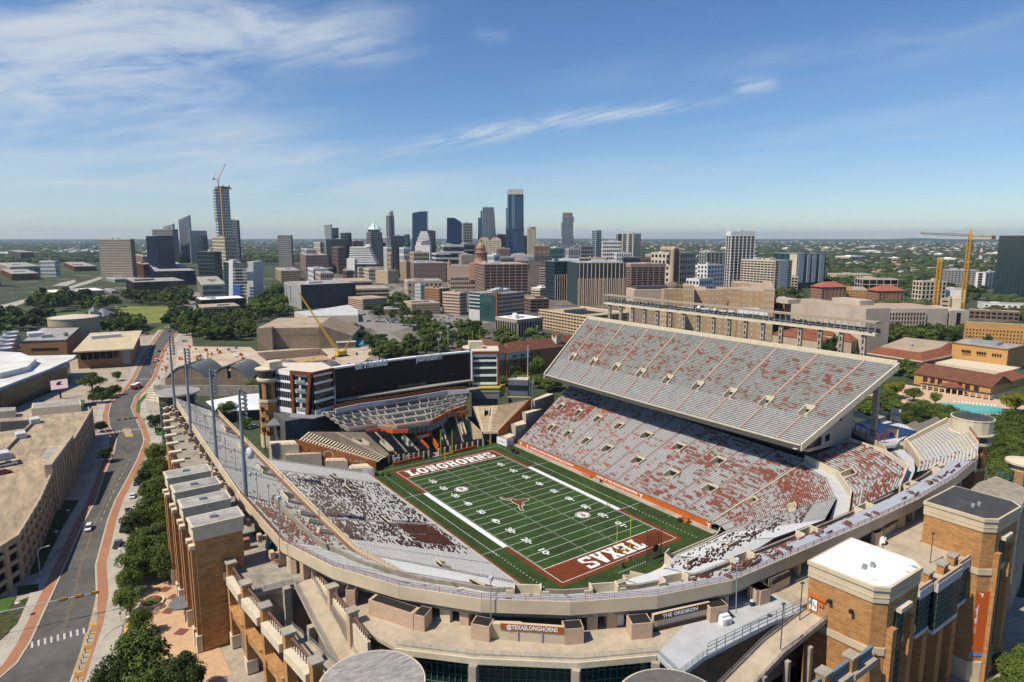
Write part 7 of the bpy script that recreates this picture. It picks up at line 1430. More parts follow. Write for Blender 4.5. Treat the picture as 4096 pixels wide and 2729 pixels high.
for(x,y)in((1420,765),(1450,950),(1560,1130),(1500,830)):c=Z('c',x,y,0);m=MB();m.lt([(1.9,GZ),(1.9,GZ+.18)],c.x,c.y,4);o=m.bd('paver_pattern',pv2);o['kind']='structure'
t=tg('flower_bed','round raised flower bed with a pale rim on the plaza under the trees','flower bed',Z('c',1310,880,0));c=Z('c',1310,880,0);m=MB();m.lt([(3.2,GZ),(3.2,.4)],c.x,c.y,8);m.bd('rim',CW,t);m=MB();m.lt([(2.7,.3),(2.2,.8),(.8,1.1)],c.x,c.y,12);m.bd('flowers',mat('bedding plants',(.04,.09,.02),col2=(.35,.06,.03),thr=(.5,.55),scale=2),t)
t=tg('entrance_canopy','dark ribbed round entrance canopy on the nearest brick tower','canopy',Z('c',1560,880,5));c=Z('c',1575,880,5);m=MB();m.lt([(3.4,4.7),(3.4,5.1)],c.x,c.y,20);m.bd('roof',RFN,t);m=MB()
for k in range(3):m.bar((c.x-2+k*1.5,c.y,5.1),(c.x+1.5,c.y,10),.06)
m.bd('rod',STL,t)
pg=tg('parking_garage','pale concrete parking garage with a tan roof deck left of the curving road','car park',(-150,60,0))
G=[(-151.3,37),(-157,28.5),(-280,55),(-280,222),(-125.8,190),(-134.4,139),(-142.4,97),(-146.4,65)]
GD=mat('parking deck',(.40,.31,.20),.9,.3,.3,col2=(.24,.19,.13),scale2=.35,thr=(.42,.7),stretch=(1,.25,1))
m=MB();m.pz(G,12.4,13.);m.bd('roof_deck',GD,pg)
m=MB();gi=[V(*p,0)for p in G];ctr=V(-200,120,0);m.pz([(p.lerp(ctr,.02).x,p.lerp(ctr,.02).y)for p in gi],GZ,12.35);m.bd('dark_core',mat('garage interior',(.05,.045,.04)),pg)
m=MB()
loop=[gi[4],gi[5],gi[6],gi[7],gi[0],gi[1],gi[2]]
for a,b in zip(loop,loop[1:]):
 e=(b-a);L_=e.length;e.normalize();n_=V(-e.y,e.x,0);
 if n_.dot(a-ctr)<0:n_=-n_
 gf(m,a-n_*.4,e,n_,L_,GZ,13.9,4,max(1,round(L_/5.2)),.34,.30,.7)
m.bd('facade_frame',mat('pale garage concrete',(.46,.38,.27),.9,.15,.3,col2=(.36,.30,.21),scale2=.12),pg)
m=MB();ws([V(p.x,p.y,13)for p in loop],-1,1.,.35,m=m);m.bd('parapet',MATS['pale garage concrete'],pg)
bp_=MB()
for a,b in zip(loop[:4],loop[1:5]):
 e=(b-a);L_=e.length;e.normalize();n_=V(-e.y,e.x,0)
 if n_.dot(a-ctr)<0:n_=-n_
 k=max(1,round(L_/5.2))
 for i in range(3):
  for j in range(k):p,q2=a+e*(L_*(j+.2)/k)+n_*.34,a+e*(L_*(j+.8)/k)+n_*.34;z=2.9+i*3.4;bp_.slab(p+V(0,0,z),q2+V(0,0,z),q2-n_*.3+V(0,0,z),p-n_*.3+V(0,0,z),.9)
sub(bp_.bd('brick_panels',mat('garage brick',(.36,.16,.08)),pg),pg,'stuff')
m=MB();a,b=V(-143.6,90,0),V(-136.,128,0);ws([a,b],0,17.8,2.2,m=m)
e=(b-a).normalized()
for k in range(9):p=a.lerp(b,(k+.5)/9)+V(1.4,-.3,0);m.cx_((p.x,p.y,0),1.2,.8,16.5,math.atan2(e.y,e.x))
m.bd('stair_wall',MATS['pale garage concrete'],pg)
c=[Z('b',365,1210,15.6),Z('b',465,1240,15.6),Z('b',560,1085,15.6),Z('b',440,1090,15.6)];m=MB();m.pz([(p.x,p.y)for p in c],13,15.8);st=m.bd('stair_house',PK,pg);m=MB();cc=sum(c,V(0,0,0))/4;m.pz([(p.lerp(cc,.14).x,p.lerp(cc,.14).y)for p in c],15.8,15.86);m.bd('roof',RFG,st)
m=MB();a,b=Z('b',0,1160,14),Z('b',330,830,14);ws([V(-186,95,13),V(a.x,a.y,13),V(b.x,b.y,13)],0,1.2,.5,m=m);m.bd('ramp_wall',MATS['pale garage concrete'],pg)
for(x,y)in((310,860),(185,990),(30,1165)):c=Z('b',x,y,14);m=MB();m.cx_((c.x,c.y,13),3.6,5.5,2.4,.15);m.bd('stair_hut',LG,pg)
m=MB();m.pz([(p.x,p.y)for p in(Z('b',0,870,13),Z('b',300,850,13),Z('b',270,920,13),Z('b',0,960,13))],13.,13.03);m.bd('ramp_well',DARK,pg)
c=Z('b',70,1180,16);m=MB();m.cx_((c.x-3,c.y,15.6),10,7,.4,.15);m.bd('shade_canopy',DG,pg)
ar=tg('arena','white roofed arena with a pointed overhang and dark glass at the left edge','arena',(-165,330,0))
rp_=[Z('b',684,268,14),Z('b',655,300,14),Z('b',420,410,13.5),Z('b',0,585,12.5),V(-210,250,0),V(-300,270,0),V(-300,430,0),Z('b',0,236,16),Z('b',245,252,16)]
m=MB();m.pz([(p.x,p.y)for p in rp_],12.6,14);m.bd('roof',mat('arena roof',(.66,.66,.63),.7,.08,.1,col2=(.52,.50,.46),scale2=.06),ar)
up=[Z('b',325,300,17.5),Z('b',245,372,17.5),Z('b',0,440,17),V(-290,300,0),V(-290,410,0),Z('b',0,232,18),Z('b',180,240,18)]
m=MB();m.pz([(p.x,p.y)for p in up],13.9,17.5);m.bd('upper_roof',MATS['arena roof'],ar)
wl_=[Z('b',620,300,13),Z('b',600,390,11),Z('b',380,470,11),Z('b',0,640,10),V(-210,262,0),V(-290,280,0),V(-290,420,0),V(-180,400,0)]
m=MB();m.pz([(p.x,p.y)for p in wl_],GZ,12.6);m.bd('wall',mat('arena dark glazing',(.012,.02,.016),.25,.3,.3,spec=.5),ar)
m=MB()
for k in range(26):p=wl_[1].lerp(wl_[3],k/25)+V(.6,-.6,0);m.bar((p.x,p.y,0),(p.x,p.y,9),.12)
m.bd('screen_fins',mat('bronze fin',(.07,.05,.035)),ar)
LED=bpy.data.materials.new('led screen');LED.use_nodes=True;t_=LED.node_tree;b_=t_.nodes['Principled BSDF'];b_.inputs['Emission Color'].default_value=(.62,.45,.46,1);b_.inputs['Emission Strength'].default_value=.9;b_.inputs['Base Color'].default_value=(.1,.1,.1,1)
sc_=tg('led_screen','lit outdoor screen on a post at the dark front of the arena','screen',Z('b',510,560,4));a=Z('b',458,570,7);sx=a+(V(8.6,2.4,0));m=MB();ws([V(a.x,a.y,0),V(sx.x,sx.y,0)],6.,11.6,.5,m=m);m.bd('screen',LED,sc_)
n_=(V(2.4,-8.6,0)).normalized();m=MB();p=(a+sx)/2;p=V(p.x,p.y,0);d=(sx-a).normalized();m.face([p+n_*.27+d*u*2+V(0,0,9.2+w)for u,w in((-.8,-.8),(.9,-.8),(.2,.2),(.9,1.3),(-.1,1.5),(-.8,.6))]);m.bd('picture',mat('screen picture',(.04,.06,.2)),sc_);m=MB();m.cx_(p,1,1,6);m.bd('post',DG,sc_)
for k,(pts_,z,lab)in enumerate([([('b',290,700),('b',720,670),('b',725,715),('b',280,750)],4,'low pale flat roofed pavilion in front of the arena'),([('b',-100,745),('b',140,735),('b',130,765),('b',-100,790)],4,'low flat pavilion roof at the left edge beside the garage')]):
 t=tg('pavilion',lab,'pavilion',Z(*pts_[0],0));w=[Z(*p,z)for p in pts_];m=MB();m.pz([(p.x,p.y)for p in w],0,z);m.bd('wall',CW,t);m=MB();c=sum(w,V(0,0,0))/4;m.pz([(p.lerp(c,.05).x,p.lerp(c,.05).y)for p in w],z,z+.05);m.bd('roof',RFG,t)
bs=tg('message_sign','dark purple message board on a post beside the garage corner','sign',Z('b',810,720,2));c=Z('b',808,720,2);m=MB();m.cx_((c.x,c.y,1.2),6.5,.4,2.4,.1);m.bd('board',mat('sign purple',(.06,.05,.14)),bs);m=MB();m.cx_((c.x,c.y,GZ),1,.3,1.5,.1);m.bd('post',DG,bs)
cbn=tg('building','dark brick building under a wide tan overhanging roof beside the road','building',(-110,430,0));w=[Z('b',650,240,14),Z('b',1195,212,14),Z('b',1272,50,14),Z('b',810,72,14)]
m=MB();m.pz([(p.x,p.y)for p in w],13,14);m.bd('roof',mat('tan roof',(.52,.42,.27),.85,.12,.15,stretch=(1,.2,1)),cbn);c=sum(w,V(0,0,0))/4;w2=[p.lerp(c,.10)for p in w]
m=MB();m.pz([(p.x,p.y)for p in w2],GZ,13);bd=m.bd('wall',BKD,cbn)
e=w2[1]-w2[0];n_=V(e.y,-e.x,0).normalized();
for k in range(6):
 a,b=w2[0]+e*(.06+.12*k),w2[0]+e*(.06+.12*k+.105);m=MB();m.slab(V(a.x,a.y,12)+n_*.2,V(b.x,b.y,12)+n_*.2,V(b.x,b.y,12),V(a.x,a.y,12),5.5);m.bd('window',GL_D,bd)
a,b=w2[0]+e*.83,w2[0]+e*.97;m=MB();m.slab(V(a.x,a.y,12.4)+n_*.2,V(b.x,b.y,12.4)+n_*.2,V(b.x,b.y,12.4),V(a.x,a.y,12.4),11);m.bd('window',GL_P,bd)
m=MB();m.cx_((c.x-2,c.y+18,14),22,6,2.4,.1);m.bd('roof_plant',LG,cbn)
bb_=tg('building','flat roofed brown brick plant building left of the wide tan roof','building',(-145,480,0));w=[Z('b',178,148,15),Z('b',592,138,15),Z('b',720,20,15),Z('b',370,22,15)]
m=MB();m.pz([(p.x,p.y)for p in w],GZ,14.6);bw_=m.bd('wall',BKD,bb_);m=MB();ws([V(p.x,p.y,14.6)for p in w+w[:1]],-.6,.8,.6,m=m);m.bd('parapet',DG,bb_);c=sum(w,V(0,0,0))/4;m=MB();m.pz([(p.lerp(c,.03).x,p.lerp(c,.03).y)for p in w],14.6,14.7);rf=m.bd('roof',RFG,bb_)
m=MB();m.cx_((c.x-12,c.y-6,14.7),11,14,3.2,.1);m.bd('roof_plant',LG,rf);m=MB();m.cx_((c.x-4,c.y-22,14.7),8,5,2.4,.1);m.cx_((c.x+9,c.y-20,14.7),3,3,3,.4);m.bd('roof_unit',STL,rf)
e=w[1]-w[0];a,b=w[0]+e*.22,w[0]+e*.8;m=MB();m.slab(V(a.x,a.y-.3,9),V(b.x,b.y-.3,9),V(b.x,b.y,9),V(a.x,a.y,9),1.6);m.bd('window_strip',GL_D,bw_)
tk=tg('storage_tank','huge round tan water tank with a low domed lid behind the plant building','tank',(-121,583,0));m=MB();m.lt([(21.5,GZ),(21.5,20),(21.9,20),(21.9,20.8)],-121,583,64);m.bd('wall',mat('tank tan',(.40,.32,.22),.85,.08,.3),tk);m=MB();m.lt([(21.4,20.6),(10,22.4),(1,23.2)],-121,583,48);m.bd('lid',mat('tank lid',(.56,.47,.38),.85,.1,.2),tk)
m=MB();
for k in range(16):m.box(-124+k*.0,561.2-.6,k*1.3,-121.4,561.4,k*1.3+.15)
m.bd('ladder',STL,tk)
for k in range(5):
 x,y=(20-k*6,72+k*38);c=Z('b',95-k*18,62+k*36,11);t=tg('cooling_fan',f'round white cooling fan cowl, {("farthest", "second farthest", "middle", "second nearest", "nearest")[k]} of five in a row at the left edge','cooling fan',(c.x,c.y,0),'cooling fan cowls at the left edge');m=MB();m.lt([(6.2,8),(5.8,9.5),(6.4,11),(6.,11.02),(5.4,9.6)],c.x,c.y,24);m.bd('cowl',LG,t);m=MB();m.cx_((c.x,c.y,0),13,13,8,.1);m.bd('base',CONCD,t)
vb=tg('vaulted_hall','row of grey barrel vaulted roofs over a brown brick hall beyond the east tier','hall',(-50,270,0));VR=mat('grey vault roof',(.14,.15,.15),.8,.1,.5)
VW=mat('hall brown concrete',(.24,.185,.13),.9,.15,.25,col2=(.18,.14,.10),scale2=.1)
v0,v1=Z('b',1475,470,8),Z('b',2240,480,8);dv=(v1-v0)/2;nx=V(-dv.y,dv.x,0).normalized()*26
m=MB();a=v0;b=v0+dv*4;wallp=[a,b,b+nx,a+nx];m.pz([(p.x,p.y)for p in wallp],GZ,7.5);m.bd('wall',VW,vb)
for k in range(4):
 a,b=v0+dv*k,v0+dv*(k+1);w=(b-a)
 for h in(0,1):
  A_,B_=(a+w*.02,a+w*.47)if h==0 else(a+w*.55,a+w*.98);n=8;prf=[]
  for i in range(n+1):
   t=i/n;p=A_.lerp(B_,t);ang=t*math.pi/2;zz=7.5+8.5*(math.sin(ang)if h==0 else math.cos(ang));prf.append(V(p.x,p.y,zz))
  m=MB()
  for p,q2 in zip(prf,prf[1:]):m.slab(p,p+nx,q2+nx,q2,.5)
  m.bd('vault_roof',VR,vb);m=MB();f=[V(p.x,p.y,p.z-.5)for p in prf]+[V(prf[-1].x,prf[-1].y,7.3),V(prf[0].x,prf[0].y,7.3)];o_=nx.normalized()*.5;f=[p+o_ for p in f];m.face(f);m.face([p+o_*.5 for p in f][::-1]);m.bd('gable',VW,vb)
m=MB();a=v0+V(-8,-14,0);b=v0+dv*4+V(0,-14,0);ws([a,b],-8.2,-1.5,1.2,m=m);m.bd('terrace_wall',CONCD,vb)
tn=tg('tent_hall','white tensioned canopy roof between the east tier and the left club building','canopy',(-58,190,0));w=[Z('b',1845,680,6.5),V(-52,211,0),Z('d',255,485,7),Z('d',262,600,7),Z('d',90,615,6.5),Z('b',1960,790,6)]
m=MB();c=sum([V(p.x,p.y,0)for p in w],V(0,0,0))/len(w)
for p,q2 in zip(w,w[1:]+w[:1]):m.slab(V(p.x,p.y,6.2),V(q2.x,q2.y,6.2),V(c.x,c.y,9),V(c.x,c.y,9.01),.3)
m.bd('roof',WH,tn);m=MB()
for p in w:m.bar((p.x,p.y,0),(p.x,p.y,6),.2)
m.bd('post',STL,tn)
am=tg('curved_steps','fan of curved cream seat steps beside the far road bend','steps',(-90,250,0))
for k in range(6):
 m=MB();r=12+k*2.6;m2=[V(-99+r*.95*math.cos(a),236+r*1.8*math.sin(a),0)for a in[i*.16-.5 for i in range(12)]];ws(m2,GZ,.4+k*.55,2.4,m=m);m.bd('step',CW,am)
sheet('building_site',[(p.x,p.y)for p in(Z('b',1560,420,0),Z('b',1600,190,0),Z('b',2240,195,0),Z('d',230,190,0),Z('d',700,150,0),Z('d',900,120,0),Z('d',1120,175,0),Z('d',1010,260,0),Z('d',800,330,0),Z('d',400,330,0))],GZ+.05,mat('pale site dirt',(.50,.42,.32),.95,.15,.12,col2=(.42,.30,.21),scale2=.05))
ft=tg('foundation_works','gridded foundation works with tan formwork on the building site','foundation',(15,350,0));w=[Z('d',235,200,1),Z('d',690,170,1),Z('d',740,215,1),Z('d',300,250,1)];m=MB();m.pz([(p.x,p.y)for p in w],0,.6);m.bd('slab',mat('rebar deck',(.13,.10,.08),.9,.4,.8),ft)
w=[Z('d',310,255,1.5),Z('d',720,218,1.5),Z('d',760,250,1.5),Z('d',400,285,1.5)];m=MB();m.pz([(p.x,p.y)for p in w],0,1.5);m.bd('formwork',mat('plywood',(.42,.27,.12),.9,.2,.4),ft)
m=MB();a0,a1,b0,b1=Z('d',240,202,1),Z('d',690,172,1),Z('d',300,248,1),Z('d',735,214,1)
for k in range(26):m.bar(a0.lerp(a1,k/25),b0.lerp(b1,k/25),.25)
for k in range(5):m.bar(a0.lerp(b0,k/4),a1.lerp(b1,k/4),.25)
m.bd('beam_grid',mat('beam brown',(.20,.14,.10)),ft)
random.seed(21);SITE=[(.55,.10,.03),(.6,.35,.03),(.5,.5,.5),(.05,.15,.35),(.3,.2,.12),(.7,.7,.68),(.4,.08,.04)]
sm=[]
for k in range(60):
 r=random.choice([('b',random.uniform(1600,2230),random.uniform(200,320)),('b',random.uniform(1740,1930),random.uniform(260,330)),('d',random.uniform(560,1060),random.uniform(160,300)),('d',random.uniform(420,800),random.uniform(262,300))]);c=Z(*r,0);j=k%7
 if len(sm)<7:
  q=MB();s_=(random.uniform(1.2,3.4),random.uniform(1,2.2),random.uniform(.7,2));q.cx_((0,0,0),*s_,0);q.cx_((s_[0]*.3,0,s_[2]),s_[0]*.3,s_[1]*.7,.5,.3);q.cx_((-s_[0]*.7,.5,0),.8,.8,.7,.6);o=q.bd('site_equipment',mat('site paint %d'%j,SITE[j],.8,.15,1));sm.append(o)
 else:o=sm[j].copy();COL.objects.link(o)
 o.location=(c.x,c.y,GZ+.05);o.rotation_euler=(0,0,random.uniform(0,3));tag(o,'small pile or machine standing on the pale building site','site equipment','equipment scattered on the building site')
cr=tg('crawler_crane','yellow lattice boom crawler crane standing on the building site','crane',Z('s',1365,1425,0));CY=mat('crane yellow',(.62,.42,.03),.6,.12,1);b=Z('s',1365,1425,0)
m=MB();m.cx_((b.x,b.y,1.4),9,4,3,.3);m.bd('body',CY,cr);m=MB();m.cx_((b.x+1.6,b.y-1.8,GZ),8,1.2,1.4,.3);m.cx_((b.x-1.2,b.y+2,GZ),8,1.2,1.4,.3);m.bd('track',DG,cr);m=MB();m.cx_((b.x-2.5,b.y-1.6,2.4),2,1.6,2,.3);m.bd('cab',GL_D,cr)
T=PD(1193,1168,(b-CM).dot(FW)-5);d=(T-b).normalized();sd=d.cross(V(0,0,1)).normalized()*.9;up_=sd.cross(d).normalized()*.9;b2=b+V(-2,0,3);m=MB();n=26
for s1_,s2_ in((1,1),(1,-1),(-1,1),(-1,-1)):m.bar(b2+sd*s1_+up_*s2_,T+(sd*s1_+up_*s2_)*.3,.17)
for k in range(n):
 p,q2=b2.lerp(T,k/n),b2.lerp(T,(k+1)/n);f=1-.7*k/n;g_=1-.7*(k+1)/n
 m.bar(p+(sd+up_)*f,q2+(-sd+up_)*g_,.1);m.bar(p+(-sd+up_)*f,q2+(-sd-up_)*g_,.1);m.bar(p+(-sd-up_)*f,q2+(sd-up_)*g_,.1)
m.bd('lattice_boom',CY,cr);mt_=b+V(9,0,14);m=MB();m.bar(b+V(1,0,3),mt_,.35);m.bar(b+V(3,0,3),mt_,.35);m.bd('back_mast',CY,cr);m=MB();m.bar(mt_,T,.07);m.bar(mt_,b+V(4,0,4),.1);m.bd('stay_cable',DG,cr)
sw=tg('swimming_hall','large windowless brown concrete hall behind the building site','building',(80,430,0));SWM=mat('brown precast',(.27,.21,.145),.9,.1,.3,col2=(.22,.17,.12),scale2=.1)
p0,p1=Z('s',1031,1396,0),Z('s',1284,1392,0);e=(p1-p0);n_=V(-e.y,e.x,0).normalized()
if n_.y<0:n_=-n_
def hz(u,v,p):d_=ray(u,v);k=((p.x-CM.x)*d_.x+(p.y-CM.y)*d_.y)/(d_.x**2+d_.y**2);return(CM+d_*k).z
zt=hz(1120,1314,(p0+p1)/2);dp=n_*75
m=MB();q4=[p0,p1,p1+dp,p0+dp];m.pz([(p.x,p.y)for p in q4],GZ,zt);wl2=m.bd('wall',SWM,sw);m=MB();c=sum(q4,V(0,0,0))/4;m.pz([(p.lerp(c,.01).x,p.lerp(c,.01).y)for p in q4],zt,zt+.3);m.bd('roof',ROOFT,sw)
m=MB();a=p0+e*.14-n_*7;m.pz([(p.x,p.y)for p in(a,a+e*.13,a+e*.13+n_*7.5,a+n_*7.5)],GZ,zt+1.5);m.bd('stair_tower',SWM,sw)
m=MB();a,b=p1,p1+e*.5;q4=[a-n_*4,b+n_*3,b+n_*60,a+n_*60];x0_,x1_=a,b
m.pz([(p.x,p.y)for p in q4],GZ,zt+3,top=lambda p:lerp(zt+3,zt*.55,min(1,max(0,(V(p.x,p.y,0)-V(a.x,a.y,0)).dot(e.normalized())/(e.length*.5)))));m.bd('sloped_wing',SWM,sw)
for k in range(6):a=p0+e*(.42+.095*k)-n_*.15;m=MB();m.slab(V(a.x,a.y,zt-4),V(*(a+e*.08)[:2],zt-4),V(*(a+e*.08+n_*.2)[:2],zt-4),V(*(a+n_*.2)[:2],zt-4),3);m.bd('panel',mat('recess brown',(.23,.18,.125)),wl2)
pl=tg('swimming_pool','bright blue outdoor lap pool with shade strips beside the swimming hall','pool',Z('s',1450,1370,0));w=[Z('s',*p,0)for p in((1405,1362),(1470,1350),(1492,1378),(1428,1390))];m=MB();c=sum(w,V(0,0,0))/4;m.pz([(p.lerp(c,-.12).x,p.lerp(c,-.12).y)for p in w],GZ,GZ+.3);m.bd('deck',PAVE,pl);m=MB();m.pz([(p.x,p.y)for p in w],GZ+.25,GZ+.36);m.bd('water',mat('pool water',(.03,.33,.50),.15,.15,.5,spec=.5),pl)
m=MB()
for k in range(9):a,b=w[0].lerp(w[1],(k+.5)/9),w[3].lerp(w[2],(k+.5)/9);m.slab(V(a.x-.5,a.y,1.8),V(a.x+.5,a.y,1.8),V(b.x+.5,b.y,1.8),V(b.x-.5,b.y,1.8),.06)
m.bd('shade_strip',mat('shade cyan',(.15,.45,.6)),pl)
t=tg('shed','white roofed shed beside the crawler crane','shed',Z('s',1385,1392,0));c=Z('s',1385,1390,0);m=MB();m.cx_((c.x,c.y,GZ),16,9,5.5,-.3);m.bd('wall',MATS['brown precast'],t);m=MB();m.cx_((c.x,c.y,5.2),17,10,.4,-.3);m.bd('roof',LG,t)
sheet('park_lawn',[(Z('R1',x,y,0).x,Z('R1',x,y,0).y)for x,y in((80,1090),(240,1005),(800,1005),(860,1040),(420,1060),(180,1110))],GZ+.04,GR);sheet('park_lawn',[(Z('R1',x,y,0).x,Z('R1',x,y,0).y)for x,y in((1030,950),(1565,955),(1500,1090),(1240,1110),(1010,1090))],GZ+.04,mat('dry lawn',(.13,.17,.035),.95,.2,.1,col2=(.24,.21,.06),scale2=.03))
lawn([('R1',1330,1180),('R1',1500,1110),('R1',1530,1130),('R1',1300,1215)],z=GZ+.06)
t=tg('old_house','grey gabled old house with a pale turret beside the park','house',Z('R1',930,1110,0));c=Z('R1',930,1100,0)
m=MB();m.cx_((c.x,c.y,GZ),26,16,9,.1);m.cx_((c.x-9,c.y-7,GZ),9,9,15,.1);m.bd('wall',CW,t);m=MB();m.pz([(-14,-9),(14,-9),(14,9),(-14,9)],0,.1);
m=MB();m.bar((c.x,c.y,9),(c.x,c.y,17),15,.5,4);m.bar((c.x-9,c.y-7,15),(c.x-9,c.y-7,20),6,.4,4);m.bd('roof',mat('slate roof',(.20,.21,.22)),t)
sheet('motorway',[(Z('R1',x,y,0).x,Z('R1',x,y,0).y)for x,y in((-80,960),(60,930),(300,870),(480,820),(700,750),(900,690),(960,690),(780,755),(560,815),(400,855),(250,910),(60,985),(-80,1010))],GZ+.35,mat('motorway concrete',(.36,.33,.28),.9,.12,.1))
sheet('motorway',[(Z('R1',x,y,0).x,Z('R1',x,y,0).y)for x,y in((470,770),(560,740),(670,715),(680,735),(600,770))],GZ+.35,MATS['motorway concrete'])
# ---- right of centre: dormitories, library, gym, pool
dm=tg('dormitory','long dormitory with brown hipped tile roofs right of the video board','building',(145,183,0))
def hip(t,pts_,ze,zr,wall,roof,inset_=.42,nm='roof',base=GZ,ov=1.):
 """hipped roof over a convex 4 sided footprint"""
 c=sum((V(*p,0)for p in pts_),V(0,0,0))/4;a,b,cc,d=[V(*p,0)for p in pts_];m=MB();m.pz(pts_,base,ze);w_=m.bd('wall',wall,t)
 L1_=(b-a).length;L2_=(d-a).length;o=[V(p.x,p.y,ze)+(p-c).normalized()*ov for p in(a,b,cc,d)]
 if L1_>=L2_:m0_,m1_=(a+d)/2,(b+cc)/2;f=min(.45,L2_*inset_/L1_)
 else:m0_,m1_=(a+b)/2,(d+cc)/2;f=min(.45,L1_*inset_/L2_)
 r0,r1=m0_.lerp(m1_,f)+V(0,0,zr),m0_.lerp(m1_,1-f)+V(0,0,zr);m=MB()
 if L1_>=L2_:fs=[(o[0],o[1],r1,r0),(o[1],o[2],r1),(o[2],o[3],r0,r1),(o[3],o[0],r0)]
 else:fs=[(o[0],o[1],r0),(o[1],o[2],r1,r0),(o[2],o[3],r1),(o[3],o[0],r0,r1)]
 for f_ in fs:m.face(f_)
 m.face(o[::-1]);m.bd(nm,roof,t);return w_
def rect(o,e,L_,n_,W_):e=e.normalized();n_=n_.normalized();return[tuple((o)[:2]),tuple((o+e*L_)[:2]),tuple((o+e*L_+n_*W_)[:2]),tuple((o+n_*W_)[:2])]
o0=V(121,181.5,0);e=V(1,-.02,0);w_=hip(dm,rect(o0,e,53,V(.02,1,0),15),18,24,BKD,TILEB);w2_=hip(dm,rect(V(113,183,0),e,12,V(0,1,0),34),18,25,BKD,TILEB,nm='roof');hip(dm,rect(V(172,184,0),e,60,V(0,1,0),15),18,24,BKD,TILEB)
m=MB();m.box(121.2,181.1,13,174,181.35,18);m.box(112.7,182.6,13,125,182.85,18);m.box(112.6,183,13,112.85,216,18);m.bd('white_band',mat('dorm white',(.50,.47,.42)),w_)
for j in range(7):
 for i in range(4):x=126+j*7;m=MB();m.box(x,180.9,2+i*4,x+1.1,181.08,4+i*4);m.box(x+1.9,180.9,2+i*4,x+3,181.08,4+i*4);m.bd('window',GL_D,w_)
for j in range(5):
 for i in range(4):y=186+j*6;m=MB();m.box(112.4,y,2+i*4,112.58,y+1.4,4+i*4);m.bd('window',GL_D,w2_)
c=Z('p',1178,130,26);m=MB();m.cx_((c.x,c.y,20),5,5,6.5,.1);tw=m.bd('tower',CW,dm);m=MB();m.bar((c.x,c.y,26.5),(c.x,c.y,29),4.6,.3,4);m.bd('tower_roof',TILEB,tw)
JB=WC['brownd']
def sbk(lab,r,xl,xc,xr,yt,D,rows,cols,hb=None,asp=1.,wcol='white'):
 O,er,el_,a,b,zt,th=fpt(r,xl,xc,xr,yt,D,asp);t=tg('dormitory_tower',lab,'building',(O.x,O.y,0),'brown brick dormitory towers behind the floodlight gantry');c=[O,O+er*a,O+er*a+el_*b,O+el_*b]
 m=MB();m.pz([(p.x,p.y)for p in c],GZ,zt);w_=m.bd('wall',JB,t);m=MB();cc=(c[0]+c[2])/2;m.pz([(p.lerp(cc,.04).x,p.lerp(cc,.04).y)for p in c],zt,zt+.3);m.bd('roof',LG if rows%2 else ROOFT,w_)
 n=0;pane=None
 for(A,e,n2,L_,k)in((O,er,-el_,a,cols),(O+el_*b,-el_,-er,b,max(1,round(cols*b/max(a,.1))))):
  for i in range(rows):
   for j in range(k):
    p=A+e*(L_*(j+.5)/k)+V(0,0,GZ+(zt-GZ)*(i+.5)/rows);M=MX.Translation(p)@MX((e,n2,V(0,0,1))).transposed().to_4x4()
    if pane is None:q=MB();q.box(-.6,-.05,-.9,.6,.06,.9);pane=q.bd('window',mat('pale window',(.50,.47,.42),.5,.1,1)if wcol=='white' else GL_D,w_);o=pane
    elif n>98:continue
    else:o=cp(pane)
    o.matrix_basis=M;n+=1
 return t
for k,(r,xl,xc,xr,yt,D)in enumerate([('R5',1060,1120,1310,1125,660),('R5',1370,1375,1470,1082,640),('R5',1470,1475,1640,1140,660),('R5',1640,1655,1830,1130,650),('R5',1770,1780,1925,1115,690),('R5',1925,1935,2080,1120,650),('R5',1975,1985,2145,1045,700),('R6',200,205,490,985,640),('R6',488,490,586,968,620),('R5',1180,1190,1345,1130,700),('R5',855,870,1052,1345,520),('R5',1052,1150,1190,1400,530),('R5',1250,1360,1365,1390,510),('R5',1365,1372,1705,1395,520),('R5',1700,1710,1990,1405,510),('R6',150,155,440,1270,500),('R6',415,418,520,1290,490)]):
 nmz=['far left low block under the dome roof','tall chimney like shaft','dark shaded block with tan cap','block with tan penthouse','narrow block behind the penthouse one','square block left of the twin topped one','twin topped tallest block','wide block with rows of white windows','plain blind end slab','block half hidden behind the tall shaft','short front block at the left of the columns','front block with a shaded side','front block with white stair windows','wide shaded front slab','front slab in the middle of the columns','front slab with windows below the gantry','narrow front end slab right of the windows'][k]
 sbk('brown brick dormitory, '+nmz,r,xl,xc,xr,yt,D,8 if k<10 else 9,4)
t=tg('domed_museum','pink museum block with a grey ribbed dome left of the dormitories','building',PD(2700,1200,760));c=PD(2300+1240/3.1357,1000,760);z=PD(2300+1240/3.1357,800+1100/3.1357,760).z;r=85/3.1357*760/FPX
m=MB();m.lt([(r*1.,z-8),(r*.98,z)]+[(r*math.cos(i*.15),z+r*.82*math.sin(i*.15))for i in range(10)],c.x,c.y,16);m.bd('dome',mat('bronze dome',(.16,.13,.09)),t);m=MB();m.cx_((c.x,c.y,GZ),60,50,z-8,-.6);m.bd('wall',WC['pinkl'],t)
a=PD(2300+950/3.1357,1000,740);za=PD(2300+950/3.1357,800+1115/3.1357,740).z;m=MB();m.cx_((a.x,a.y,GZ),46,30,za,-.5);m.bd('gallery_wing',WC['pinkl'],t);m=MB();m.cx_((a.x,a.y,za),36,20,3,-.5);m.bd('gallery_roof',DG,t)
lb=tg('library','massive pale travertine library with a grid of recessed windows','building',(600,120,0));TV=mat('travertine',(.50,.43,.35),.85,.08,.1,col2=(.43,.36,.29),scale2=.04)
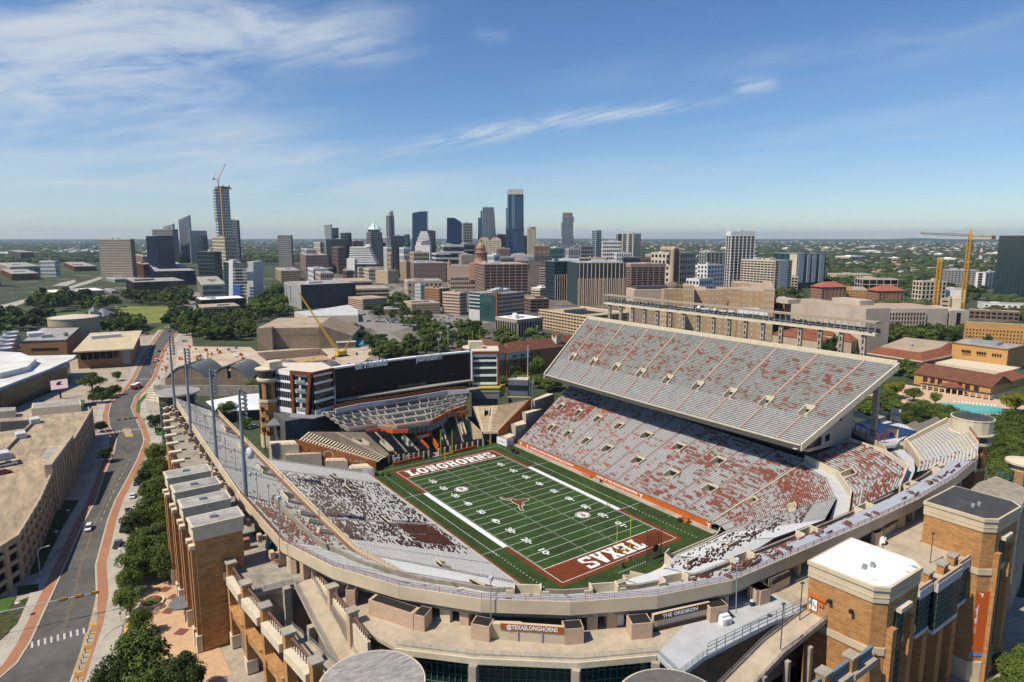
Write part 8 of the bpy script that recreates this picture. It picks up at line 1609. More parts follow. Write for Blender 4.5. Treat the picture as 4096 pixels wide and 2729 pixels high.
def wallq(a,b,z1,th,mt,nm,par,z0=GZ,nn=None):
 e=(b-a);n_=V(-e.y,e.x,0).normalized();
 if n_.dot(a-CM)<0:n_=-n_
 m=MB();m.pz([(p.x,p.y)for p in(a,b,b+n_*th,a+n_*th)],z0,z1);return m.bd(nm,mt,par),n_
A1,B1=V(565.4,136,0),V(682,121.6,0);A1=Z('R7',325,1262,0);B1=PD(3400+1010/2.6135,1300,(Z('R7',330,1260,0)-CM).dot(FW)*1.)
D1=(A1-CM).dot(FW);B1.z=0;z1=hz(3400+330/2.6135,850+1012/2.6135,A1)
w_,n_=wallq(A1,B1,z1,60,TV,'wall',lb);e=(B1-A1)
ox=3400;wn=None
for i in range(4):
 for j in range(12):
  u0=(385+j*32-325)/(1010-325);z=lerp(hz(3400+600/2.6135,850+1218/2.6135,A1.lerp(B1,.4)),hz(3400+600/2.6135,850+1045/2.6135,A1.lerp(B1,.4)),(i+.5)/4);p=A1+e*(u0+.5*32/685)-n_*.1+V(0,0,z)
  if wn is None:q=MB();q.box(-1.7,-.2,-2.,1.7,.1,2.);o=q.bd('window',DARK,w_);wn=o
  else:o=cp(wn)
  o.matrix_basis=MX.Translation(p)@MX((e.normalized(),n_,V(0,0,1))).transposed().to_4x4()
m=MB()
for i in range(5):
 for j in range(13):
  u0=(385+j*32-325)/(1010-325);p=A1+e*u0-n_*.7;
  if i==0:m.cx_((p.x,p.y,hz(3400+600/2.6135,850+1218/2.6135,A1.lerp(B1,.4))),1.1,1.4,hz(3400+600/2.6135,850+1045/2.6135,A1.lerp(B1,.4))-hz(3400+600/2.6135,850+1218/2.6135,A1.lerp(B1,.4)),math.atan2(e.y,e.x))
zA,zB=hz(3400+600/2.6135,850+1218/2.6135,A1.lerp(B1,.4)),hz(3400+600/2.6135,850+1045/2.6135,A1.lerp(B1,.4))
for i in range(5):p,q=A1+e*(60/685)-n_*.2,A1+e*(444/685)-n_*.2;z=lerp(zA,zB,i/4)+.5;m.slab(V(p.x,p.y,z),V(q.x,q.y,z),V(*(q-n_*1.2)[:2],z),V(*(p-n_*1.2)[:2],z),1.)
m.bd('window_fins',TV,w_)
m=MB();c=[A1+n_*.5,B1+n_*.5,B1+n_*59,A1+n_*59];m.pz([(p.x,p.y)for p in c],z1,z1+.3);m.bd('roof',ROOFT,lb)
a2=PD(2900+835/3.1367,1200,650);b2=PD(2900+1775/3.1367,1240,560);a2.z=b2.z=0;w2_,n2=wallq(a2,b2,hz(2900+1775/3.1367,850+1215/3.1367,b2),26,TV,'auditorium_wall',lb);m=MB();c=[a2+n2*.5,b2+n2*.5,b2+n2*25,a2+n2*25];z2=hz(2900+1775/3.1367,850+1215/3.1367,b2);m.pz([(p.x,p.y)for p in c],z2,z2+.3);m.bd('auditorium_roof',ROOFT,lb)
c=a2.lerp(b2,.55)+n2*25;m=MB();m.cx_((c.x,c.y,z2),34,16,4.5,math.atan2((b2-a2).y,(b2-a2).x));m.cx_(((c-(b2-a2)*.32)+n2*8)[:2]+(z2,)if False else(c.x-40,c.y+45,z2),30,14,4,math.atan2((b2-a2).y,(b2-a2).x));m.bd('roof_block',TV,lb)
a3_,b3_=B1+e*.04,B1+e*.33;wallq(a3_,b3_,z1-1.5,50,TV,'right_wing',lb);m=MB();q1,q2=B1+e*.14-n_*.3,B1+e*.20-n_*.3;m.slab(V(q1.x,q1.y,z1-4),V(q2.x,q2.y,z1-4),V(*(q2+n_*1)[:2],z1-4),V(*(q1+n_*1)[:2],z1-4),12);m.bd('slot',DARK,lb)
sp_=tg('church_spire','sandstone church tower with a pointed spire behind the library','church',PD(3400+1100/2.6135,1250,800));c=PD(3400+1100/2.6135,1250,800);zz1,zz2=PD(3400+1100/2.6135,850+905/2.6135,800).z,PD(3400+1112/2.6135,850+812/2.6135,800).z;m=MB();m.cx_((c.x,c.y,GZ),9,9,zz1,.4);m.bd('tower',WC['cream'],sp_);m=MB();m.bar((c.x,c.y,zz1),(c.x,c.y,zz2),5.5,.2,4);m.bd('spire',WC['cream'],sp_)
for(lab,r,xl,xc,xr,yt,D,yr)in(('orange brick hotel block with a red hipped roof left of the sandstone office','R7',140,302,520,822,900,775),('orange brick hotel block with a red hipped roof behind the gantry','R6',1035,1215,1470,938,930,888)):
 O,er,el_,a,b,zt,th=fpt(r,xl,xc,xr,yt,D,1.);t=tg('hotel',lab,'hotel',(O.x,O.y,0));z2=zt+7;w_=hip(t,[tuple(p[:2])for p in(O,O+er*a,O+er*a+el_*b,O+el_*b)],zt,z2,mat('hotel brick',(.36,.19,.11)),mat('bright red tile',(.34,.10,.06),.8,.15,1),ov=2.5)
 m=MB();gf(m,O+el_*b,-el_,-er,b,4,zt-3,5,6,0,.5,.3);gf(m,O,er,-el_,a,4,zt-3,5,7,0,.5,.3);m.bd('piers',mat('hotel brick',(.36,.19,.11)),t)
 for(A,e_,n3,L_)in((O+el_*b,-el_,-er,b),(O,er,-el_,a)):
  for i in range(5):
   for j in range(6):p=A+e_*(L_*(j+.5)/6)+n3*.15+V(0,0,6+i*(zt-8)/5);q=MB();q.box(-1.2,-.1,-1,1.2,.1,1);o=q.bd('window',GL_T,w_);o.matrix_basis=MX.Translation(p)@MX((e_,n3,V(0,0,1))).transposed().to_4x4()
bld('building','long orange brick hotel wing with balconies joining the two red hipped blocks','building',('R6',1225,1232,1745,962,960),'orange','t',6,18,sh=.45,pw=.5,asp=.2)
for k,(r,pts_,ze,zr,lab)in enumerate([('e',((1605,200),(1890,245),(1960,215),(1700,165)),9,14,'low tiled roof hall between gantry columns'),('e',((1700,175),(1960,210),(1975,175),(1800,140)),12,17,'red tiled roof with a sunken terrace behind the gantry'),('e',((1980,225),(2070,250),(2135,215),(2040,180)),10,15,'small gabled tan house roof right behind the gantry'),('e',((700,40),(830,75),(935,45),(790,15)),12,20,'broad red roof beside the parking garage')]):
 w=[Z(r,*p,ze)for p in pts_];t=tg('tiled_building',lab,'building',(w[0].x,w[0].y,0));hip(t,[tuple(p[:2])for p in w],ze,zr,WC['tan'],TILE)
gy=tg('recreation_centre','wide flat roofed centre with brown tile skirts beyond the deck end','building',(410,40,0));w=[(383.8,61.4),(380.7,20.3),(427.3,19.1),(470,33),(470,75)]
m=MB();m.pz(w,GZ,8.5);m.bd('wall',mat('centre wall',(.10,.07,.05)),gy);inn=[(396,58),(394,28),(430,28),(466,36),(466,70)];m=MB()
for i in range(5):a,b,c,d=V(*w[i],8.6),V(*w[(i+1)%5],8.6),V(*inn[(i+1)%5],12.5),V(*inn[i],12.5);m.face((a,b,c,d));m.face((d,c,b,a))
m.bd('tile_skirt',TILE,gy);m=MB();m.pz(inn,12.3,12.6);m.bd('roof',ROOFT,gy);m=MB();m.pz([(383.4,61.8),(380.2,19.6),(428,18.4),(428,18.9),(380.8,20.2),(384,61.4)],7.6,8.5);m.bd('white_fascia',CW,gy)
m=MB();m.cx_((420,45,12.6),3,2,1.4);m.bd('roof_vent',STL,gy)
bg_=tg('gymnasium','tall orange tan brick gymnasium block above the gabled hall','building',(420,0,0));TBK=mat('orange tan brick',(.50,.28,.10),.9,.12,1);w=[Z('i',1738,130,17.3),Z('i',1228,82,17.3),V(470,22,0),V(475,-32,0)];w[0]=V(428.6,-16.6,0);w[1]=V(431,20.5,0);w[2]=V(462,24,0);w[3]=V(462,-17,0)
m=MB();m.pz([(p.x,p.y)for p in w],GZ,17.3);wb=m.bd('wall',TBK,bg_);c=sum(w,V(0,0,0))/4;m=MB();m.pz([(p.lerp(c,-.02).x,p.lerp(c,-.02).y)for p in w],17.,17.6);m.bd('cornice',TILE,bg_);m=MB();m.pz([(p.lerp(c,.04).x,p.lerp(c,.04).y)for p in w],17.5,17.75);m.bd('roof',RFG,bg_);m=MB();m.cx_((446,3,17.7),12,18,2);m.bd('roof_plant',STL,bg_)
for i in range(3):
 for j in range(4):y=12-i*10-j*1.6;m=MB();m.box(428.3+(20.5-y)*-.0,y,11.5,430.9,y+.9,13.3);o=m.bd('window',GL_D,wb)
m=MB();m.box(400,-25,0,429,22,5.6);m.bd('link_block',CW,bg_)
gb=tg('gabled_hall','orange tan gabled hall with a brown tiled roof facing the outdoor pool','building',(340,-18,0));a,b=V(338,7,0),V(331.7,-39.6,0);n_=V(1,-.13,0).normalized();dd=n_*24;eh=7.2;rh=13
m=MB();q4=[a,b,b+dd,a+dd];m.pz([(p.x,p.y)for p in q4],GZ,eh);wb=m.bd('wall',TBK,gb);m=MB();r0,r1=a+dd*.5+V(0,.8,rh),b+dd*.5+V(0,-.8,rh)
m.slab(V(a.x-.8,a.y+.8,eh-.2),V(b.x-.8,b.y-.8,eh-.2),r1,r0,.3);m.slab(r0,r1,V(*(b+dd)[:2],eh-.2)+V(.8,-.8,0),V(*(a+dd)[:2],eh-.2)+V(.8,.8,0),.3);m.bd('roof',TILEB,gb)
m=MB();
for p in(b,a):m.face((V(p.x,p.y,eh),V(*(p+dd)[:2],eh),V(*(p+dd*.5)[:2],rh-.3)));m.face((V(*(p+dd*.5)[:2],rh-.3),V(*(p+dd)[:2],eh),V(p.x,p.y,eh)))
m.bd('gable',TBK,gb)
for k,f in enumerate((.16,.26,.36,.62,.72,.83)):p=a.lerp(b,f);m=MB();m.box(p.x-.25,p.y-1.4,2.6,p.x+.2,p.y+1.4,6.);m.bd('window',mat('dark red window',(.06,.02,.015)),wb)
m=MB();m.pz([(b.x-.4,b.y-.4),((b+dd).x,(b+dd).y-.4),((b+dd).x,(b+dd).y+.1),(b.x-.4,b.y)],GZ,2.2);m.bd('plinth',CW,wb)
gw2=tg('gabled_wing','lower wing with a red tiled roof at the right of the gabled hall','building',(375,-40,0));hip(gw2,[(357,-22),(356,-36),(402,-38),(402,-22)],4.6,8.5,TBK,TILE)
pgl=tg('pergola','dark timber pergola on pale columns along the gabled hall','pergola',(326,-18,0));m=MB();m.slab(V(323,-3,3.6),V(325,-42,3.6),V(329,-42,3.6),V(327,-3,3.6),.35);m.bd('slats',mat('dark timber',(.06,.05,.04)),pgl)
for k in range(12):y=-4-k*3.4;m=MB();m.cx_((323.6+(k*.17),y,GZ),.7,.7,3.5);m.bd('column',CW,pgl)
m=MB();m.bar((330,-19,4),(330,-19,6.6),8,.4,4);m.bd('roof',TILE,pgl)
sheet('pool_terrace',[(270,8),(330,10),(333,-46),(330,-62),(290,-62),(275,-40)],GZ+.06,mat('pool terrace',(.55,.38,.25),.9,.1,.4))
po=tg('lagoon_pool','turquoise freeform pool behind the trees at the right','pool',(296,-40,0));m=MB();m.pz([(296.9,-27),(301,-34),(310.2,-46),(310,-56),(304,-60),(290,-55),(281,-46),(279,-33),(288,-27)],GZ,GZ+.12);m.bd('water',mat('turquoise water',(.10,.48,.46),.15,.08,.5,spec=.5),po)
m=fo([V(283,-30,GZ),V(281,-50,GZ),V(296,-60,GZ)],1.8,2.2,.08,2);m.bd('fence',DG,po)
ln=None
for k in range(12):
 if ln is None:
  ln=tg('sun_lounger','small white sun lounger in the row along the turquoise pool','sun lounger',(0,0,0),'white loungers beside the pool');m=MB();m.box(-.9,-.35,.3,.6,.35,.42);m.bd('seat',WH,ln);m=MB();m.box(.6,-.35,.35,1.1,.35,.8);m.bd('backrest',WH,ln);m=MB();m.box(-.8,-.3,0,-.7,.3,.3);m.box(.5,-.3,0,.6,.3,.3);m.bd('leg',WH,ln);ln.location=(303,-31,GZ+.1)
 else:dup(ln,(303.5+k*.75,-31.5-k*1.6,GZ+.1),.4)
sh=tg('steep_roof_houses','cluster of steep grey gabled roofs among trees beyond the terrace','house',(170,-70,0));
for k,(x,y)in enumerate(((945,545),(1010,560),(1090,545),(1165,500))):c=Z('j',x,y,9);m=MB();m.cx_((c.x,c.y,GZ),8,9,7,.3*k);m.bd('wall',WC['beige'],sh);m=MB();m.bar((c.x,c.y,6.5),(c.x,c.y,12),8,.3,4);m.bd('roof',mat('grey shingle',(.15,.14,.12)),sh)
def tcrane(r,xb,yb,xt,yt,D,lab,jib=None):
 b=PD(*uv(r,xb,yb),D);zt=PD(*uv(r,xb,yt),D).z;t=tg('tower_crane',lab,'crane',(b.x,b.y,0));m=MB();w=2.;n=max(6,int((zt-GZ)/4));CYm=mat('tower crane yellow',(.60,.30,.03),.6,.1,1)
 for sx,sy in((1,1),(1,-1),(-1,1),(-1,-1)):m.bar((b.x+sx*w,b.y+sy*w,GZ),(b.x+sx*w,b.y+sy*w,zt),.55)
 for k in range(n):
  z0,z1=lerp(GZ,zt,k/n),lerp(GZ,zt,(k+1)/n)
  for(p,q)in(((-w,-w),(w,-w)),((w,-w),(w,w)),((w,w),(-w,w)),((-w,w),(-w,-w))):m.bar((b.x+p[0],b.y+p[1],z0),(b.x+q[0],b.y+q[1],z1),.3);m.bar((b.x+p[0],b.y+p[1],z0),(b.x+q[0],b.y+q[1],z0),.3)
 m.bd('mast',CYm,t);return t,b,zt,CYm
tcrane('R7',897,985,930,470,760,'yellow lattice crane mast without a jib behind the library')
t,b,zt,CYm=tcrane('R7',1183,940,1222,285,840,'yellow tower crane with a long jib on the right skyline')
D=840;oy_=lambda y:PD(*uv('R7',1200,y),D).z;zj=oy_(250);m=MB();tip=V(b.x,b.y,oy_(172));m.cx_((b.x,b.y,zt),4,4,zj-zt+3,.6);m.bar((b.x,b.y,zj),tip,2.2,.5,4);m.bd('tower_head',CYm,t)
ls=RT*-1;L_=(1215-700)/2.6135*D/FPX;L2=(1475-1215)/2.6135*D/FPX;m=MB();e0=V(b.x,b.y,zj)
for s in(-1,1):m.bar(e0+V(0,0,0)+FW*s*.8,e0+ls*L_+V(0,0,3)+FW*s*.8,.28)
m.bar(e0+V(0,0,2.6),e0+ls*L_+V(0,0,4.6),.28);n=44
for k in range(n):p,q=e0+ls*(L_*k/n)+V(0,0,3*k/n),e0+ls*(L_*(k+.5)/n)+V(0,0,2.4+2.2*k/n);m.bar(p,q,.16);m.bar(q,e0+ls*(L_*(k+1)/n)+V(0,0,3*(k+1)/n),.16)
m.bd('jib',mat('jib faded orange',(.40,.24,.12)),t);m=MB();m.bar(e0,e0-ls*L2,1.);m.bd('counter_jib',CYm,t);m=MB();p=e0-ls*(L2*.93);m.cx_((p.x,p.y,p.z-4),5,3,5,.6);m.bd('counterweight',mat('counterweight brown',(.16,.10,.03)),t);m=MB();m.bar(tip,e0+ls*L_*.62+V(0,0,3),.12);m.bar(tip,e0-ls*L2*.6,.12);m.bd('stay_cable',DG,t)
t=tg('radio_mast','red and white radio mast hazy on the right plain','mast',PD(3400+1380/2.6135,1000,2600));c=PD(3400+1378/2.6135,1000,2600);z1=PD(3400,850+305/2.6135,2600).z;m=MB();
for k in range(6):m.bar((c.x,c.y,lerp(GZ,z1,k/6)),(c.x,c.y,lerp(GZ,z1,(k+1)/6)),lerp(9,1.5,k/6),lerp(9,1.5,(k+1)/6),3,k%2)
m.bd('mast',[mat('mast red',(.30,.06,.05)),LG],t)
#  trees
FOL=[mat('oak foliage',(.075,.105,.022),.85,.35,.25,spec=.15,island=.5),mat('bright foliage',(.10,.14,.026),.85,.3,.25,spec=.15,island=.4),mat('dark foliage',(.040,.062,.016),.85,.35,.25,spec=.15,island=.45),mat('yellow foliage',(.17,.18,.02),.85,.3,.25,spec=.15,island=.35)]
BARK=mat('bark',(.10,.075,.05),.95,.2,3)
def tp0(name,fol,h,r,blobs,leaves,ls,seed,th=.3,flat=.62):
 """tapered trunk with limbs; crown of many small leaf clumps spread through several uneven lobes"""
 rs=random.Random(seed);t=tg(name,'tree','tree',(0,0,0));m=MB();zt=h*th
 m.bar((0,0,-.3),(0,0,zt),r*.075,r*.05,7)
 cs=[]
 for k in range(blobs):
  a=rs.uniform(0,6.283);d=r*math.sqrt(rs.random())*.78;z=zt+(h-zt)*(rs.uniform(.12,.85)*(1-.45*(d/r)**2)+.02);q=r*rs.uniform(.24,.42)
  cs.append((V(d*math.cos(a),d*math.sin(a),z),q))
 for c,q in cs[:7]:m.bar((0,0,zt*.8),c,r*.04,r*.012,5)
 m.bd('trunk',BARK,t);m=MB()
 for c,q in cs:
  for k in range(leaves):
   v=V(rs.gauss(0,1),rs.gauss(0,1),rs.gauss(0,1)*.8+.25).normalized();p=c+V(v.x*q,v.y*q,v.z*q*flat*1.25)*rs.uniform(.72,1.08)
   n_=(v+V(rs.gauss(0,.5),rs.gauss(0,.5),rs.gauss(0,.5)+.3)).normalized();u=n_.orthogonal().normalized();w=n_.cross(u);s=ls*rs.uniform(.6,1.35);an=rs.uniform(0,3.14);e1=(u*math.cos(an)+w*math.sin(an))*s;e2=(w*math.cos(an)-u*math.sin(an))*s*.7
   m.face((p-e1,p+e2*.8-n_*s*.15,p+e1,p-e2*.8-n_*s*.15))
 m.bd('crown',fol,t);return t
PRO={}
def proto(kind,lod,v):
 k=(kind,lod,v)
 if k not in PRO:
  f=FOL[kind];bl,lv,ls=((30,190,.30),(17,70,.62),(11,34,1.))[lod]
  PRO[k]=tp0('oak_tree' if kind!=3 else 'yellowing_tree',f,9.5,5.2,bl,lv,ls,17*kind+5*lod+v+3)
  PRO[k].location=(0,0,-500)
 return PRO[k]
TREES=[]
USED=set()
FARQ=MB()
def put(x,y,r,kind,lod,label,group,h=None,z=GZ):
 if lod==2:
  p=proto(kind,2,random.randrange(3));cr=[o for o in p.children if o.name.startswith('crown')][0];s_=r/5.2;M=MX.Translation((x,y,z))@MX.Rotation(random.uniform(0,6),4,'Z')@MX.Diagonal((s_,s_,(h or 9)/9.5,1));n_=len(FARQ.v)
  FARQ.v+=[tuple(M@v.co)for v in cr.data.vertices];FARQ.f+=[tuple(n_+i for i in f.vertices)for f in cr.data.polygons];FARQ.m+=[min(kind,2)]*len(cr.data.polygons);TREES.append((x,y,r));return None
 z=gh(x,y)if z==GZ else z
 v=random.randrange(3);p=proto(kind,lod,v);s=r/5.2;sc=(s,s,(h/9.5 if h else s*random.uniform(.85,1.15)))
 k=(kind,lod,v)
 if k not in USED:USED.add(k);o=p;o.location=(x,y,z);o.rotation_euler=(0,0,random.uniform(0,6));o.scale=sc;o['label']=label;
 else:o=dup(p,(x,y,z),random.uniform(0,6),label,group,sc)
 if group:o['group']=group
 elif 'group' in o:del o['group']
 TREES.append((x,y,r));return o
random.seed(41)
def grove(r,poly,n,rad,kinds,lod,label,group,z=4,tries=40,sep=1.15):
 xs=[p[0]for p in poly];ys=[p[1]for p in poly]
 def inside(x,y):
  c=False
  for i in range(len(poly)):
   (x1,y1),(x2,y2)=poly[i],poly[i-1]
   if(y1>y)!=(y2>y)and x<(x2-x1)*(y-y1)/(y2-y1)+x1:c=not c
  return c
 k=0;t=0
 while k<n and t<n*tries:
  t+=1;x,y=random.uniform(min(xs),max(xs)),random.uniform(min(ys),max(ys))
  if not inside(x,y):continue
  q=Z(r,x,y,z);R0=random.uniform(*rad)
  if any((q.x-a)**2+(q.y-b)**2<(sep*.5*(R0+c))**2 for a,b,c in TREES):continue
  put(q.x,q.y,R0,random.choice(kinds),lod,label,group,h=R0*random.uniform(1.45,1.9));k+=1
near=[(('b',1400,1130),5.2,'round street tree at the far end of the row beside the brick towers'),(('b',1400,1250),5.6,''),(('b',1330,1330),5.,''),(('b',1430,1420),5.8,''),(('b',1330,1500),5.,''),(('c',1280,60),5.4,''),(('c',1180,180),5.2,''),(('c',1300,300),6.2,''),(('c',1180,400),5.4,''),(('c',1340,480),5.6,''),(('c',1140,540),4.8,''),(('c',1380,100),4.6,''),(('c',1390,380),4.4,''),(('c',1250,150),4.4,''),(('c',1230,520),4.6,''),(('b',1420,1330),4.6,''),(('b',1410,1500),4.6,''),(('c',1400,250),4.4,''),(('c',1420,520),4.2,'')]
for(q,r,lab)in near:p=Z(*q,6);put(p.x,p.y,r*.95,random.choice((0,0,2,1)),0,'dark green oak in the dense row between street and brick towers','oaks between the street and the brick towers',h=9.5)
for(q,r,k,h,lab)in[(('c',1110,690),3.4,1,8,'light green small tree at the near end of the street row'),(('c',1110,850),3.8,1,8,'light green tree beside the round flower bed'),(('c',1200,1040),3.,1,7,'small light green tree between flower bed and the big oak'),(('c',1240,1330),7.,0,12,'huge spreading oak at the bottom left beside the brick tower'),(('c',980,1500),4.6,2,9,'dark oak crown cut by the bottom edge left of the huge oak'),(('c',1560,1500),5.6,2,10,'dark oak right of the huge oak near the brick base'),(('c',1300,1640),6.,0,10,'oak crown below the huge oak at the very bottom edge'),(('b',1390,860),5.,2,9,'dark tree at the inner side of the road bend'),(('b',950,1150),3.4,2,7,'small tree in the shade of the garage'),(('b',900,900),3.2,2,6,'tree at the garage corner by the crossing'),(('b',820,500),8.,0,12,'big dark oak in front of the arena screen'),(('b',1045,450),3.2,1,7,'lone small tree on the arena forecourt'),(('b',1030,575),3.6,0,7,'young tree on the verge above the bend'),(('b',970,600),4.,0,7,'second young tree on the verge above the bend'),(('b',910,640),3.6,0,7,'third tree on the verge near the message board'),(('b',880,590),4.,2,8,'dark tree between the arena and the verge'),(('b',830,650),3.,0,6,'small tree above the message board'),(('b',2040,760),6.,0,11,'single dark tree in front of the white canopy'),(('b',2190,870),3.6,1,6,'low light tree right of the single dark tree'),(('o',70,640),7,1,8,'olive tree in the gap between vaulted hall and round brick drum'),(('p',940,510),6.2,1,15,'tall pale green tree right of the flagpole'),(('p',640,560),5.6,2,10,'dark oak left of the flagpole before the dormitory'),(('p',700,640),5.,0,9,'oak at the foot of the flagpole'),(('p',820,660),5.,0,8,'green tree right of the flagpole foot'),(('p',960,700),5.4,1,9,'leafy tree right of the grey box'),(('p',1080,740),5.4,1,9,'leafy tree below the dormitory end'),(('p',1150,700),5.2,0,10,'tree beside the end of the west deck'),(('p',500,690),4.6,1,7,'bush like tree beside the grey box'),(('i',680,480),6.2,3,12,'yellow leaved tree beside the end column of the deck'),(('i',620,560),4.8,1,8,'green tree below the yellow leaved tree'),(('i',1070,580),3.2,1,8,'thin palm like tree on the pool terrace'),(('i',560,470),5,0,9,'tree behind the yellow leaved tree'),(('i',860,540),5,0,9,'rounded tree left of the pool terrace'),(('i',1850,600),7.5,3,14,'big yellow green tree at the right edge'),(('i',1800,760),5,1,9,'green tree in front of the yellow green one at the right edge'),(('h',2060,1500),5,1,9,'bright green tree at the bottom right edge'),(('h',1900,1540),4,1,7,'smaller green tree at the bottom right corner')]:
 p=Z(*q,h*.55);put(p.x,p.y,r,k,0,lab,None,h=h)
grove('i',[(520,560),(720,640),(1130,680),(1240,750),(1500,800),(1900,800),(1925,1330),(1650,1330),(1640,840),(1420,800),(1220,800),(1000,800),(760,800),(640,640),(480,620)],62,(4.2,6.4),(0,0,2,1),0,'dark green tree in the wood behind the far right corner of the stadium','wood behind the far right corner')
grove('i',[(600,230),(960,250),(860,360),(650,330)],12,(4.5,6),(0,2,1),1,'green tree in the clump between the brown tiled centre and the gabled hall','clump by the recreation centre')
grove('i',[(300,660),(330,560),(480,590),(440,690)],5,(3.5,5),(0,1),1,'green tree seen under the raised end of the west deck','trees under the deck end')
grove('R7',[(200,1300),(420,1230),(800,1240),(1200,1230),(1500,1300),(1500,1370),(1000,1300),(600,1330),(250,1370)],46,(6,8.5),(0,0,2,1),1,'dark green tree in the line before the pale library','tree line before the library')
grove('e',[(1600,200),(1700,250),(2160,340),(2200,240),(2130,330),(2000,190),(1800,190)],20,(5,7),(0,2),1,'green tree glimpsed between the gantry columns','trees between the gantry columns')
grove('h',[(1960,1390),(2300,1330),(2400,1600),(1930,1640)],9,(3.5,4.8),(1,1,0),0,'bright green street tree on the lower pavement at the bottom right edge','street trees at the bottom right',z=-9)
grove('s',[(1500,1430),(1560,1370),(1700,1300),(1880,1300),(2000,1330),(2220,1350),(2240,1380),(2060,1395),(1900,1400),(1860,1385),(1650,1425)],62,(5.5,8.5),(0,0,1,2),1,'green oak in the wooded belt behind the video board','oaks behind the video board')
grove('s',[(1440,1200),(1590,1235),(1700,1240),(1800,1290),(1700,1305),(1640,1300),(1530,1270),(1460,1240)],26,(5.5,8),(0,2),1,'dark oak among the parked cars behind the video board','oaks by the car park')
grove('s',[(1400,1320),(1480,1330),(1560,1390),(1520,1400),(1420,1340)],8,(5,8),(0,2),1,'dark oak beside the blue lap pool','oaks by the lap pool')
grove('R2',[(100,1450),(480,1330),(560,1400),(720,1340),(850,1350),(940,1480),(900,1560),(500,1568),(260,1500)],60,(6,10),(0,0,2),1,'dark oak in the grove before the brown swimming hall','oak grove before the swimming hall')
grove('R2',[(920,1230),(1120,1100),(1240,1200),(1240,1340),(1000,1400),(930,1330)],34,(8,11),(0,2,1),1,'dark tree in the woods behind the swimming hall','woods behind the swimming hall')
grove('R2',[(200,1240),(440,1160),(440,1250),(280,1420),(160,1420)],14,(6,9),(0,2),2,'tree lining the far avenue beside the green park','avenue trees by the park')
grove('R2',[(-250,1200),(310,1150),(330,1250),(-150,1260)],26,(8,12),(0,2),2,'dark tree along the front of the low green glass building','trees along the low glass building')
grove('R1',[(0,1000),(160,1060),(200,1150),(0,1180)],9,(8,12),(0,2),2,'dark oak at the left edge of the park','oaks at the left park edge')
grove('R1',[(230,1080),(430,1030),(430,1170),(260,1150)],6,(7,10),(0,2),2,'dark oak left of the round tank','oaks left of the round tank')
grove('R1',[(240,900),(560,880),(980,870),(1060,960),(880,980),(560,990),(250,990)],26,(9,13),(0,2),2,'dark oak between the park and the pinkish retail row','oaks before the retail row')
grove('R1',[(1060,1000),(1300,1100),(1280,1170),(950,1170),(1000,1060)],18,(6,9),(0,2,1),2,'green tree beside the old grey gabled house','trees round the old house')
grove('R3',[(1000,1300),(1090,1290),(1100,1360),(960,1350)],6,(8,10),(0,2),2,'dark tree beside the stepped parking deck','trees by the stepped parking deck')
grove('R3',[(600,1010),(1150,1000),(1150,1100),(900,1110),(640,1060)],22,(9,13),(0,2),2,'dark tree on the wooded avenue left of the state slab','avenue trees by the state slab')
grove('R6',[(580,1000),(760,900),(1040,960),(1230,1010),(1340,1090),(900,1090),(600,1060)],24,(6,9),(0,1,2),2,'green tree in front of the arched hotel','trees before the arched hotel')
grove('R6',[(1180,830),(1400,860),(1580,860),(1560,920),(1200,900)],12,(9,12),(0,1),2,'green tree before the long cream windowed hall','trees before the cream hall')
for k_,p_ in list(PRO.items()):
 if k_ not in USED:
  for c_ in list(p_.children):bpy.data.objects.remove(c_)
  bpy.data.objects.remove(p_)
tag(FARQ.bd('distant_trees',FOL[:3]),'mass of dark green trees between the far buildings and parks','trees',kind='stuff')
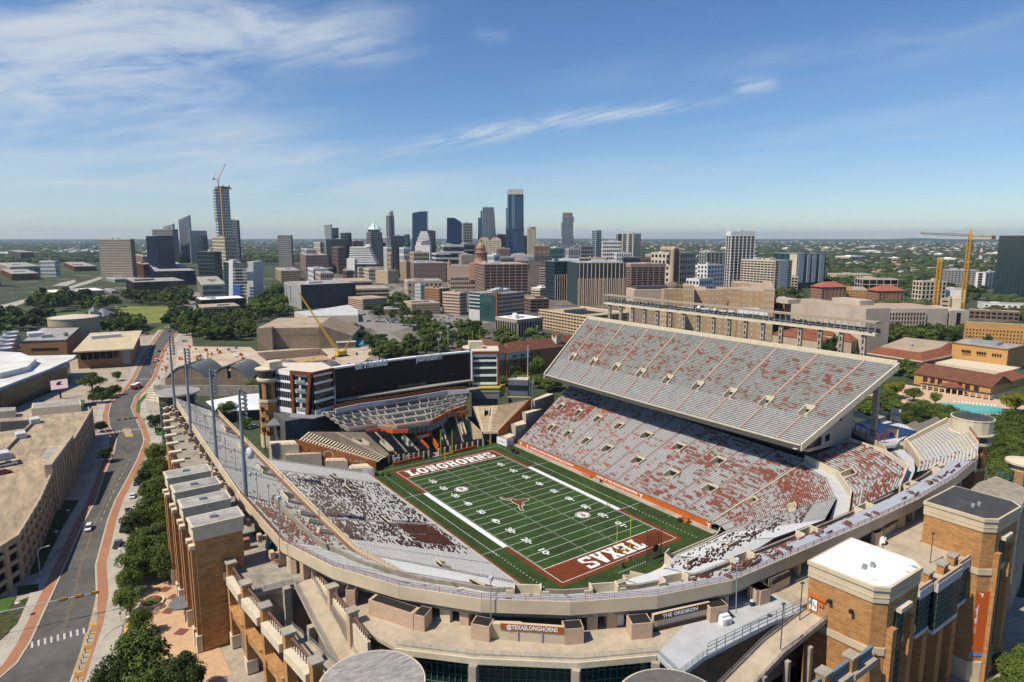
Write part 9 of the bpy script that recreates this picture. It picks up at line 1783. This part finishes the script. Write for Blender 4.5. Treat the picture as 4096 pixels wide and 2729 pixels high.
#  far woods and low houses
KEEP=[[tuple(Z('R1',x,y,0)[:2])for x,y in q]for q in(((80,1100),(240,1000),(860,1000),(860,1050),(180,1120)),((1010,935),(1600,940),(1520,1120),(1000,1110)),((-80,925),(300,840),(700,720),(1000,660),(1000,730),(560,850),(60,1010),(-80,1030)),((420,1020),(900,1020),(1300,1150),(1300,1500),(0,1600),(0,1150)))]
def inpoly(x,y):
 for poly in KEEP:
  c=False
  for i in range(len(poly)):
   (x1,y1),(x2,y2)=poly[i],poly[i-1]
   if(y1>y)!=(y2>y)and x<(x2-x1)*(y-y1)/(y2-y1)+x1:c=not c
  if c:return True
 return False
def far_woods():
 rs=random.Random(5);m=MB();cnt=0
 occ=[(b[0].x,b[0].y,max(b[3],b[4])*1.1)for b in BLD.values()]
 for k in range(60000):
  t=rs.random();D=640*(15000/640)**(t**.85);u=rs.uniform(-200,4300);p=CM+ray(u,1364.5)*D;x,y=p.x,p.y
  az=u;city=noise.noise(V(x*.0012,y*.0012,3.3));n2=noise.noise(V(x*.006,y*.006,1.3))
  urban=(1250<u<2900 and 700<D<2500);
  if D>1500:dens=.93 if city>-.28 else.55
  elif urban:dens=.28
  else:dens=.75 if(u>2900 or u<1250)else.5
  if D>2300:dens=min(1,dens*1.1)
  if n2<-.25:dens*=.35
  if rs.random()>dens:continue
  if u<1250 and D<1500 and inpoly(x,y):continue
  if D<(760 if u<1200 else 900)and u<3000:continue
  if D<2600 and any((x-a)**2+(y-b)**2<c*c for a,b,c in occ):continue
  if D<1100 and any((x-a)**2+(y-b)**2<(c+6)**2 for a,b,c in TREES):continue
  if D<760 and u>2900:continue
  s=(5.5+D*.0022)*rs.uniform(.7,1.4)*(1 if D<3000 else 1.5);h=min(s,9)*rs.uniform(1.,1.7)
  if D>4000:h*=.9
  n=7 if D<2500 else 5;a0=rs.random()*6;b=len(m.v)
  for(rr,zz)in((1.,.35),(.8,.8)):
   for i in range(n):a=a0+i*6.283/n;q=rs.uniform(.7,1.2);m.v.append((x+s*rr*q*math.cos(a),y+s*rr*q*math.sin(a),GZ+h*zz*rs.uniform(.85,1.15)))
  m.v.append((x+rs.uniform(-.2,.2)*s,y,GZ+h));m.v.append((x,y,GZ))
  for i in range(n):
   j=(i+1)%n;m.f.append((b+i,b+j,b+n+j,b+n+i));m.m.append(0);m.f.append((b+n+i,b+n+j,b+2*n));m.m.append(0);m.f.append((b+2*n+1,b+j,b+i));m.m.append(0)
 o=m.bd('far_woods',mat('far canopy',(.044,.060,.024),.95,.3,.02,spec=.05,island=.5,col2=(.06,.078,.028),scale2=.004));tag(o,'hazy dark green tree canopy covering the plain to the horizon','woods',kind='stuff')
far_woods()
HW_=[WC['white'],WC['beige'],WC['tan'],WC['pinkl'],WC['lgrey']]
def house_proto(k):
 t=tg('low_building','x','building',(0,0,0));rs=random.Random(k);w,d,h=rs.uniform(18,42),rs.uniform(14,26),rs.choice((5,7,10,13));m=MB();m.box(-w/2,-d/2,0,w/2,d/2,h);m.bd('wall',HW_[k%5],t);m=MB();m.box(-w/2+.4,-d/2+.4,h,w/2-.4,d/2-.4,h+.5);m.box(-w*.2,-d*.2,h+.5,w*.05,d*.15,h+2.5);m.bd('roof',(WHITER,RFG,ROOFT)[k%3],t)
 for i in range(int(h//3.3)):m=MB();m.box(-w/2-.1,-d/2-.1,1.2+i*3.3,w/2+.1,d/2+.1,2.8+i*3.3);m.bd('window_band',GL_D,t)
 return t
hp_=[house_proto(k)for k in range(8)];used=set();random.seed(77);placed=[]
occ=[(b[0].x,b[0].y,max(b[3],b[4])*.9+22)for b in BLD.values()]
n=0
for k in range(6000):
 if n>=290:break
 zone=random.random()
 if zone<.35:u=random.uniform(1250,3000);D=random.uniform(900,2400)
 elif zone<.6:u=random.uniform(0,1200);D=random.uniform(1300,4500)
 else:u=random.uniform(0,4096);D=random.uniform(2300,6500)
 p=CM+ray(u,1364.5)*D
 if any((p.x-a)**2+(p.y-b)**2<c*c for a,b,c in occ+placed):continue
 j=random.randrange(8);sc=1 if D<2400 else random.uniform(1.3,2.6)
 lab,gr=('low pale flat roofed block among the downtown towers','low blocks between the downtown towers')if zone<.35 else('low flat block on the hazy left plain','low blocks on the left plain')if zone<.6 else('pale flat roofed block far off in the hazy tree canopy','pale blocks in the far canopy')
 s3=(sc*random.uniform(.8,1.3),sc*random.uniform(.7,1.2),(1 if D<2400 else 1.3)*random.uniform(.8,1.4));rt=random.choice((.25,.25,-.1,.9))
 if j not in used:used.add(j);o=hp_[j];o.location=(p.x,p.y,GZ);o.rotation_euler=(0,0,rt);o.scale=s3;o['label']=lab;o['group']=gr
 else:dup(hp_[j],(p.x,p.y,GZ),rt,lab,gr,s3)
 placed.append((p.x,p.y,30*sc));n+=1
m=MB();rs=random.Random(12)
for k in range(3000):
 u=rs.uniform(-150,4250);D=1500*(14500/1500)**(rs.random()**.8)
 if noise.noise(V(u*.004+D*.0007,D*.0011,7))<-.05 and rs.random()<.7:continue
 p=CM+ray(u,1364.5)*D
 if D<3000 and(any((p.x-a)**2+(p.y-b)**2<c*c for a,b,c in occ)or inpoly(p.x,p.y)):continue
 w=rs.uniform(7,16)*(1+D/4500);d=w*rs.uniform(.5,1);h=rs.uniform(6,11)*(1+D/9000);m.cx_((p.x,p.y,GZ),w,d,h,rs.choice((.25,.3,-.1,.9)),rs.randrange(4))
tag(m.bd('far_town',[WC['beige'],WC['tan'],WC['lgrey'],WC['tan']]),'countless tiny pale roofs scattered through the far tree canopy','houses',kind='stuff')
def ridge(r0,n=220):
 m=MB();prev=None
 for k in range(n+1):
  u=lerp(-1500,5600,k/n);d=ray(u,1364.5);d.z=0;d.normalize();p=V(CM.x,CM.y,0)+d*r0;x=k/n*9;h=40+60*max(0,noise.noise(V(x,r0*.001,0)))+40*max(0,noise.noise(V(x*3.3,r0*.002,4)))
  b=(p-d*1500,V(p.x,p.y,h),p+d*1500);b=(V(b[0].x,b[0].y,GZ-1),b[1],V(b[2].x,b[2].y,GZ-1))
  if prev:m.face((prev[0],b[0],b[1],prev[1]));m.face((prev[1],b[1],b[2],prev[2]))
  prev=b
 return m
struct('hills',ridge(17000),mat('hill green',(.035,.055,.025),.95,.3,.002))
sheet('city_ground',[tuple((CM+ray(u,1364.5)*D)[:2])for u,D in((1260,640),(1280,1100),(1240,2600),(2900,2600),(2960,1050),(2100,600),(1700,560))],GZ+.02,mat('city ground',(.19,.165,.13),.95,.3,.01,col2=(.075,.075,.07),scale2=.02,thr=(.42,.58)))
RZ=[GZ+.06]
def road(pts_,w,m_=ASPH,z=None,r='s'):
 RZ[0]+=.012;z=RZ[0]
 q=[Z(r,*p,0)for p in pts_];L_,R__=ins(q,w,0),ins(q,-w,0);s=MB()
 for i in range(len(q)-1):s.face([V(p.x,p.y,z)for p in(L_[i],R__[i],R__[i+1],L_[i+1])])
 o=s.bd('road',m_);o['kind']='structure'
ASP2=mat('sunlit road',(.22,.205,.18),.9,.15,.1)  # paler asphalt for the more distant roads and parking lots
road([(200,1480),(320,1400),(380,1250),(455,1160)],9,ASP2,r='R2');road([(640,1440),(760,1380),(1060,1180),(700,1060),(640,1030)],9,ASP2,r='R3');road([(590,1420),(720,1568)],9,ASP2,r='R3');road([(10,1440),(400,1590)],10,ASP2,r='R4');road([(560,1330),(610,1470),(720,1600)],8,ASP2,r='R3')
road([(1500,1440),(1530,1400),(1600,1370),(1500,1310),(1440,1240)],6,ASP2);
sheet('parking_lot',[tuple(Z('s',x,y,0)[:2])for x,y in((1470,1300),(1570,1330),(1690,1290),(1610,1260),(1500,1275))],GZ+.055,ASP2);sheet('parking_lot',[tuple(Z('s',x,y,0)[:2])for x,y in((1640,1268),(1900,1300),(1960,1290),(1740,1245),(1620,1255))],GZ+.05,ASP2)
sheet('running_track',[tuple(Z('s',x,y,0)[:2])for x,y in((1800,1400),(1850,1380),(1940,1385),(1960,1400))],GZ+.05,mat('track brown',(.16,.07,.05)))
#  vehicles
def paint(n,c):return mat('car paint '+n,c,.3,.03,1,spec=.6)
CP_=dict(white=paint('white',(.70,.71,.72)),black=paint('black',(.015,.016,.02)),red=paint('red',(.25,.012,.015)),silver=paint('silver',(.38,.40,.42)),blue=paint('blue',(.03,.06,.16)),grey=paint('grey',(.12,.13,.14)),tan=paint('tan',(.35,.30,.22)))
TYRE=mat('tyre',(.02,.02,.02),.9,.1,1)
def cp0(kind,pc):
 t=tg(kind,'x','car' if kind!='pickup_truck' else 'pickup truck',(0,0,0));m=MB();w=.92
 pr={'car':[(-2.25,.35),(-2.3,.75),(-2.1,.95),(-1.5,1.),(1.1,.95),(2.1,.82),(2.3,.6),(2.25,.35)],'sport_utility_car':[(-2.4,.4),(-2.45,1.),(-2.3,1.1),(1.2,1.08),(2.2,.98),(2.4,.7),(2.35,.4)],'pickup_truck':[(-2.9,.5),(-2.95,1.1),(-1.,1.12),(-.9,1.15),(1.6,1.15),(2.7,1.05),(2.85,.8),(2.8,.5)]}[kind]
 cb={'car':[(-1.6,.98),(-1.,1.42),(.5,1.45),(1.15,.96)],'sport_utility_car':[(-2.3,1.1),(-2.,1.7),(.6,1.72),(1.3,1.08)],'pickup_truck':[(-.95,1.15),(-.75,1.8),(.9,1.82),(1.65,1.15)]}[kind]
 def ext(pf,w0,w1,mb):
  zs=[z for _,z in pf];z0,z1=min(zs),max(zs);f=lambda z:lerp(w0,w1,(z-z0)/(z1-z0));A=[V(x,-f(z),z)for x,z in pf];B=[V(x,f(z),z)for x,z in pf];mb.face(A);mb.face(B[::-1])
  for i in range(len(pf)):j=(i+1)%len(pf);mb.face((A[i],B[i],B[j],A[j]))
 ext(pr,w,w*.94,m);b=m.bd('body',pc,t);m=MB();ext(cb,w*.9,w*.74,m);g_=m.bd('windows',GL_D,t);m=MB();tx=[(x,z)for x,z in cb if z>1.3];m.box(tx[0][0],-w*.74,tx[0][1]-.02,tx[1][0],w*.74,tx[1][1]+.05);m.bd('roof',pc,t)
 if kind=='pickup_truck':m=MB();m.box(-2.8,-w*.8,1.1,-1.05,w*.8,1.14);m.bd('cargo_bed',DARK,b)
 xs=(1.4,-1.4)if kind!='pickup_truck' else(1.85,-1.85)
 for x in xs:
  for y in(-.85,.85):m=MB();m.bar((x,y-.1,.36),(x,y+.1,.36),.36,n=12);wh=m.bd('wheel',TYRE,t)
 for y in(-.65,.65):m=MB();m.box(pr[-2][0]-.06,y-.2,.62,pr[-2][0]+.03,y+.2,.78);m.bd('headlight',LG,t)
 return t
CPR={}
def car(x,y,rz,kind,col,label,group=None,z=GZ+.1,s=1):
 k=(kind,col)
 if k not in CPR:CPR[k]=cp0(kind,CP_[col]);o=CPR[k];o.location=(x,y,z);o.rotation_euler=(0,0,rz);o.scale=(s,s,s);o['label']=label
 else:o=dup(CPR[k],(x,y,z),rz,label,group,s)
 if group:o['group']=group
 elif 'group' in o:del o['group']
 return o
def carp(q,rz,kind,col,label,z=0,**k):p=Z(*q,z);return car(p.x,p.y,rz,kind,col,label,z=(GZ+.12 if z==0 else z),**k)
sdir=math.atan2((LP[8]-LP[5]).y,(LP[8]-LP[5]).x)
carp(('c',765,250),sdir+math.pi,'sport_utility_car','white','white car driving down the shaded street on the left');carp(('c',1098,100),sdir+.15,'pickup_truck','silver','silver pickup parked beside the street trees, second row up');carp(('c',1060,255),sdir,'pickup_truck','black','black pickup parked between the silver and the grey one');carp(('c',1012,390),sdir-.1,'pickup_truck','grey','grey pickup parked nearest the camera by the street trees')
carp(('b',1222,1425),sdir,'car','blue','dark car half hidden by the street trees');carp(('b',1190,1540),sdir,'car','white','white car parked half under the street trees');carp(('b',1400,325),1.2,'sport_utility_car','white','white truck on the shaded far stretch of road',s=1.35);carp(('b',1325,308),1.2,'car','grey','dark grey car on the shaded far stretch of road');carp(('b',1428,240),1.2,'sport_utility_car','black','black car at the edge of the shaded road')
carp(('b',75,1262),.2,'pickup_truck','white','white pickup on the garage roof deck',z=13.02);carp(('b',35,1335),.2,'sport_utility_car','red','red car on the garage roof deck',z=13.02)
carp(('b',1655,150),.1,'sport_utility_car','silver','silver car parked in the bay below the far trees');carp(('b',1620,72),.1,'pickup_truck','white','white pickup crossing the far junction');carp(('b',1555,48),1.2,'car','silver','silver car waiting at the far junction');carp(('b',1520,25),1.2,'car','white','white car beyond the far junction');carp(('b',1520,60),1.2,'car','black','black car entering the far junction');carp(('b',1325,83),.3,'car','black','black car on the side road left of the far junction')
carp(('o',60,1300),.4,'pickup_truck','silver','pale car under the white canopy beside the brick drum')
bus=tg('box_truck','red and white box truck on the sunlit road bend','truck',(0,0,0));p=Z('b',1230,565,0);m=MB();m.box(-5.5,-1.3,.9,2.4,1.3,3.2);m.bd('cargo_body',mat('truck red',(.28,.015,.02),.4,.05,1),bus);m=MB();m.box(-5.5,-1.3,3.2,2.4,1.3,3.6);m.bd('roof',WH,bus);m=MB();m.box(2.5,-1.15,.6,4.6,1.15,2.4);cb_=m.bd('cab',WH,bus);m=MB();m.box(3.2,-1.2,1.5,4.65,1.2,2.2);m.bd('windscreen',GL_D,cb_)
for x in(-3.6,3.3):
 for y in(-1.1,1.1):m=MB();m.bar((x,y-.15,.5),(x,y+.15,.5),.5,n=12);m.bd('wheel',TYRE,bus)
bus.location=(p.x,p.y,GZ+.1);bus.rotation_euler=(0,0,1.)
random.seed(9);K=['car','sport_utility_car','pickup_truck'];CC=['white','white','silver','black','grey','blue','red','tan','silver']
def lot(r,quad,nx,ny,lab,grp,fill=.75,rot=None,kinds=K):
 a,b,c,d=[Z(r,*p,0)for p in quad];rt=math.atan2((d-a).y,(d-a).x)
 for i in range(nx):
  for j in range(ny):
   if random.random()>fill:continue
   p=a.lerp(b,(i+.5)/nx).lerp(d.lerp(c,(i+.5)/nx),(j+.5)/ny);car(p.x,p.y,rt+random.uniform(-.05,.05),random.choice(kinds),random.choice(CC),lab,grp,z=GZ+.1)
lot('s',((1490,1290),(1660,1300),(1640,1268),(1520,1268)),16,4,'parked car in the full car park behind the video board','cars in the car park behind the video board')
lot('s',((1690,1290),(1900,1310),(1920,1290),(1740,1262)),18,3,'parked car in the car park below the teal office','cars in the car park below the teal office')
lot('R3',((640,1280),(900,1265),(900,1235),(640,1240)),14,2,'tiny parked car beyond the stepped parking deck','cars beyond the stepped parking deck',kinds=['car'])
lot('R3',((900,1170),(1180,1200),(1180,1120),(930,1110)),12,4,'tiny parked car on the lot left of the pink parking buildings','cars on the lot below the state slab',kinds=['car'])
lot('R1',((60,905),(430,860),(420,845),(50,885)),14,2,'tiny car on the motorway at the far left','cars on the far left motorway',.55,kinds=['car','sport_utility_car'])
lot('R1',((560,950),(860,945),(860,920),(560,925)),18,2,'tiny parked car between oaks before the retail row','cars before the retail row',kinds=['car'])
lot('R3',((620,1440),(720,1568),(760,1568),(660,1430)),2,5,'car on the cross street before the tan offices','cars on the cross street',.6)
lot('R4',((40,1450),(330,1560),(360,1545),(60,1432)),14,1,'parked car along the street below the teal office','cars along the street below the teal office',.9)
#  street furniture
def lamp(q,lab,h=4.2,white=True,grp=None):
 p=Z(*q,0);t=tg('street_lamp',lab,'street lamp',(p.x,p.y,GZ));m=MB();m.bar((p.x,p.y,GZ),(p.x,p.y,GZ+h),.09,.07,8);m.bd('post',mat('lamp grey green',(.32,.36,.33)),t);m=MB();m.lt([(.12,GZ+h-.2),(.62,GZ+h),(.62,GZ+h+.12),(.2,GZ+h+.3)],p.x,p.y,16);m.bd('lamp_head',LG,t)
for q,lab in[(('c',165,1005),'disc topped street lamp in front of the left planting bed'),(('c',497,370),'disc topped lamp in the shade left of the street'),(('c',595,180),'second disc topped lamp in the shade farther up the street'),(('c',1045,520),'disc topped lamp beside the grey parked pickup'),(('c',1120,1130),'disc topped lamp beside the small light green tree'),(('b',795,1430),'disc topped lamp in the garage shade at the bend'),(('b',850,1290),'disc topped lamp under the garage wall'),(('b',1300,1100),'lamp at the kerb beside the first street trees'),(('b',1350,990),'lamp beside the crossing island'),(('b',1350,790),'lamp near the inner lawn of the bend'),(('b',1225,760),'lamp on the inner side of the road bend'),(('b',1395,690),'lamp by the curved cream steps'),(('b',1400,640),'lamp at the top of the curved cream steps'),(('b',1460,730),'lamp beside the end of the brick arcade')]:lamp(q,lab)
def al_(q,q2,h,lab,mt=STL):
 p=Z(*q,0);e=Z(*q2,h);t=tg('street_light',lab,'street light',(p.x,p.y,GZ));m=MB();m.bar((p.x,p.y,GZ),(p.x,p.y,h-.8),.14,.1,8);m.bar((p.x,p.y,h-.8),V(p.x,p.y,h).lerp(e,.4),.08,n=6);m.bar(V(p.x,p.y,h).lerp(e,.4),e,.07,n=6);m.bd('pole',mt,t);m=MB();m.cx_(e,.9,.35,.15,math.atan2((e-p).y,(e-p).x));m.bd('lamp_head',LG,t)
al_(('c',348,650),('c',410,400),8.4,'tall pale arm street light before the dark garage corner',LG);al_(('c',1080,1330),('c',880,1200),8.5,'curved arm street light over the kerb islands');al_(('b',955,1090),('b',990,1000),8.5,'arm street light in the shade below the crossing');al_(('b',1165,490),('b',1180,390),8.5,'arm street light above the sunlit bend',LG);al_(('b',1378,500),('b',1350,435),8.5,'arm street light at the road works',LG);al_(('b',1250,650),('b',1215,555),8.5,'arm street light beside the box truck');al_(('b',1065,600),('b',1060,520),5,'short lamp on the arena forecourt')
def sig(A,B,zb,n,lab,hang=None):
 a,b=Z(*A,zb),Z(*B,zb);t=tg('traffic_signal',lab,'traffic signal',(a.x,a.y,GZ));m=MB();m.bar((a.x,a.y,GZ),(a.x,a.y,zb+.3),.18,.14,8);m.bar(a,b,.13,.08,8);m.bd('mast_arm',mat('signal steel',(.42,.47,.50)),t);d=(b-a).normalized()
 for k,f in enumerate(hang):c=a.lerp(b,f);m=MB();M=MX.Translation(c-V(0,0,.0))@MX((d,V(-d.y,d.x,0),V(0,0,1))).transposed().to_4x4();m.box(-.85,-.22,-.45,.85,.12,.3,0,M);s_=m.bd('signal_head',mat('signal back plate',(.10,.05,.005)),t);m=MB();[m.box(-.7+.5*i,-.3,-.2,-.35+.5*i,-.2,.15,0,M)for i in range(3)];[m.box(-.7+.5*i,-.26,.3,-.35+.5*i,.05,.36,0,M)for i in range(3)];m.bd('visor',mat('signal yellow',(.75,.36,.01)),s_)
sig(('c',-160,1000),('c',842,790),6,3,'long mast arm with three yellow traffic signals at the lower left',(.69,.83,.975));sig(('b',1420,808),('b',1050,850),6,4,'mast arm with four yellow traffic signals over the road bend',(.56,.68,.80,.96))
for q,lab in[(('c',1040,1040),'small parking sign post beside the paved corner')]:p=Z(*q,0);t=tg('sign_post',lab,'sign',(p.x,p.y,GZ));m=MB();m.bar((p.x,p.y,GZ),(p.x,p.y,2.4),.05);m.bd('post',STL,t);m=MB();m.box(p.x-.25,p.y-.03,1.8,p.x+.25,p.y+.03,2.6);m.bd('plate',MGREY,t)
p=Z('b',1295,900,0);t=tg('pedestrian_sign','fluorescent green pedestrian sign beside the crossing','sign',(p.x,p.y,GZ));m=MB();m.bar((p.x,p.y,GZ),(p.x,p.y,2.6),.05);m.bd('post',STL,t);m=MB();m.lt([(.75,0),(.75,.06)],0,0,4);o=m.bd('plate',mat('fluorescent green',(.35,.60,.02)),t);o.matrix_basis=MX.Translation((p.x,p.y-.1,3.2))@MX.Rotation(R_(90),4,'X')
random.seed(4)
for k,q in enumerate([('c',1100,1075),('c',1082,1135),('c',1070,1190)]):p=Z(*q,0);t=tg('barrier_block',('farthest','middle','nearest')[k]+' yellow kerb block in the row by the paved corner','barrier',(p.x,p.y,GZ),'yellow kerb blocks');m=MB();m.cx_((p.x,p.y,GZ),1.7,.6,.5,1.3);m.bd('block',mat('block yellow',(.70,.33,.01)),t);m=MB();m.cx_((p.x,p.y,GZ+.5),1.5,.4,.15,1.3);m.bd('top',YEL,t)
b0=None
for k in range(26):
 q=[('b',random.uniform(1370,1430),random.uniform(260,520)),('b',random.uniform(1440,1500),random.uniform(225,420))][k%2];p=Z(*q,0)
 if b0 is None:m=MB();m.lt([(.45,GZ),(.35,1.),(.2,1.05)],0,0,8);b0=m.bd('traffic_barrel',mat('barrel orange',(.60,.12,.02)),None);o=b0
 else:o=b0.copy();COL.objects.link(o)
 o.location=(p.x,p.y,0);o.scale=(1.4,1.4,1.3);tag(o,'orange barrel along the road works left of the vaulted hall','traffic barrel','orange barrels at the road works')
for k,(x,y0_,y1_)in enumerate([(1762,1400,1330),(1792,1400,1303),(2147,1330,1305),(2160,1360,1328),(1755,1410,1357)]):
 b=P(x,y0_,0)if k!=2 else P(x,1345,0);T=PY(x,y1_,b.y);t=tg('field_light',('light mast left of the tallest one behind the video board','tallest light mast behind the video board','thin light mast above the dormitory roof','shorter light mast above the dormitory roof','shortest light mast behind the video board')[k],'light mast',(b.x,b.y,0));m=MB();m.bar(b,T,.35,.2,6);m.bd('pole',mat('light blue steel',(.30,.40,.46)),t);m=MB();m.cx_(T,3.4,.6,.5,-.6);m.cx_(T+V(0,0,-1),3.4,.6,.5,-.6);m.bd('lamp_bank',LG,t)
for k,x in enumerate((1891,1919,1948)):b=P(x,1400,0);T=PY(x,1316+(k!=1)*6,b.y);t=tg('net_pole',('left','middle','right')[k]+' of three thin yellow poles behind the right club tower','pole',(b.x,b.y,0));m=MB();m.bar(b,T,.2,n=6);m.bd('pole',mat('net pole yellow',(.45,.36,.08)),t);m=MB();m.lt([(.3,T.z),(.3,T.z+.3)],T.x,T.y,8);m.bd('cap',DG,t)
for k,y in enumerate((8,22,36,52,70,88,108,-4,-16,-26)):
 t=tg('speaker_pole','thin grey pole standing among the upper east tier benches, '+('one of a row'),'pole',(-92,y,24),'thin poles on the upper east tier');m=MB();m.bar((-94.5,y,25),(-94.5,y,32.5),.09,n=5);m.bd('post',STL,t);m=MB();m.cx_((-94.5,y,32.5),.5,.3,.3);m.bd('cap',STL,t)
 #  people
def pp0(name,top,bot,pose=0):
 """one continuous skinned figure"""
 J=[((0,0,.92),.13),((0,0,1.15),.125),((0,0,1.4),.15),((0,0,1.5),.06),((0,0,1.62),.10),((0,0,1.72),.085),((.17,0,1.42),.065),((.24,.03,1.16),.048),((.26,-.08+.1*pose,.93),.036),((.27,-.1,.84),.04),((-.17,0,1.42),.065),((-.24,.03,1.16),.048),((-.26,-.06,.93),.036),((-.27,-.08,.84),.04),((.09,0,.86),.10),((.10,-.06-.1*pose,.48),.07),((.10,.02-.15*pose,.08),.045),((.10,-.14-.15*pose,.04),.04),((-.09,0,.86),.10),((-.10,-.02+.12*pose,.48),.07),((-.10,.06+.2*pose,.08),.045),((-.10,-.10+.2*pose,.04),.04)]
 E_=[(0,1),(1,2),(2,3),(3,4),(4,5),(2,6),(6,7),(7,8),(8,9),(2,10),(10,11),(11,12),(12,13),(0,14),(14,15),(15,16),(16,17),(0,18),(18,19),(19,20),(20,21)]
 me=bpy.data.meshes.new('p');me.from_pydata([j[0]for j in J],E_,[]);o=bpy.data.objects.new('p',me);COL.objects.link(o);sk=o.modifiers.new('s','SKIN');o.modifiers.new('b','SUBSURF').levels=1
 for v,j in zip(me.skin_vertices[0].data,J):v.radius=(j[1],j[1])
 me.skin_vertices[0].data[0].use_root=True
 bpy.context.view_layer.update();me2=bpy.data.meshes.new_from_object(o.evaluated_get(bpy.context.evaluated_depsgraph_get()));bpy.data.objects.remove(o)
 for q in(mat('skin',(.40,.22,.14)),top,bot,mat('hair',(.04,.025,.015))):me2.materials.append(q)
 for p in me2.polygons:
  c=p.center;p.material_index=2 if c.z<.95 and abs(c.x)<.22 and c.z>.12 else 1 if c.z<1.48 and c.z>.95 and(abs(c.x)<.22 or c.z>1.15)else 3 if(c.z>1.66 or(c.z>1.55 and c.y>.04))else 0
 return me2
PC={c:mat('cloth '+c,v)for c,v in dict(black=(.02,.02,.025),red=(.35,.05,.03),white=(.65,.65,.65),orange=(.45,.12,.03),navy=(.03,.05,.12),hivis=(.45,.65,.02)).items()}
pm={}
def person(p,top,bot,rz,lab,pose=0):
 k=(top,bot,pose)
 if k not in pm:pm[k]=pp0('person',PC[top],PC[bot],pose)
 o=bpy.data.objects.new('person',pm[k]);COL.objects.link(o);o.location=p;o.rotation_euler=(0,0,rz);o['label']=lab;o['category']='person';return o
person(Z('n',2105,1055,.02),'orange','black',1,'person in orange jogging on the far part of the field',1)
person(Z('g',917,55,.02),'red','black',.5,'person in red shorts standing on the right sideline',.4);person(Z('g',938,55,.02),'navy','white',-.5,'person in a dark shirt and white cap beside the one in red');person(Z('g',1450,168,.06),'white','navy',.5,'person in white walking along the orange field wall',.6)
person(Z('k',545,125,ZC),'navy','black',.3,'person walking alone on the upper plaza by the brick tower',.6)
person(Z('c',470,475,-.1),'white','black',2.,'leftmost of three people walking in the garage shade',.6);person(Z('c',497,470,-.1),'black','black',2,'person in black between two others in the garage shade',.4);person(Z('c',520,440,-.1),'white','navy',2,'person in a white shirt right of the one in black',.6)
person(V(*Z('m',985,262,17.2)),'hivis','navy',0,'worker in a bright vest at the left of the club terraces');person(V(*Z('n',715,95,15.2)),'orange','navy',0,'worker in orange on the club terraces');person(V(*Z('n',752,112,15.)),'hivis','navy',0,'worker in a bright vest beside the one in orange')
random.seed(2)
for k,q in enumerate([('n',1950,610),('n',1985,605),('n',1975,640),('n',2045,640),('n',2015,655),('a',205,318),('a',245,322)]):
 p=Z(*q,0);t=tg('camera_cart',('black cart at the left of the far corner cluster','black cart at the back of the far corner cluster','black cart in the middle of the far corner cluster','black cart at the right of the far corner cluster','black cart at the front of the far corner cluster','black cart alone on the left turf','black cart on the left turf nearer the end zone')[k],'cart',p);m=MB();m.cx_((p.x,p.y,.3),1.1,.6,.5,k);m.bar((p.x,p.y,.8),(p.x,p.y+.2,1.9),.12);m.bd('body',DARK,t);m=MB();[m.bar((p.x+a,p.y-.3,.2),(p.x+a,p.y+.3,.2),.2,n=8)for a in(-.4,.4)];m.bd('wheel',TYRE,t)
for k,(y,lab)in enumerate([(5.5,'orange bench beside the lettered wall near midfield'),(2.,'orange cooler beside the midfield bench'),(-4,'pair of dark posts on the right field edge')]):t=tg('sideline_bench',lab,'bench',(38.3,y,0));m=MB();m.box(37.9,y-(2.2 if k==0 else.6),.4,38.4,y+(2.2 if k==0 else.6),.5 if k==0 else 1.3);m.bd('seat',ORG if k<2 else DG,t);m=MB();m.box(37.9,y-.5,.07,38.3,y-.3,.4);m.box(37.9,y+.3,.07,38.3,y+.5,.4);m.bd('leg',DG,t)
t=tg('equipment_box','orange equipment boxes with white marks at the end of the field wall','box',Z('g',1590,190,.1));p=Z('g',1590,190,.1);m=MB();m.cx_(p,1.6,2.6,2.,-.3);m.bd('box',ORG,t);steer(t,p+V(-1.,-1.,1.2),(.5,-.85,0),(0,0,1),1.3,WH);
p=Z('g',1540,180,.1);t=tg('covered_cart','black covered cart beside the orange equipment boxes','cart',p);m=MB();m.lt([(1.,.07),(1.1,.8),(.7,1.1)],p.x,p.y,10);m.bd('cover',DARK,t);m=MB();m.lt([(1.02,.07),(1.02,.25)],p.x,p.y,10);m.bd('base',DG,t)
p=Z('g',1048,565,.6);t=tg('waste_barrel','dark barrel at the corner of the near field entry ramp','barrel',p);m=MB();m.lt([(.45,.6),(.5,1.8)],p.x,p.y,12);m.bd('barrel',mat('bin blue',(.02,.05,.14)),t);m=MB();m.lt([(.52,1.8),(.4,1.95)],p.x,p.y,12);m.bd('lid',DG,t)
#  haze
hz_=MB();hz_.box(-22000,-700,NZ-2,30000,24000,340)
hm=bpy.data.materials.new('haze air');hm.use_nodes=True;t_=hm.node_tree;t_.nodes.clear();o_=t_.nodes.new('ShaderNodeOutputMaterial');pv_=t_.nodes.new('ShaderNodeVolumePrincipled');pv_.inputs['Color'].default_value=(.62,.80,1,1);pv_.inputs['Density'].default_value=3.4e-5;pv_.inputs['Anisotropy'].default_value=.2;t_.links.new(pv_.outputs[0],o_.inputs['Volume'])
ho=hz_.bd('haze',hm);tag(ho,'thin pale blue haze of the summer air over the whole plain','haze',kind='stuff')
